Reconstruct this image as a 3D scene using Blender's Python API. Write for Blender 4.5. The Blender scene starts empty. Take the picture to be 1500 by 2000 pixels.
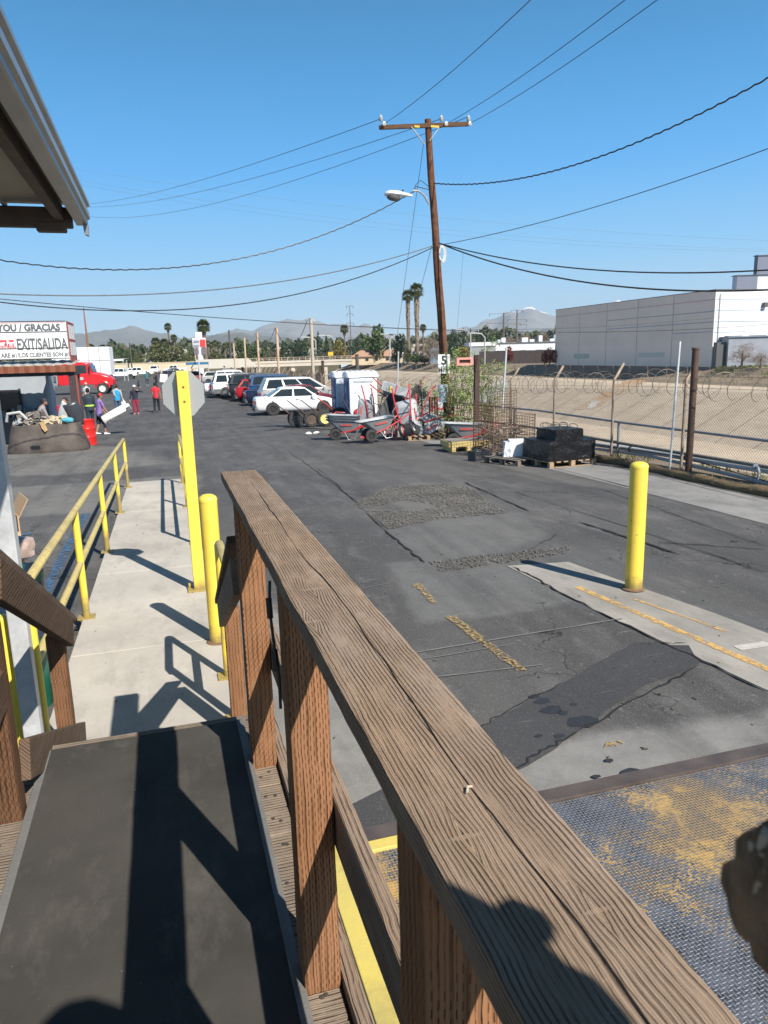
import bpy, bmesh, math, random
from mathutils import Vector, Matrix, Euler, noise
R = math.radians
rnd = random.Random(7)
# ---------------------------------------------------------------- camera
scene = bpy.context.scene
FPX, W0, H0 = 1430.0, 1500.0, 2000.0
CAM = Vector((0.0, 0.0, 2.95))
YAW, PITCH, ROLL = R(16.4), R(12.15), R(1.5)
_f0 = Vector((math.sin(YAW), math.cos(YAW), 0)); _r0 = Vector((math.cos(YAW), -math.sin(YAW), 0)); _z = Vector((0, 0, 1))
FWD = _f0*math.cos(PITCH) - _z*math.sin(PITCH); _u = _f0*math.sin(PITCH) + _z*math.cos(PITCH)
RGT = _r0*math.cos(ROLL) - _u*math.sin(ROLL); UPV = _r0*math.sin(ROLL) + _u*math.cos(ROLL)
cam = bpy.data.objects.new('camera', bpy.data.cameras.new('camera')); scene.collection.objects.link(cam)
m3 = Matrix((RGT, UPV, -FWD)).transposed()
cam.matrix_world = Matrix.Translation(CAM) @ m3.to_4x4()
cam.data.sensor_fit = 'VERTICAL'; cam.data.sensor_height = 32.0; cam.data.lens = 32.0*FPX/H0
cam.data.clip_start = 0.02; cam.data.clip_end = 60000
scene.camera = cam
cam.data.dof.use_dof = True; cam.data.dof.focus_distance = 3.6; cam.data.dof.aperture_fstop = 15
# ---------------------------------------------------------------- world, sun
SUN = Vector((0.40, -1.01, 1.0)).normalized()
world = bpy.data.worlds.new('World'); scene.world = world; world.use_nodes = True
nt = world.node_tree; bg = nt.nodes['Background']
sky = nt.nodes.new('ShaderNodeTexSky'); sky.sky_type = 'NISHITA'; sky.sun_disc = False
sky.sun_elevation = math.asin(SUN.z); sky.sun_rotation = math.atan2(SUN.x, SUN.y)
sky.altitude = 0; sky.air_density = 1.0; sky.dust_density = 0.35; sky.ozone_density = 2.2
tc = nt.nodes.new('ShaderNodeTexCoord'); sx = nt.nodes.new('ShaderNodeSeparateXYZ'); nt.links.new(tc.outputs['Generated'], sx.inputs[0])
cr = nt.nodes.new('ShaderNodeValToRGB'); nt.links.new(sx.outputs[2], cr.inputs[0]); el = cr.color_ramp.elements
SKYC = ((0.0, (.72, .90, 1.0)), (.06, (.46, .77, 1.04)), (.12, (.25, .64, 1.04)), (.22, (.085, .46, .98)), (.32, (.042, .33, .74)), (.42, (.026, .22, .50)), (.60, (.02, .09, .22)), (1.0, (.01, .04, .10)))
el[0].position = 0; el[1].position = 1.0
for p_, c_ in SKYC:
    e = el[0] if p_ == 0 else (el[len(el)-1] if p_ == 1.0 else el.new(p_)); e.color = (*c_, 1)
sc_ = nt.nodes.new('ShaderNodeVectorMath'); sc_.operation = 'SCALE'; sc_.inputs[3].default_value = 6.9; nt.links.new(cr.outputs[0], sc_.inputs[0])
mx = nt.nodes.new('ShaderNodeMix'); mx.data_type = 'RGBA'; mx.inputs[0].default_value = .93; nt.links.new(sky.outputs[0], mx.inputs[6]); nt.links.new(sc_.outputs[0], mx.inputs[7])
nt.links.new(mx.outputs[2], bg.inputs[0]); bg.inputs[1].default_value = 0.095
sl = bpy.data.lights.new('sun', 'SUN'); sl.energy = 5.0; sl.angle = R(0.5); sl.color = (1.0, 0.94, 0.85)
so = bpy.data.objects.new('sun', sl); scene.collection.objects.link(so)
so.rotation_euler = SUN.to_track_quat('Z', 'Y').to_euler()
scene.view_settings.view_transform = 'Standard'; scene.view_settings.look = 'None'
scene.view_settings.exposure = 0.6; scene.view_settings.gamma = 1.0
scene.cycles.max_bounces = 6; scene.cycles.volume_bounces = 0
# ---------------------------------------------------------------- helpers
def gz(y):
    t = min(1, max(0, (y-8)/27.0)); return .65*(1-t*t*(3-2*t))
def ray(u, v): return FWD + RGT*((u-750)/FPX) + UPV*((1000-v)/FPX)
def ground_at(u, v, off=0.0):
    r = ray(u, v); t = 1.0
    for i in range(80):
        p = CAM + r*t
        t = .5*t + .5*(gz(p.y)+off-CAM.z)/r.z
    p = CAM + r*t; return Vector((p.x, p.y, gz(p.y)+off))
def at_depth(u, v, t): return CAM + ray(u, v)*t
def at_x(u, v, x):
    r = ray(u, v); return CAM + r*((x-CAM.x)/r.x)
def at_y(u, v, y):
    r = ray(u, v); return CAM + r*((y-CAM.y)/r.y)
COL = scene.collection
def clear_depth(u, t):
    """push a far thing out until it stands on land, not in the channel"""
    while True:
        p = at_depth(u, 700, t)
        if 9.9 < p.x < 66 and p.y < 266: t += 2
        else: return t
def link(o):
    COL.objects.link(o); return o
def tag(o, label=None, cat=None, group=None, kind=None):
    if label: o['label'] = label
    if cat: o['category'] = cat
    if group: o['group'] = group
    if kind: o['kind'] = kind
    return o
def thing(name, label, cat, loc=(0, 0, 0), rz=0, group=None, rot=None):
    o = link(bpy.data.objects.new(name, None)); o.location = loc
    o.rotation_euler = rot if rot is not None else (0, 0, rz); o.empty_display_size = .2
    return tag(o, label, cat, group)
def dup(o, parent=None):
    c = o.copy(); COL.objects.link(c); c.parent = parent
    for ch in list(o.children): dup(ch, c)
    return c
class MB:
    def __init__(s): s.v = []; s.f = []; s.m = []; s.cur = 0
    def _add(s, vs, fs):
        n = len(s.v); s.v += [Vector(p) for p in vs]; s.f += [tuple(i+n for i in f) for f in fs]; s.m += [s.cur]*len(fs); return s
    def mi(s, i): s.cur = i; return s
    def box(s, lo, hi):
        x0, y0, z0 = lo; x1, y1, z1 = hi
        return s._add([(x0,y0,z0),(x1,y0,z0),(x1,y1,z0),(x0,y1,z0),(x0,y0,z1),(x1,y0,z1),(x1,y1,z1),(x0,y1,z1)],
            [(3,2,1,0),(4,5,6,7),(0,1,5,4),(1,2,6,5),(2,3,7,6),(3,0,4,7)])
    def cbox(s, c, size, mat=None):
        c = Vector(c); h = Vector(size)*.5; n = len(s.v); s.box(-h, h)
        for i in range(n, len(s.v)): s.v[i] = (mat @ s.v[i] if mat else s.v[i]) + c
        return s
    def beam(s, a, b, w, h, up=(0, 0, 1)):
        a = Vector(a); b = Vector(b); d = (b-a); L = d.length; d.normalize(); upv = Vector(up)
        if abs(d.dot(upv)) > .98: upv = Vector((0, 1, 0))
        x = d.cross(upv).normalized(); z = x.cross(d)
        return s.cbox((a+b)/2, (w, L, h), Matrix((x, d, z)).transposed())
    def tube(s, pts, rad, n=8, caps=True):
        pts = [Vector(p) for p in pts]; 
        if not isinstance(rad, (list, tuple)): rad = [rad]*len(pts)
        base = len(s.v); ref = None; vs = []; fs = []
        for i, p in enumerate(pts):
            d = (pts[min(i+1, len(pts)-1)] - pts[max(i-1, 0)]).normalized()
            if ref is None:
                ref = d.cross(Vector((0, 0, 1)))
                if ref.length < .1: ref = d.cross(Vector((0, 1, 0)))
            ref = (ref - d*ref.dot(d)).normalized(); o2 = d.cross(ref)
            for k in range(n):
                a = 2*math.pi*k/n; vs.append(p + (ref*math.cos(a)+o2*math.sin(a))*rad[i])
        for i in range(len(pts)-1):
            for k in range(n):
                a = i*n+k; b = i*n+(k+1) % n; fs.append((a, b, b+n, a+n))
        if caps:
            fs.append(tuple(range(n-1, -1, -1))); fs.append(tuple((len(pts)-1)*n+k for k in range(n)))
        return s._add(vs, fs)
    def lathe(s, prof, c=(0, 0, 0), n=20, axis='z', caps=True):
        c = Vector(c); vs = []; fs = []
        for (r, h) in prof:
            for k in range(n):
                a = 2*math.pi*k/n; x, y = r*math.cos(a), r*math.sin(a)
                p = (x, y, h) if axis == 'z' else ((h, x, y) if axis == 'x' else (y, h, x))
                vs.append(c+Vector(p))
        for i in range(len(prof)-1):
            for k in range(n):
                a = i*n+k; b = i*n+(k+1) % n; fs.append((a, b, b+n, a+n))
        if caps:
            fs.append(tuple(range(n-1, -1, -1))); fs.append(tuple((len(prof)-1)*n+k for k in range(n)))
        return s._add(vs, fs)
    def loft(s, rings, closed=True, caps=True):
        n = len(rings[0]); vs = [p for r in rings for p in r]; fs = []
        for i in range(len(rings)-1):
            for k in range(n if closed else n-1):
                a = i*n+k; b = i*n+(k+1) % n; fs.append((a, b, b+n, a+n))
        if caps: fs += [tuple(range(n-1, -1, -1)), tuple((len(rings)-1)*n+k for k in range(n))]
        return s._add(vs, fs)
    def prism(s, poly, vec):
        n = len(poly); a = [Vector(p) for p in poly]; b = [p+Vector(vec) for p in a]
        return s._add(a+b, [tuple(range(n-1, -1, -1)), tuple(range(n, 2*n))]+[(i, (i+1) % n, (i+1) % n+n, i+n) for i in range(n)])
    def quad(s, *p): return s._add(p, [tuple(range(len(p)))])
    def blob(s, c, r, n=8, jit=0.0):
        c = Vector(c); r = Vector(r) if isinstance(r, (tuple, list, Vector)) else Vector((r, r, r)); vs = []; fs = []
        m = max(4, n//2+1)
        for i in range(m+1):
            th = math.pi*i/m
            for k in range(n):
                a = 2*math.pi*k/n; j = 1+rnd.uniform(-jit, jit)
                vs.append(c+Vector((r.x*math.sin(th)*math.cos(a)*j, r.y*math.sin(th)*math.sin(a)*j, -r.z*math.cos(th))))
        for i in range(m):
            for k in range(n): a = i*n+k; b = i*n+(k+1) % n; fs.append((a, b, b+n, a+n))
        return s._add(vs, fs)
    def xf(s, mat, start=0):
        for i in range(start, len(s.v)): s.v[i] = mat @ s.v[i]
        return s
    def build(s, name, mat, parent=None, smooth=False, world=False, bevel=0, clean=False):
        me = bpy.data.meshes.new(name); vs = s.v
        if world and parent is not None:
            inv = Matrix.LocRotScale(parent.location, parent.rotation_euler, None).inverted()
            q = parent.parent
            if q is not None: inv = inv @ Matrix.LocRotScale(q.location, q.rotation_euler, None).inverted()
            vs = [inv @ v for v in vs]
        me.from_pydata([tuple(v) for v in vs], [], s.f)
        mats = mat if isinstance(mat, (list, tuple)) else [mat]
        for k in mats: me.materials.append(k)
        if len(mats) > 1: me.polygons.foreach_set('material_index', s.m)
        bm = bmesh.new(); bm.from_mesh(me)
        bmesh.ops.remove_doubles(bm, verts=bm.verts, dist=1e-5) if clean else None
        bmesh.ops.recalc_face_normals(bm, faces=bm.faces)
        bm.to_mesh(me); bm.free()
        if smooth:
            me.polygons.foreach_set('use_smooth', [True]*len(me.polygons)); me.set_sharp_from_angle(angle=R(42))
        me.update()
        o = link(bpy.data.objects.new(name, me)); o.parent = parent
        if bevel:
            b = o.modifiers.new('bevel', 'BEVEL'); b.width = bevel; b.segments = 2; b.limit_method = 'ANGLE'; b.angle_limit = R(40)
        return o
def text_mesh(name, s, size, mat, parent=None, depth=.004, bold=0.0, sx=1.0, align='CENTER'):
    cu = bpy.data.curves.new(name, 'FONT'); cu.body = s; cu.size = size; cu.extrude = depth; cu.offset = bold
    cu.align_x = align; cu.align_y = 'CENTER'; cu.resolution_u = 3
    t = link(bpy.data.objects.new('tmp', cu)); bpy.context.view_layer.update()
    me = bpy.data.meshes.new_from_object(t.evaluated_get(bpy.context.evaluated_depsgraph_get()))
    bpy.data.objects.remove(t); bpy.data.curves.remove(cu)
    me.name = name; me.materials.clear(); me.materials.append(mat)
    for v in me.vertices: v.co.x *= sx
    o = link(bpy.data.objects.new(name, me)); o.parent = parent; return o
# ---------------------------------------------------------------- materials
class N:
    def __init__(s, name):
        s.m = bpy.data.materials.new(name); s.m.use_nodes = True; s.t = s.m.node_tree
        s.p = s.t.nodes['Principled BSDF']; s.co = s.t.nodes.new('ShaderNodeTexCoord')
    def n(s, kind, **kw):
        x = s.t.nodes.new('ShaderNode'+kind)
        for k, v in kw.items(): setattr(x, k, v)
        return x
    def L(s, a, b): s.t.links.new(a, b)
    def mapping(s, scale=(1, 1, 1), loc=(0, 0, 0), rot=(0, 0, 0), src='Object'):
        mp = s.n('Mapping'); mp.inputs['Scale'].default_value = scale; mp.inputs['Location'].default_value = loc; mp.inputs['Rotation'].default_value = rot
        s.L(s.co.outputs[src], mp.inputs[0]); return mp.outputs[0]
    def noise(s, scale, detail=3, rough=.55, vec=None, dist=0):
        x = s.n('TexNoise'); x.inputs['Scale'].default_value = scale; x.inputs['Detail'].default_value = detail
        x.inputs['Roughness'].default_value = rough; x.inputs['Distortion'].default_value = dist
        s.L(vec if vec else s.co.outputs['Object'], x.inputs['Vector']); return x.outputs['Fac']
    def math(s, op, a, b=None, c=None, clamp=False):
        x = s.n('Math', operation=op); x.use_clamp = clamp
        for i, q in enumerate((a, b, c)):
            if q is None: continue
            if isinstance(q, (int, float)): x.inputs[i].default_value = q
            else: s.L(q, x.inputs[i])
        return x.outputs[0]
    def ramp(s, fac, lo, hi, clamp=True):
        x = s.n('MapRange'); x.inputs[1].default_value = lo; x.inputs[2].default_value = hi; x.clamp = clamp
        s.L(fac, x.inputs[0]); return x.outputs[0]
    def mix(s, fac, a, b, blend='MIX'):
        x = s.n('Mix', data_type='RGBA', blend_type=blend)
        for i, q in ((0, fac), (6, a), (7, b)):
            if isinstance(q, (int, float)): x.inputs[i].default_value = q
            elif isinstance(q, (tuple, list)): x.inputs[i].default_value = (*q[:3], 1)
            else: s.L(q, x.inputs[i])
        return x.outputs[2]
    def sep(s, v):
        x = s.n('SeparateXYZ'); s.L(v, x.inputs[0]); return x.outputs
    def bump(s, h, strength=.5, dist=.01, prev=None):
        x = s.n('Bump'); x.inputs['Strength'].default_value = strength; x.inputs['Distance'].default_value = dist; s.L(h, x.inputs['Height'])
        if prev: s.L(prev, x.inputs['Normal'])
        return x.outputs[0]
    def out(s, col=None, rough=None, metal=None, normal=None, spec=None):
        for k, q in (('Base Color', col), ('Roughness', rough), ('Metallic', metal), ('Specular IOR Level', spec), ('Normal', normal)):
            if q is None: continue
            if isinstance(q, (int, float)): s.p.inputs[k].default_value = q
            elif isinstance(q, (tuple, list)): s.p.inputs[k].default_value = (*q[:3], 1)
            else: s.L(q, s.p.inputs[k])
        return s.m
_mc = {}
def M(name, col, rough=.6, metal=0, var=.18, scale=6, bump=.15, bscale=30, col2=None, dirt=0, stretch=(1, 1, 1), spec=None, chips=None, src='Object'):
    """plain surface: base colour broken up by noise, optional dirt and paint chips"""
    if name in _mc: return _mc[name]
    a = N(name); v = a.mapping(stretch, src=src)
    f = a.ramp(a.noise(scale, 4, .6, v), .3, .7)
    c2 = col2 if col2 else tuple(c*(1-var) for c in col)
    c = a.mix(f, col, c2)
    if dirt:
        d = a.ramp(a.noise(scale*.6, 5, .7, v), .5, .75); c = a.mix(a.math('MULTIPLY', d, dirt), c, (.09, .075, .06))
    if chips:
        ch = a.ramp(a.noise(chips[0], 5, .7, v), chips[1], chips[1]+.02); c = a.mix(ch, c, chips[2])
    nrm = a.bump(a.noise(bscale, 3, .6, v), bump, .01) if bump else None
    r = a.ramp(a.noise(scale*2, 3, .6, v), 0, 1); rr = a.math('ADD', a.math('MULTIPLY', r, .2), rough-.1)
    _mc[name] = a.out(c, rr, metal, nrm, spec); return a.m
def concrete(name, col, dark, scale=1.0, crack=True, rough=.85):
    a = N(name); v = a.mapping()
    c = a.mix(a.ramp(a.noise(1.1*scale, 6, .65, v), .3, .72), col, dark)
    c = a.mix(a.math('MULTIPLY', a.ramp(a.noise(38*scale, 3, .7, v), .55, .75), .28), c, tuple(x*1.25 for x in col))
    c = a.mix(a.math('MULTIPLY', a.ramp(a.noise(5*scale, 5, .7, a.mapping((1, .35, 1))), .5, .75), .5), c, tuple(x*.62 for x in dark))
    # small dark spots
    vo = a.n('TexVoronoi'); vo.inputs['Scale'].default_value = 7*scale; vo.inputs['Randomness'].default_value = 1; a.L(a.mapping((1, .6, 1)), vo.inputs['Vector'])
    sp = a.math('LESS_THAN', vo.outputs['Distance'], a.math('MULTIPLY', a.noise(4*scale, 2), .085))
    c = a.mix(a.math('MULTIPLY', sp, .6), c, (.045, .042, .04))
    h = a.math('ADD', a.noise(160, 3, .7, v), a.math('MULTIPLY', a.noise(9, 4, .6, v), .8))
    return a.out(c, rough, 0, a.bump(h, .35, .004), .25)
def asphalt(name, d1, d2, spk, rough=.8, streak=True, coarse=1.0, rip=.6, softs=()):
    a = N(name); v = a.mapping()
    c = a.mix(a.ramp(a.noise(.32, 6, .62, v), .36, .66), d1, d2)
    s_ = a.sep(a.co.outputs['Object']) if softs else None
    for (pts, tone, feather, amp, strength) in softs:      # weathered areas of the paving, each with its own worn outline
        cx = sum(p[0] for p in pts)/len(pts); cy = sum(p[1] for p in pts)/len(pts); m_ = None
        wob = a.math('MULTIPLY', a.math('SUBTRACT', a.noise(1.7, 5, .7, a.mapping((1, .7, 1), loc=(cx, cy, 0))), .5), amp)
        for i, p in enumerate(pts):
            q = pts[(i+1) % len(pts)]; n_ = Vector((-(q[1]-p[1]), q[0]-p[0])).normalized()
            if n_.dot(Vector((cx-p[0], cy-p[1]))) < 0: n_ = -n_
            d = a.math('ADD', a.math('MULTIPLY', s_[0], n_.x), a.math('MULTIPLY_ADD', s_[1], n_.y, -(n_.x*p[0]+n_.y*p[1])))
            d = a.math('ADD', d, wob); e = a.ramp(d, -feather, feather); m_ = e if m_ is None else a.math('MULTIPLY', m_, e)
        br = a.ramp(a.noise(3.1, 5, .7, v), .25, .60)
        c = a.mix(a.math('MULTIPLY', a.math('MULTIPLY', m_, a.math('ADD', .45, a.math('MULTIPLY', br, .55))), strength), c, tone)
    if streak:
        st = a.ramp(a.noise(1.4, 5, .6, a.mapping((1.6, .16, 1), rot=(0, 0, .03))), .45, .72)
        c = a.mix(a.math('MULTIPLY', st, .55), c, tuple(x*.52 for x in d1))
        st2 = a.ramp(a.noise(2.2, 6, .7, a.mapping((1, .35, 1), loc=(4, 9, 0))), .52, .78)
        c = a.mix(a.math('MULTIPLY', st2, .6), c, tuple(x*1.75 for x in d2))
    sk = a.ramp(a.noise(95*coarse, 2, .6, v), .58, .72)
    c = a.mix(a.math('MULTIPLY', sk, .55), c, spk)
    lo = a.ramp(a.noise(14, 4, .7, a.mapping((1, .5, 1))), .62, .74)
    c = a.mix(a.math('MULTIPLY', lo, .35), c, spk)
    # fine branching cracks
    if streak:
        wv = a.n('TexVoronoi'); wv.feature = 'DISTANCE_TO_EDGE'; wv.inputs['Scale'].default_value = .55
        mp = a.n('VectorMath'); mp.operation = 'ADD'; nz = a.n('TexNoise'); nz.inputs['Scale'].default_value = 2.4; nz.inputs['Detail'].default_value = 5; a.L(v, nz.inputs['Vector']); sc2 = a.n('VectorMath'); sc2.operation = 'SCALE'; sc2.inputs[3].default_value = .9; a.L(nz.outputs['Color'], sc2.inputs[0]); a.L(v, mp.inputs[0]); a.L(sc2.outputs[0], mp.inputs[1]); a.L(mp.outputs[0], wv.inputs['Vector'])
        ck = a.math('MULTIPLY', a.math('LESS_THAN', wv.outputs['Distance'], .0042), a.ramp(a.noise(.55, 3, .6, a.mapping((1, 1, 1), loc=(11, 3, 0))), .46, .54))
        c = a.mix(a.math('MULTIPLY', ck, .85), c, (.018, .018, .018))
    # hairline scuffs
    sc = a.ramp(a.noise(7, 3, .5, a.mapping((.35, 6, 1), rot=(0, 0, .5))), .70, .74)
    c = a.mix(a.math('MULTIPLY', sc, .4), c, spk)
    h = a.math('ADD', a.noise(140*coarse, 2, .7, v), a.math('MULTIPLY', a.noise(6, 4, .6, v), 1.2))
    return a.out(c, rough, 0, a.bump(h, rip, .006), .3)
def wood(name, base, dark, grain=(1, 0, 0), along='y', freq=52, incise=None, rough=.8, crack=False, depth=.004, weather=None, contrast=1.0, warp_amp=.011, knots=()):
    """weathered lumber: furrows run along `along`; coordinates in metres (Object space)"""
    a = N(name); s = a.sep(a.co.outputs['Object']); ax = {'x': 0, 'y': 1, 'z': 2}[along]; oth = [i for i in range(3) if i != ax]
    A = s[ax]; B = a.math('ADD', s[oth[0]], a.math('MULTIPLY', s[oth[1]], 1.07)); knots = [(p_, q_+1.1235, r_) for p_, q_, r_ in knots]
    cmb = a.n('CombineXYZ'); a.L(B, cmb.inputs[0]); a.L(a.math('MULTIPLY', A, .10), cmb.inputs[1]); cv = cmb.outputs[0]
    cm2 = a.n('CombineXYZ'); a.L(B, cm2.inputs[0]); a.L(a.math('MULTIPLY', A, .30), cm2.inputs[1])
    warp = a.math('MULTIPLY', a.math('SUBTRACT', a.noise(7, 4, .5, cm2.outputs[0]), .5), warp_amp)
    fine = a.math('MULTIPLY', a.math('SUBTRACT', a.noise(60, 3, .6, cm2.outputs[0]), .5), .004)
    # knots bend the grain in places
    kn = a.math('MULTIPLY', a.ramp(a.noise(2.3, 2, .5, a.mapping((2.5, 2.5, 2.5))), .55, .75), .004)
    Bw = a.math('ADD', a.math('ADD', B, warp), a.math('ADD', fine, kn))
    kband = None
    for (ka, kb, ks) in knots:      # grain swerves round a knot
        dA = a.math('SUBTRACT', A, ka); dB = a.math('SUBTRACT', B, kb); d2_ = a.math('ADD', a.math('MULTIPLY', a.math('MULTIPLY', dA, dA), .30), a.math('MULTIPLY', dB, dB))
        g = a.math('POWER', 2.718, a.math('MULTIPLY', d2_, -1.0/(ks*ks))); Bw = a.math('ADD', Bw, a.math('MULTIPLY', a.math('MULTIPLY', g, a.math('SIGN', dB)), -ks*.35))
        g3 = a.ramp(a.math('ADD', a.math('MULTIPLY', a.math('MULTIPLY', dA, dA), 12.0), a.math('MULTIPLY', a.math('MULTIPLY', dB, dB), .6)), ks*ks*.9, ks*ks*.2); kband = g3 if kband is None else a.math('MAXIMUM', kband, g3)
    wv = a.math('ADD', a.math('MULTIPLY', a.math('SINE', a.math('MULTIPLY', Bw, freq*6.2832)), .5), .5)
    wv2 = a.math('ADD', a.math('MULTIPLY', a.math('SINE', a.math('MULTIPLY', Bw, freq*2.37*6.2832)), .5), .5)
    gate = a.ramp(a.noise(26, 3, .6, cm2.outputs[0]), .34, .6)
    groove = a.math('MULTIPLY', a.ramp(wv, .72, .97), gate)
    if kband is not None: groove = a.math('MULTIPLY', groove, a.math('SUBTRACT', 1.0, a.math('MULTIPLY', kband, .8)))
    g2 = a.math('MULTIPLY', a.ramp(wv2, .55, 1.0), .35)
    tone = a.ramp(a.noise(9, 4, .6, cv), .25, .75)
    c = a.mix(tone, base, tuple(x*.72 for x in base))
    c = a.mix(a.math('MULTIPLY', g2, .5), c, dark)
    if weather:
        wf = a.ramp(a.noise(3.2, 5, .7, a.mapping((1.5, .5, 1.5))), .38, .68); c = a.mix(wf, c, weather)
    if weather:
        st = a.ramp(a.noise(17, 4, .6, cm2.outputs[0]), .42, .62); c = a.mix(a.math('MULTIPLY', st, .55), c, tuple(x*.62 for x in base))
        blot = a.ramp(a.noise(1.3, 5, .7, a.mapping((2.2, 1.0, 2.2), loc=(7, 2, 0))), .55, .72); c = a.mix(a.math('MULTIPLY', blot, .5), c, tuple(x*1.22 for x in weather))
    if kband is not None: c = a.mix(a.math('MULTIPLY', kband, .10), c, (.55, .43, .33))
    hgt = a.math('SUBTRACT', 1.0, a.math('ADD', groove, a.math('MULTIPLY', g2, .6)))
    c = a.mix(a.math('MULTIPLY', groove, .8*contrast), c, dark)
    if incise:
        rows, lng = incise      # rows per metre across, dashes per metre along
        U = a.math('MULTIPLY', Bw, rows); row = a.math('FLOOR', U); fu = a.math('SUBTRACT', U, row)
        V = a.math('ADD', a.math('MULTIPLY', A, lng), a.math('MULTIPLY', a.math('FRACT', a.math('MULTIPLY', row, .618)), 1.0))
        V = a.math('ADD', V, a.math('MULTIPLY', a.noise(9, 2), .35)); fv = a.math('FRACT', V)
        d1 = a.math('LESS_THAN', a.math('ABSOLUTE', a.math('SUBTRACT', fu, .5)), .12)
        d2 = a.math('LESS_THAN', a.math('ABSOLUTE', a.math('SUBTRACT', fv, .5)), .27)
        ds = a.math('MULTIPLY', a.math('MULTIPLY', d1, d2), a.ramp(a.noise(13, 3, .6, a.mapping((1, 1, .5))), .34, .52)); c = a.mix(a.math('MULTIPLY', ds, .85), c, tuple(x*.5 for x in dark))
        hgt = a.math('SUBTRACT', hgt, ds)
    if crack:
        cx = a.math('MULTIPLY', a.math('SUBTRACT', a.noise(1.6, 3, .5, a.mapping((0, 1, 0))), .5), .050)
        dd = a.math('ABSOLUTE', a.math('SUBTRACT', a.math('ADD', s[0], -.012), cx))
        wd = a.math('MULTIPLY', a.ramp(a.noise(1.3, 2, .5, a.mapping((0, 1, 0), loc=(0, 3, 0))), .30, .6), .0021)
        ck = a.math('LESS_THAN', dd, wd); c = a.mix(ck, c, (.012, .01, .008)); hgt = a.math('SUBTRACT', hgt, a.math('MULTIPLY', ck, 3))
    c = a.mix(a.math('MULTIPLY', a.ramp(a.noise(120, 2), .66, .8), .35), c, tuple(min(1, x*1.6) for x in base))
    return a.out(c, rough, 0, a.bump(hgt, .9, depth), .2)
def leafmat(name, c1, c2, c3=None, scale=.8):
    a = N(name); c = a.mix(a.ramp(a.noise(scale, 3, .6), .35, .65), c1, c2)
    if c3: c = a.mix(a.ramp(a.noise(scale*4, 2, .6), .55, .7), c, c3)
    a.p.inputs['Transmission Weight'].default_value = 0
    return a.out(c, .65, 0, None, .3)
def glassm(name='car_glass', col=(.02, .028, .032)): return M(name, col, .09, 0, .3, 2, 0, spec=.8)
# ================================================================ SETTING
def sheet(name, poly_xy, off, mat, zf=gz, step=.5, kind='structure', base=None, skirt=0.05):
    """polygon laid on the ground as a thin sheet following its height"""
    bm = bmesh.new(); f = bm.faces.new([bm.verts.new((x, y, 0)) for x, y in poly_xy])
    ys = [p[1] for p in poly_xy]; y = math.floor(min(ys))
    while y < max(ys):
        if min(ys) < y < max(ys): bmesh.ops.bisect_plane(bm, geom=bm.verts[:]+bm.edges[:]+bm.faces[:], plane_co=(0, y, 0), plane_no=(0, 1, 0))
        y += step
    for v in bm.verts: v.co.z = zf(v.co.y)+off
    bmesh.ops.recalc_face_normals(bm, faces=bm.faces)
    if bm.faces and sum(f.normal.z for f in bm.faces) < 0: bmesh.ops.reverse_faces(bm, faces=bm.faces[:])
    me = bpy.data.meshes.new(name); bm.to_mesh(me); bm.free(); me.materials.append(mat)
    o = link(bpy.data.objects.new(name, me))
    if kind: o['kind'] = kind
    return o
def rough_poly(pts, n=6, j=.03):
    out = []
    for i, a in enumerate(pts):
        b = pts[(i+1) % len(pts)]
        L = math.hypot(b[0]-a[0], b[1]-a[1]); k = max(1, int(L*n))
        for q in range(k):
            t = q/k; e = 0 if q == 0 else rnd.uniform(-j, j); nx, ny = -(b[1]-a[1])/max(L, .01), (b[0]-a[0])/max(L, .01)
            out.append((a[0]+(b[0]-a[0])*t+nx*e, a[1]+(b[1]-a[1])*t+ny*e))
    return out
def PX(*pts): return [ground_at(u, v).to_2d() for u, v in pts]
PXT = lambda *pts: [tuple(q) for q in PX(*pts)]
SOFT = [([(.31, 2.9), (6, 2.9), (4.3, 4.6), (2.6, 6.4), (2.6, 9.5), (.31, 12)], (.100, .101, .101), .10, .5, .9),
        (PXT((760, 1100), (1045, 1085), (1210, 1180), (1010, 1200), (830, 1245)), (.140, .140, .136), .05, .22, .9),
        (PXT((755, 1035), (840, 1010), (1010, 1000), (1080, 1040), (990, 1078), (830, 1096)), (.150, .148, .142), .07, .35, .8),
        (PXT((690, 985), (770, 945), (905, 940), (990, 1003), (860, 1015), (760, 1035)), (.150, .143, .132), .12, .6, .8),
        (PXT((836, 1098), (1000, 1080), (1140, 1060), (1105, 1085), (990, 1104), (860, 1120)), (.13, .125, .115), .04, .2, .7),
        ([(.31, 3.0), (1.35, 3.0), (1.15, 4.4), (.75, 7.0), (.31, 7.0)], (.27, .262, .245), .06, .35, .9),
        ([(1.2, 3.0), (7, 3.0), (7, 3.50), (2.6, 3.55), (1.2, 3.75)], (.25, .245, .235), .07, .30, .95),
        (PXT((1260, 1060), (1500, 1080), (1700, 1180), (1500, 1220), (1260, 1120)), (.075, .072, .070), .12, .3, .8),
        ([(-5, 12.6), (.3, 12.2), (.6, 16.2), (-5.2, 16.0)], (.19, .183, .17), .15, .8, .85),
        (PXT((-60, 868), (235, 872), (330, 905), (120, 928), (-60, 930)), (.20, .19, .175), .25, 1.2, .8),
        (PXT((560, 880), (880, 880), (1040, 925), (700, 945), (540, 915)), (.12, .115, .108), .3, 1.4, .7),
        (PXT((940, 890), (1180, 915), (1240, 960), (1020, 935)), (.15, .145, .135), .12, .5, .7),
        (PXT((430, 830), (760, 850), (600, 905), (420, 880)), (.10, .095, .09), .4, 2.0, .7)]
ASPH = asphalt('asphalt', (.064, .063, .063), (.112, .108, .104), (.33, .31, .29), softs=SOFT)
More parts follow.
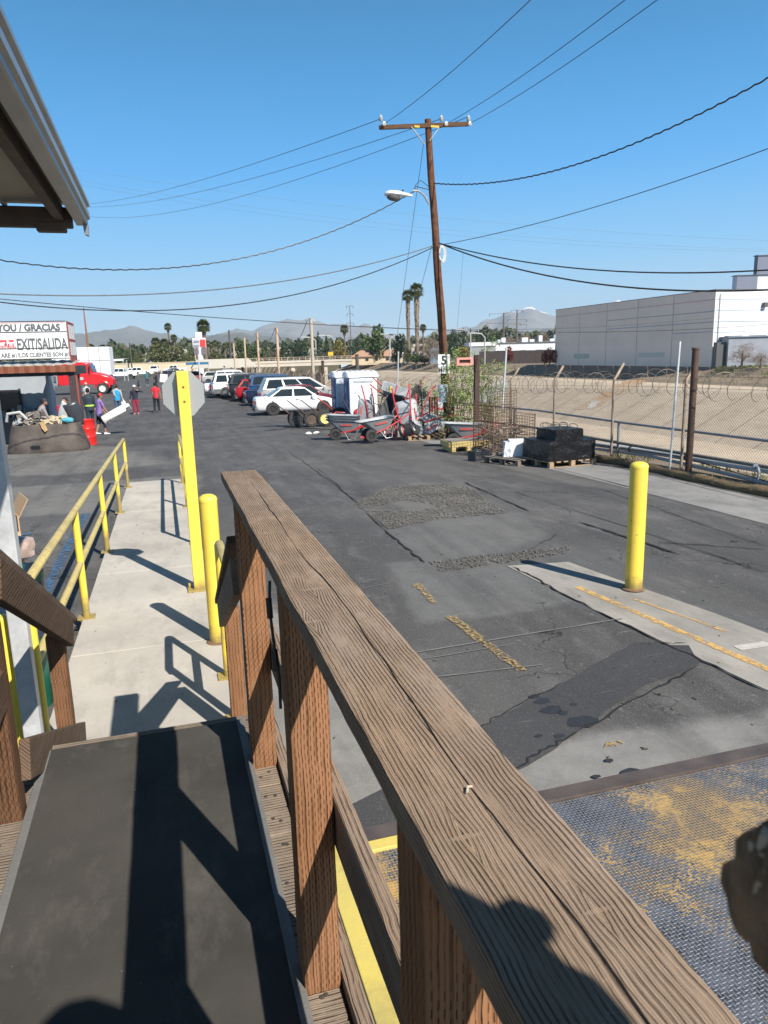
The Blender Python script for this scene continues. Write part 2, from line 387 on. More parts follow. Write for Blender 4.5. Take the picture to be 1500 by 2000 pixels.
ASPH_NEAR = asphalt('worn_slab', (.088, .086, .083), (.14, .136, .128), (.34, .33, .31), .75, True, 1.2, .4)
ASPH_PALE = asphalt('pale_slab', (.14, .136, .128), (.235, .226, .21), (.42, .40, .37), .8, True, 1.2, .4)
ASPH_DARK = asphalt('patch_asphalt', (.044, .044, .047), (.066, .065, .067), (.17, .165, .155), .75, False, 1.0, .8)
ASPH_ROUGH = asphalt('ravelled', (.07, .068, .064), (.15, .145, .135), (.42, .40, .37), .95, False, .55, 1.0)
CONC = concrete('walk_concrete', (.53, .49, .43), (.37, .345, .305))
CONC_APRON = concrete('apron_concrete', (.30, .292, .28), (.17, .168, .163), 1.0)
CONC_WEDGE = concrete('wedge_concrete', (.38, .355, .315), (.22, .21, .195), 1.2)
CONC_CH = concrete('channel_concrete', (.56, .465, .355), (.45, .37, .28), .22)
DIRT = M('dirt', (.27, .21, .15), .95, 0, .3, .5, .5, 3, (.19, .15, .105))
BLACKLINE = M('crack_filler', (.018, .018, .019), .8, 0, .2, 20, .3)
# lot, one sheet following the fall of the ground, out to the cream wall
bm = MB(); xs = [-260, -120, -60, -30, -15, -8, -4, -2, 0, 2, 4, 6, 8, 9.6]; ys = [-30, -20, -12, -6, -2]+[i*.5 for i in range(0, 80)]+[42, 48, 56, 70, 90, 120, 150, 191]
for j in range(len(ys)-1):
    for i in range(len(xs)-1):
        bm.quad((xs[i], ys[j], gz(ys[j])), (xs[i+1], ys[j], gz(ys[j])), (xs[i+1], ys[j+1], gz(ys[j+1])), (xs[i], ys[j+1], gz(ys[j+1])))
tag(bm.build('ground', ASPH, clean=True), kind='structure')
# verge and the near bank, falling from the fence to the channel bed
bm = MB(); ys2 = [-30, 0]+list(range(2, 44, 2))+[50, 60, 80, 110, 150, 200, 262]
for a, b in zip(ys2, ys2[1:]):
    for (x0, z0), (x1, z1) in (((9.6, 0.0), (10.6, -.06)), ):
        bm.quad((x0, a, gz(a)+z0), (x1, a, gz(a)+z1), (x1, b, gz(b)+z1), (x0, b, gz(b)+z0))
tag(bm.build('verge', DIRT), kind='structure')
bm = MB()
for a, b in zip(ys2, ys2[1:]):
    bm.quad((10.6, a, gz(a)-.06), (21, a, -6.5), (21, b, -6.5), (10.6, b, gz(b)-.06))
    bm.quad((21, a, -6.5), (52, a, -6.5), (52, b, -6.5), (21, b, -6.5))
# far bank, slab by slab with joints running down the slope
Y = -30.0
while Y < 262:
    a, b = Y+.04, Y+4.96
    bm._add([(52, a, -6.5), (52, b, -6.5), (61, b, -1.85), (61, a, -1.85)], [(0, 1, 2, 3)])
    bm._add([(61, a, -1.85), (61, b, -1.85), (62.4, b, -1.6), (62.4, a, -1.6)], [(0, 1, 2, 3)]); Y += 5
# darker joint bed just below the slabs
tag(bm.build('flood_channel', CONC_CH), kind='structure')
bm = MB()
bm.quad((51.9, -30, -6.6), (51.9, 265, -6.6), (61, 265, -1.93), (61, -30, -1.93)); bm.quad((61, -30, -1.93), (61, 265, -1.93), (62.4, 265, -1.68), (62.4, -30, -1.68)); tag(bm.build('channel_joints', M('joint_dark', (.10, .08, .06), .9)), kind='structure')
# pale repaired slabs, rust stains
pale = M('pale_repair', (.52, .48, .42), .9, 0, .15, 1.2, .1)
def on_bank(poly, name, mat, off=.02):
    b = MB(); pts = []; nb = Vector((-4.65, 0, 9)).normalized()
    for (u, v) in poly:
        r = ray(u, v); p = CAM + r*((Vector((52, 0, -6.5))-CAM).dot(nb)/r.dot(nb)); pts.append(p+nb*off)
    b.quad(*pts); return tag(b.build(name, mat), kind='structure')
on_bank([(968, 745), (998, 746), (960, 790), (920, 782)], 'repaired_slab', pale)
stain = N('rust_stain'); v = stain.mapping((1, .25, 1)); f = stain.ramp(stain.noise(.9, 4, .6, v), .42, .62)
STAIN = stain.out(stain.mix(f, (.45, .365, .27), (.47, .28, .15)), .9)
on_bank([(1225, 742), (1262, 742), (1160, 800), (1118, 800)], 'stained_slab', STAIN)
def splash(cy, ct, n=14):
    pts = []
    for i in range(n):
        a = 2*math.pi*i/n; r = (1.0 if i % 2 else .55)*rnd.uniform(.7, 1.2); pts.append((cy+math.cos(a)*13*r+math.sin(a)*-8*r, ct+math.sin(a)*12*r))
    return pts
on_bank(splash(1158, 790), 'paint_splash', M('old_white_paint', (.60, .58, .54), .9, 0, .2, 3), .03)
# the land beyond
bm = MB()
ysb = list(range(-30, 266, 3))+[265]
for a_, b_ in zip(ysb, ysb[1:]):
    f = lambda y, k: .10*math.sin(y*.7+k)+.06*math.sin(y*1.9+k*2)
    bm.quad((62.4, a_, -1.62), (62.4, b_, -1.62), (65, b_, -.75+f(b_, 1)), (65, a_, -.75+f(a_, 1))); bm.quad((65, a_, -.75+f(a_, 1)), (65, b_, -.75+f(b_, 1)), (67.4, b_, .28), (67.4, a_, .28))
bm.quad((67.4, -30, .28), (67.4, 265, .28), (400, 265, .28), (400, -30, .28))
tag(bm.build('dirt_bank', DIRT), kind='structure')
bm = MB(); bm.quad((-260, 191, -.03), (-260, 265, -.03), (9.6, 265, -.03), (9.6, 191, -.03)); bm.quad((-260, 191, -.02), (-9000, 191, -.02), (-9000, 14000, -.02), (-260, 14000, -.02)); bm.quad((-260, 265, -.02), (-260, 14000, -.02), (9000, 14000, -.02), (9000, 265, -.02))
bm.quad((-260, -30, -.02), (-9000, -30, -.02), (-9000, 191, -.02), (-260, 191, -.02)); bm.quad((400, -30, .28), (400, 265, .28), (9000, 265, -.02), (9000, -30, -.02))
bm.box((9.6, 262, -7), (62.4, 268, -.05))
tag(bm.build('plain', M('plain_ground', (.13, .12, .085), .95, 0, .3, .02, 0)), kind='structure')
grass = MB()
for i in range(5200):
    x = 63+rnd.random()*13; yc = 50+rnd.random()*28; zg = .28 if x > 67.4 else -1.6+(x-62.4)*.37; 
    if (noise.noise(Vector((x*.15, yc*.15, 3))) < .0 or x < 65.5) and rnd.random() < .88: continue
    h = rnd.uniform(.1, .32); a = rnd.random()*6.28; dx, dy = math.cos(a)*.09, math.sin(a)*.09; z = zg
    grass.quad((x-dx, yc-dy, z), (x+dx, yc+dy, z), (x+rnd.uniform(-.1, .1), yc+rnd.uniform(-.1, .1), z+h))
tag(grass.build('bank_grass', leafmat('grass_leaf', (.10, .16, .035), (.20, .20, .08), (.30, .25, .13), .3)), 'patchy green grass on the dirt above the far concrete bank', 'grass', kind='stuff')
# ---------------------------------------------------------------- pavement pieces
walk_z = lambda y: .86-(y-4)*.028
X0, X1 = -.82, .30
bm = MB(); yb = [3.0, 4.05, 5.55, 8.0, 11.9, 15.6]
for a, b in zip(yb, yb[1:]):
    a += .006; b -= .006
    bm._add([(X0, a, .3), (X1, a, .3), (X1, b, .3), (X0, b, .3), (X0, a, walk_z(a)), (X1, a, walk_z(a)), (X1, b, walk_z(b)), (X0, b, walk_z(b))],
        [(4, 5, 6, 7), (0, 1, 5, 4), (1, 2, 6, 5), (2, 3, 7, 6), (3, 0, 4, 7)])
tag(bm.build('walkway', CONC, bevel=.004), kind='structure')
# slabs of the yard, each with its own tone
sheet('concrete_apron', rough_poly([(7.45, -2), (8.62, -2), (8.62, 20), (8.8, 30), (8.0, 30), (7.35, 20)], 1, .03), .004, CONC_APRON)
sheet('concrete_island', rough_poly(PX((990, 1106), (1110, 1098), (1256, 1150), (1400, 1200), (1500, 1238), (1640, 1296), (1640, 1440), (1500, 1350), (1340, 1275), (1160, 1192)), 2, .015), .005, CONC_WEDGE)
pp = rough_poly(PX((870, 1455), (925, 1428), (1090, 1340), (1235, 1258), (1345, 1262), (1368, 1296), (1250, 1345), (1060, 1480), (1000, 1512), (930, 1530)), 9, .009)
sheet('asphalt_patch', pp, .008, ASPH_DARK)
sheet('asphalt_patch', rough_poly([(.62, 3.10), (1.30, 3.12), (1.42, 3.5), (.95, 3.42), (.62, 3.28)], 5, .02), .006, ASPH_DARK)
def strip(name, pts, w, mat, off=.024, jit=.0, kind='structure', taper=False):
    """narrow painted or cracked line along pixel-free ground points"""
    L = []; Rr = []
    for i, p in enumerate(pts):
        a = pts[max(0, i-1)]; b = pts[min(len(pts)-1, i+1)]; d = Vector((b[0]-a[0], b[1]-a[1])).normalized(); n = Vector((-d.y, d.x))
        ww = w*rnd.uniform(1-jit, 1+jit)*(.2 if taper and i in (0, len(pts)-1) else 1)
        L.append(Vector((p[0], p[1]))+n*ww/2); Rr.append(Vector((p[0], p[1]))-n*ww/2)
    b = MB()
    for i in range(len(pts)-1):
        q = [L[i], L[i+1], Rr[i+1], Rr[i]]; b.quad(*[(k.x, k.y, gz(k.y)+off) for k in q])
    o = b.build(name, mat); o['kind'] = kind; return o
def seg(p, q, n=10, j=.01):
    p = Vector(p[:2]); q = Vector(q[:2]); d = (q-p); nn = Vector((-d.y, d.x)).normalized()
    return [p+d*i/n+nn*(rnd.uniform(-j, j) if 0 < i < n else 0) for i in range(n+1)]
for a, b, w in (((1000, 1108), (1160, 1192), .022), ((1160, 1192), (1500, 1352), .022), ((750, 1035), (830, 1100), .035), ((985, 1103), (1090, 1045), .012), ((905, 942), (1035, 1000), .03),
                ((1000, 960), (1500, 1120), .02), ((1130, 1020), (1330, 1085), .05), ((1290, 1060), (1500, 1075), .02), ((620, 915), (750, 1035), .015), ((560, 880), (700, 985), .012), ((880, 868), (1260, 960), .03), ((1170, 955), (1500, 1070), .018),
                ((1050, 880), (1500, 985), .016), ((430, 900), (520, 925), .012), ((1000, 1505), (1130, 1430), .020), ((1130, 1430), (1366, 1300), .018), ((1240, 1258), (1340, 1258), .012), ((930, 1425), (1100, 1336), .010)):
    strip('crack', seg(ground_at(*a), ground_at(*b), 16, .02), w*.8, BLACKLINE, .012, .5, taper=True)
JOINT = M('pale_joint', (.20, .195, .185), .9, 0, .3, 20, .2)
for a, b, w in (((800, 1278), (1215, 1210), .018), ((800, 1330), (1060, 1300), .012), ((640, 1165), (760, 1140), .012), ((820, 1290), (990, 1262), .01)):
    strip('slab_joint', seg(ground_at(*a), ground_at(*b), 12, .004), w, JOINT, .010, .3)
wp = N('worn_paint_y'); f = wp.ramp(wp.noise(30, 5, .75), .46, .56); WY = wp.out((.36, .25, .10), .8); wp.L(f, wp.p.inputs['Alpha'])
wp = N('worn_paint_island'); f = wp.ramp(wp.noise(14, 4, .7), .38, .55); WYI = wp.out((.58, .36, .12), .8); wp.L(f, wp.p.inputs['Alpha'])
wp = N('worn_paint_b'); f = wp.ramp(wp.noise(12, 5, .75), .40, .58); WB = wp.out((.055, .13, .24), .85); wp.L(f, wp.p.inputs['Alpha'])
strip('painted_line', seg(ground_at(880, 1205), ground_at(1020, 1312), 10, .01), .085, WY, .010, .25)
strip('painted_line', seg(ground_at(812, 1140), ground_at(850, 1180), 6, .01), .08, WY, .010, .4)
strip('painted_line', seg(ground_at(1128, 1148), ground_at(1560, 1335), 18, .004), .075, WYI, .009, .12)
strip('painted_line', seg(ground_at(1240, 1172), ground_at(1420, 1235), 12, .004), .04, WYI, .009, .3)
strip('painted_line', seg(ground_at(1440, 1268), ground_at(1500, 1258), 4, .01), .09, M('worn_white', (.52, .5, .46), .8, 0, .3, 20), .009, .1)
strip('painted_line', [(-1.32, y) for y in (6.2, 7, 8, 9, 10, 11, 12.2)], .11, WB, .010, .05)
strip('painted_line', [(-2.95, y) for y in (8, 9, 10, 11, 12.2)], .13, WB, .010, .05)
strip('painted_line', [(-2.95, 10.9), (-2.4, 10.9), (-1.9, 10.9)], .13, WB, .012, .05)
OIL = M('oil_spot', (.034, .034, .037), .55, 0, .3, 20, .1)
for u, v, r in ((1060, 1372, .045), (1078, 1388, .06), (1100, 1395, .03), (1140, 1412, .085), (1093, 1440, .03), (1052, 1440, .02), (1045, 1362, .03), (1120, 1378, .02), (1232, 1512, .05), (1190, 1488, .02), (1165, 1520, .02)):
    c = ground_at(u, v).to_2d(); k = 12
    pts = [(c.x+math.cos(6.283*i/k)*r*rnd.uniform(.75, 1.2)*1.3, c.y+math.sin(6.283*i/k)*r*rnd.uniform(.7, 1.1)) for i in range(k)]
    sheet('oil_spot', pts, .011, OIL)
for u, v in ((1196, 1456),):
    c = ground_at(u, v).to_2d(); sheet('painted_line', [(c.x-.07, c.y-.02), (c.x, c.y-.035), (c.x+.08, c.y-.01), (c.x+.06, c.y+.025), (c.x-.02, c.y+.03)], .010, WY)
# broken asphalt: loose chips in the ravelled areas
def chips(name, label, px, n, smin, smax):
    P_ = [Vector(p) for p in PX(*px)]; x0, x1 = min(p.x for p in P_), max(p.x for p in P_); y0, y1 = min(p.y for p in P_), max(p.y for p in P_); b = MB(); k = 0
    def inside(x, y):
        c = False
        for i in range(len(P_)):
            a, q = P_[i], P_[i-1]
            if (a.y > y) != (q.y > y) and x < (q.x-a.x)*(y-a.y)/(q.y-a.y)+a.x: c = not c
        return c
    while k < n:
        x, y = rnd.uniform(x0, x1), rnd.uniform(y0, y1)
        if not inside(x, y) or noise.noise(Vector((x*1.3, y*.9, 2))) < -.42: k += .25; continue
        s = rnd.uniform(smin, smax); b.cbox((x, y, gz(y)+.014+s*.15), (s*rnd.uniform(.6, 1.5), s, s*.55), Euler((rnd.uniform(-.5, .5), rnd.uniform(-.5, .5), rnd.random()*3)).to_matrix()); k += 1
    return tag(b.build(name, M('chip_grey', (.09, .086, .08), .9, 0, .5, 2, 0, 8, (.17, .16, .148))), label, 'rubble', kind='stuff')
chips('broken_asphalt', 'rough patch of crumbled asphalt chips in the middle of the yard', ((690, 985), (770, 950), (905, 945), (990, 1003), (860, 1015), (760, 1035)), 5200, .006, .020)
chips('broken_asphalt', 'narrow band of crumbled asphalt chips before the concrete island', ((836, 1098), (1000, 1080), (1120, 1066), (1105, 1082), (990, 1100), (860, 1118)), 900, .006, .018)
# litter
lit = MB()
for i in range(420):
    y = 3.3+rnd.random()**2*40; x = rnd.uniform(-4, 8.5)
    if X0-.05 < x < X1+.05 and y < 15.6: z = walk_z(y)+.003; s = rnd.uniform(.004, .009)
    else: z = gz(y)+.006; s = rnd.uniform(.005, .013)*(1+y*.03)
    a = rnd.random()*3; lit.cbox((x, y, z), (s*2.2, s, .004), Matrix.Rotation(a, 3, 'Z'))
tag(lit.build('ground_litter', M('litter_grey', (.16, .15, .13), .8, 0, .7, 3)), 'scattered crumbs of dark debris on the pavement', 'litter', kind='stuff')
# diamond plate -------------------------------------------------
a = N('diamond_plate'); s3 = a.sep(a.co.outputs['Object'])
def lens(ox, oy, ang, la, lb, P=.0345):
    U = a.math('ADD', a.math('DIVIDE', s3[0], P), ox); V = a.math('ADD', a.math('DIVIDE', s3[1], P), oy)
    fu = a.math('SUBTRACT', a.math('FRACT', U), .5); fv = a.math('SUBTRACT', a.math('FRACT', V), .5); c, s = math.cos(ang), math.sin(ang)
    p = a.math('ADD', a.math('MULTIPLY', fu, c), a.math('MULTIPLY', fv, s)); q = a.math('SUBTRACT', a.math('MULTIPLY', fv, c), a.math('MULTIPLY', fu, s))
    d = a.math('ADD', a.math('POWER', a.math('ABSOLUTE', a.math('DIVIDE', p, la)), 2.0), a.math('POWER', a.math('ABSOLUTE', a.math('DIVIDE', q, lb)), 2.0))
    return a.math('SUBTRACT', 1.0, d, clamp=True)
# two sets on a checker lattice (each set on both centres of the cell)
h1 = a.math('MAXIMUM', lens(0, 0, .1, .36, .115), lens(.5, .5, .1, .36, .115)); h2 = a.math('MAXIMUM', lens(.5, 0, 1.67, .36, .115), lens(0, .5, 1.67, .36, .115))
hh = a.math('MAXIMUM', h1, h2); top = a.ramp(hh, .05, .35)
wear = a.noise(1.1, 6, .68, a.mapping((1, 1, 1), loc=(1.3, .6, 0))); wear2 = a.noise(60, 3, .7)
# paint mask: yellow round the middle of the plate
dx = a.math('SUBTRACT', s3[0], 2.45); dy = a.math('SUBTRACT', s3[1], 2.62)
dist = a.math('SQRT', a.math('ADD', a.math('MULTIPLY', a.math('MULTIPLY', dx, dx), .9), a.math('MULTIPLY', a.math('MULTIPLY', dy, dy), 2.4)))
near = a.ramp(dist, 1.35, .15)
lx = a.ramp(s3[0], 1.05, .75)   # paint also survives by the deck
pm = a.math('ADD', a.math('MULTIPLY', a.math('MAXIMUM', near, lx), .68), a.math('MULTIPLY', a.math('SUBTRACT', wear, .5), 2.6))
pmask = a.ramp(a.math('ADD', pm, a.math('SUBTRACT', a.math('MULTIPLY', a.math('SUBTRACT', wear2, .5), 1.7), a.math('MULTIPLY', top, .12))), .36, .52)
steel = a.mix(a.ramp(wear, .35, .65), (.085, .092, .108), (.17, .18, .21)); grime = a.mix(a.ramp(a.noise(9, 5, .7), .35, .6), (.035, .034, .034), steel)
yel = a.mix(a.ramp(a.noise(12, 4, .7), .35, .65), (.56, .34, .06), (.34, .21, .07)); yel = a.mix(a.math('MULTIPLY', a.ramp(a.math('ADD', a.noise(5, 6, .75), a.math('MULTIPLY', top, -.16)), .44, .54), .85), yel, (.06, .05, .04))
c = a.mix(pmask, grime, yel); c = a.mix(a.math('MULTIPLY', top, a.math('SUBTRACT', 1.0, a.math('MULTIPLY', pmask, .55))), c, (.27, .285, .32))
mt = a.math('MULTIPLY', a.math('SUBTRACT', 1.0, pmask), a.math('ADD', .35, a.math('MULTIPLY', top, .15)))
rg = a.math('SUBTRACT', .60, a.math('MULTIPLY', top, .12))
PLATE = a.out(c, rg, mt, a.bump(hh, .8, .0026), .4)
bm = MB(); bm.box((.60, -3, .62), (6.5, 2.975, .684)); plate = tag(bm.build('scale_plate', PLATE), 'steel diamond tread plate with worn yellow paint beside the wooden railing', 'steel plate')
EDGE = M('steel_edge', (.10, .075, .065), .5, .5, .4, 3, .3, 60, (.20, .16, .14))
bm = MB(); bm.box((.60, 2.985, .55), (6.5, 3.085, .690)); bm.box((.60, 2.978, .55), (6.5, 2.984, .70)); tag(bm.build('edge_plate', EDGE), 'rusty flat steel edging strip along the far side of the tread plate', 'steel edging')
YEL_OLD = M('old_yellow', (.62, .50, .12), .6, 0, .2, 4, .2, 40, (.5, .42, .14), .5, chips=(26, .66, (.12, .1, .08)))
bm = MB(); bm.box((.50, -3, .60), (.575, 2.94, .79)); bm.box((.575, 2.90, .60), (.9, 2.97, .70)); tag(bm.build('edge_rail', YEL_OLD, bevel=.004), 'long faded yellow steel curb between the wooden railing and the tread plate', 'steel curb')

# ================================================================ DECK AND RAILING
MAT_ = N('rubber_mat'); v = MAT_.mapping(); c = MAT_.mix(MAT_.ramp(MAT_.noise(2.2, 6, .6, v), .3, .7), (.045, .042, .038), (.075, .069, .060))
c = MAT_.mix(MAT_.math('MULTIPLY', MAT_.ramp(MAT_.noise(5, 6, .75, MAT_.mapping((1, .5, 1), loc=(3, 1, 0))), .52, .72), .45), c, (.14, .128, .11)); fl = MAT_.ramp(MAT_.noise(120, 2, .6, MAT_.mapping((1, .6, 1))), .74, .78); c = MAT_.mix(MAT_.math('MULTIPLY', fl, .6), c, (.5, .48, .42))
MATM = MAT_.out(c, .85, 0, MAT_.bump(MAT_.noise(300, 2, .7, v), .5, .002), .2)
W_TOP = wood('rail_wood', (.42, .295, .200), (.050, .033, .022), along='y', freq=165, crack=True, weather=(.355, .272, .210), depth=.0045, knots=[(-.13, -.02, .030), (.67, -.055, .016), (.387, -.045, .022), (-.31, -.055, .024), (-.93, -.03, .018), (-1.05, .035, .014), (1.25, .03, .015)])
W_SIDE = wood('board_wood', (.36, .25, .17), (.05, .032, .022), along='y', freq=80, weather=(.30, .24, .19), depth=.005)
W_POST = wood('post_wood', (.35, .172, .085), (.08, .034, .017), along='z', freq=60, incise=(140, 42), depth=.004, contrast=.55)
W_DECK = wood('plank_wood', (.36, .285, .215), (.06, .043, .03), along='x', freq=70, weather=(.19, .155, .125), depth=.005)
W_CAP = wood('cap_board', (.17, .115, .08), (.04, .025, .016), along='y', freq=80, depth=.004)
W_DARK = wood('dark_board', (.13, .078, .048), (.03, .018, .012), along='y', freq=60, depth=.005)  # blackish stain, plus the shade on the left stair boards put into the colour
W_MPOST = wood('shaded_stair_post', (.27, .135, .07), (.08, .035, .018), along='z', freq=70, incise=(140, 42), depth=.003)  # darker copy of the post wood; partial shade on the foot post is in the colour
W_DPOST = wood('shaded_post', (.17, .085, .045), (.03, .016, .01), along='z', freq=60, incise=(140, 30), depth=.004)  # darkest copy of the post wood, with shade on the tall left post painted in
NAIL = M('nail_steel', (.16, .14, .12), .5, .7)
ZD = 1.45
t = thing('wooden_deck', 'raised wooden deck floor of weathered cross planks under a dark rubber mat', 'deck', (0, 1.4, ZD))
y = -1.2; k = 0
while y < 2.84:
    w = .138; b = MB(); b.box((-.78, y, ZD-.04), (.294, y+w, ZD-.004-rnd.random()*.002))
    p = b.build('plank', W_DECK, t, world=True, bevel=.004)
    for xx in (-.62, .235, .262):
        b = MB(); b.lathe([(.006, -.001), (.006, .002), (.001, .003)], (xx+rnd.uniform(-.012, .012), y+w*(.3+.4*rnd.random()), ZD-.004), 8); b.build('nail_head', NAIL, p, world=True)
    y += w+.006; k += 1
b = MB(); b.box((-.78, 2.845, ZD-.24), (.294, 2.885, ZD-.006)); b.build('rim_board', W_SIDE, t, world=True)
for j, yy in enumerate((3.20, 3.50)):
    b = MB(); z = ZD-.2*(j+1); b.box((-.60, yy-.30, z-.04), (.20, yy, z)); b.build('stair_tread', W_DECK, t, world=True, bevel=.004)
    b = MB(); b.box((-.60, yy-.02, z-.24), (.20, yy-.001, z-.042)); b.build('stair_riser', W_DARK, t, world=True)
# mat
b = MB(); nx, ny = 10, 40
vs = []; fs = []
for j in range(ny+1):
    for i in range(nx+1):
        x = -.545+.735*i/nx; yy = -1.2+4.105*j/ny; vs.append((x, yy, ZD+.008+.002*noise.noise(Vector((x*3, yy*3, 0)))))
for j in range(ny):
    for i in range(nx): q = j*(nx+1)+i; fs.append((q, q+1, q+nx+2, q+nx+1))
b._add(vs, fs); b._add([(-.545, 2.905, ZD+.008), (.19, 2.905, ZD+.008), (.19, 2.912, ZD-.03), (-.545, 2.912, ZD-.03)], [(0, 1, 2, 3)])
mt = tag(b.build('rubber_mat', MATM, smooth=True), 'dark grey rubber mat with pale flecks running down the deck', 'mat')
TRIM = M('mat_trim', (.17, .165, .155), .8, 0, .25, 6, .3)
for xx in (-.552, .196):
    pts = [(xx-.013, -1.2), (xx+.013, -1.2), (xx+.013, 2.86), (xx-.013, 2.86)]; b = MB(); b.box((xx-.014+0*1, -1.2, ZD-.002), (xx+.014, 2.90, ZD+.0135)); b.build('trim_strip', TRIM, mt, bevel=.003)
# right railing
def lumber(name, lo, hi, mat, parent, seed=0, amp=.0025, cuts=30, axis=1, bev=.006):
    """a board with slightly uneven faces and rounded edges"""
    bm = bmesh.new(); x0, y0, z0 = lo; x1, y1, z1 = hi
    bmesh.ops.create_cube(bm, size=1)
    for v in bm.verts: v.co = Vector(((x0+x1)/2+v.co.x*(x1-x0), (y0+y1)/2+v.co.y*(y1-y0), (z0+z1)/2+v.co.z*(z1-z0)))
    bmesh.ops.bevel(bm, geom=bm.edges[:], offset=bev, segments=2, affect='EDGES', profile=.6)
    L = (hi[axis]-lo[axis])
    for i in range(1, cuts):
        co = [0, 0, 0]; co[axis] = lo[axis]+L*i/cuts; no = [0, 0, 0]; no[axis] = 1
        bmesh.ops.bisect_plane(bm, geom=bm.verts[:]+bm.edges[:]+bm.faces[:], plane_co=co, plane_no=no)
    for v in bm.verts:
        n = noise.noise_vector(v.co*9+Vector((seed, 0, 0)))*amp + noise.noise_vector(v.co*45+Vector((seed, 5, 0)))*amp*.45; n[axis] *= .3; v.co += n
    inv = Vector(parent.location); 
    if parent.parent is not None: inv = inv + Vector(parent.parent.location)
    for v in bm.verts: v.co -= inv
    me = bpy.data.meshes.new(name); bm.to_mesh(me); bm.free(); me.materials.append(mat)
    me.polygons.foreach_set('use_smooth', [True]*len(me.polygons)); me.set_sharp_from_angle(angle=R(50))
    o = link(bpy.data.objects.new(name, me)); o.parent = parent; return o
rl = thing('wooden_railing', 'weathered brown timber railing with grooved flat top rail beside the rubber mat', 'railing', (.27, 1.5, ZD))
lumber('top_rail', (.20, -1.3, 2.462), (.342, 3.02, 2.50), W_TOP, rl, 1, .0022, 130)
for py in (-.5, .60, 1.48, 2.52):
    p = lumber('post', (.207, py, ZD-.02), (.297, py+.09, 2.460), W_POST, rl, py, .0012, 24, 2)
lumber('middle_rail', (.299, -1.3, 1.815), (.337, 3.02, 1.950), W_SIDE, rl, 3, .002, 60)
lumber('lower_rail', (.300, -1.3, 1.33), (.340, 3.02, 1.475), W_SIDE, rl, 4, .002, 60)
# brace behind the first post and conduit clips under the rail by the second
b = MB(); b.beam((.33, 2.56, 2.44), (.33, 2.78, 2.16), .035, .085, (1, 0, 0)); b.build('knee_brace', W_POST, rl, world=True, bevel=.003)
b = MB(); b.tube([(.197, 1.60, 2.455), (.190, 1.58, 2.40), (.192, 1.56, 2.33), (.196, 1.53, 2.25), (.194, 1.52, 2.18)], .0035, 6)
b.tube([(.190, 1.585, 2.42), (.190, 1.575, 2.375)], .007, 8); b.tube([(.192, 1.55, 2.31), (.193, 1.54, 2.262)], .007, 8)
b.build('cable_clips', M('clip_dark', (.03, .028, .026), .5), rl, world=True, smooth=True)
SCUFF = M('scuff', (.62, .55, .48), .8, 0, .2, 40)
# droppings and splinters on the rail top
b = MB(); b.tube([(.268, .632, 2.503), (.272, .640, 2.504), (.277, .640, 2.503)], .0014, 6); b.build('wood_splinter', M('splinter', (.55, .45, .34), .8), rl, world=True)
# left stair railing (end post at the foot of the stairs) and the tall near post
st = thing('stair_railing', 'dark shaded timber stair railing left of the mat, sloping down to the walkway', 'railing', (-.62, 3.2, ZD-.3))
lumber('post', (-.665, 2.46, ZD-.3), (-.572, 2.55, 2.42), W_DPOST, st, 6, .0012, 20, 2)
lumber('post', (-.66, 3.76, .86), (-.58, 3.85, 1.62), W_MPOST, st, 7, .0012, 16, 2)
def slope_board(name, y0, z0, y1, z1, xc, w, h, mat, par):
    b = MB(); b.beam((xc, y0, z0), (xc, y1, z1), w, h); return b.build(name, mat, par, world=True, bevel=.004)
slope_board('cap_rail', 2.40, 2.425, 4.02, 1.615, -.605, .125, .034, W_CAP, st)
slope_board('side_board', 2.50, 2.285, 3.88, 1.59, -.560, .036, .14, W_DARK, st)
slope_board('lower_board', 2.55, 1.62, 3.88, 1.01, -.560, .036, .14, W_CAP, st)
s2 = thing('stair_railing', 'short timber stair railing hanging below the far end of the grooved railing', 'railing', (.25, 3.2, ZD-.3))
lumber('post', (.215, 3.80, .86), (.30, 3.88, 1.64), W_POST, s2, 9, .0012, 16, 2)
slope_board('cap_rail', 2.66, 2.30, 3.98, 1.635, .228, .095, .030, W_CAP, s2)
slope_board('side_board', 2.66, 2.16, 3.86, 1.60, .205, .036, .14, W_SIDE, s2)
# low deck railing further left of the tall post, towards the camera
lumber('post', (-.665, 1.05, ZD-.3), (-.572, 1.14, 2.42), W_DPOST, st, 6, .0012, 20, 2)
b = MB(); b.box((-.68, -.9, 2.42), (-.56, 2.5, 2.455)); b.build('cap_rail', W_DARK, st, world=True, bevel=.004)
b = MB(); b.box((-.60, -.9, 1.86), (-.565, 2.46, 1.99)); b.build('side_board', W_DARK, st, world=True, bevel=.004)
# blurred end of a split timber at the lower right
lg = thing('timber_end', 'rough split end of a thick brown timber poking in above the tread plate', 'timber', tuple(CAM+(Vector((.439, .322, 2.545))-CAM)*.42))
rings = []; nn = 22
for i, (t_, r_) in enumerate(((-.0016, .012), (0, .019), (.005, .0222), (.02, .0235), (.05, .0244), (.105, .025))):
    rg_ = []
    for k in range(nn):
        an = 6.2832*k/nn; rr = r_*(1-(.26 if k in (0, 5, 9, 16) else .10 if k in (3, 12, 19) else 0))*(1+.07*math.sin(k*5.1+i*.4)); rg_.append(Vector((t_, math.cos(an)*rr, math.sin(an)*rr)))
    rings.append(rg_)
b = MB(); b.loft(rings); q = Vector((1, -.25, -.28)).to_track_quat('X', 'Z').to_matrix().to_4x4()
b.xf(Matrix.Translation(Vector((-.045, .055, .008))*.42) @ q); b.build('log', M('log_wood', (.42, .27, .155), .8, 0, .3, 55, 1.0, 90, (.13, .075, .04), .4, stretch=(.35, 1, 1), chips=(60, .62, (.62, .50, .38))), lg, smooth=True)
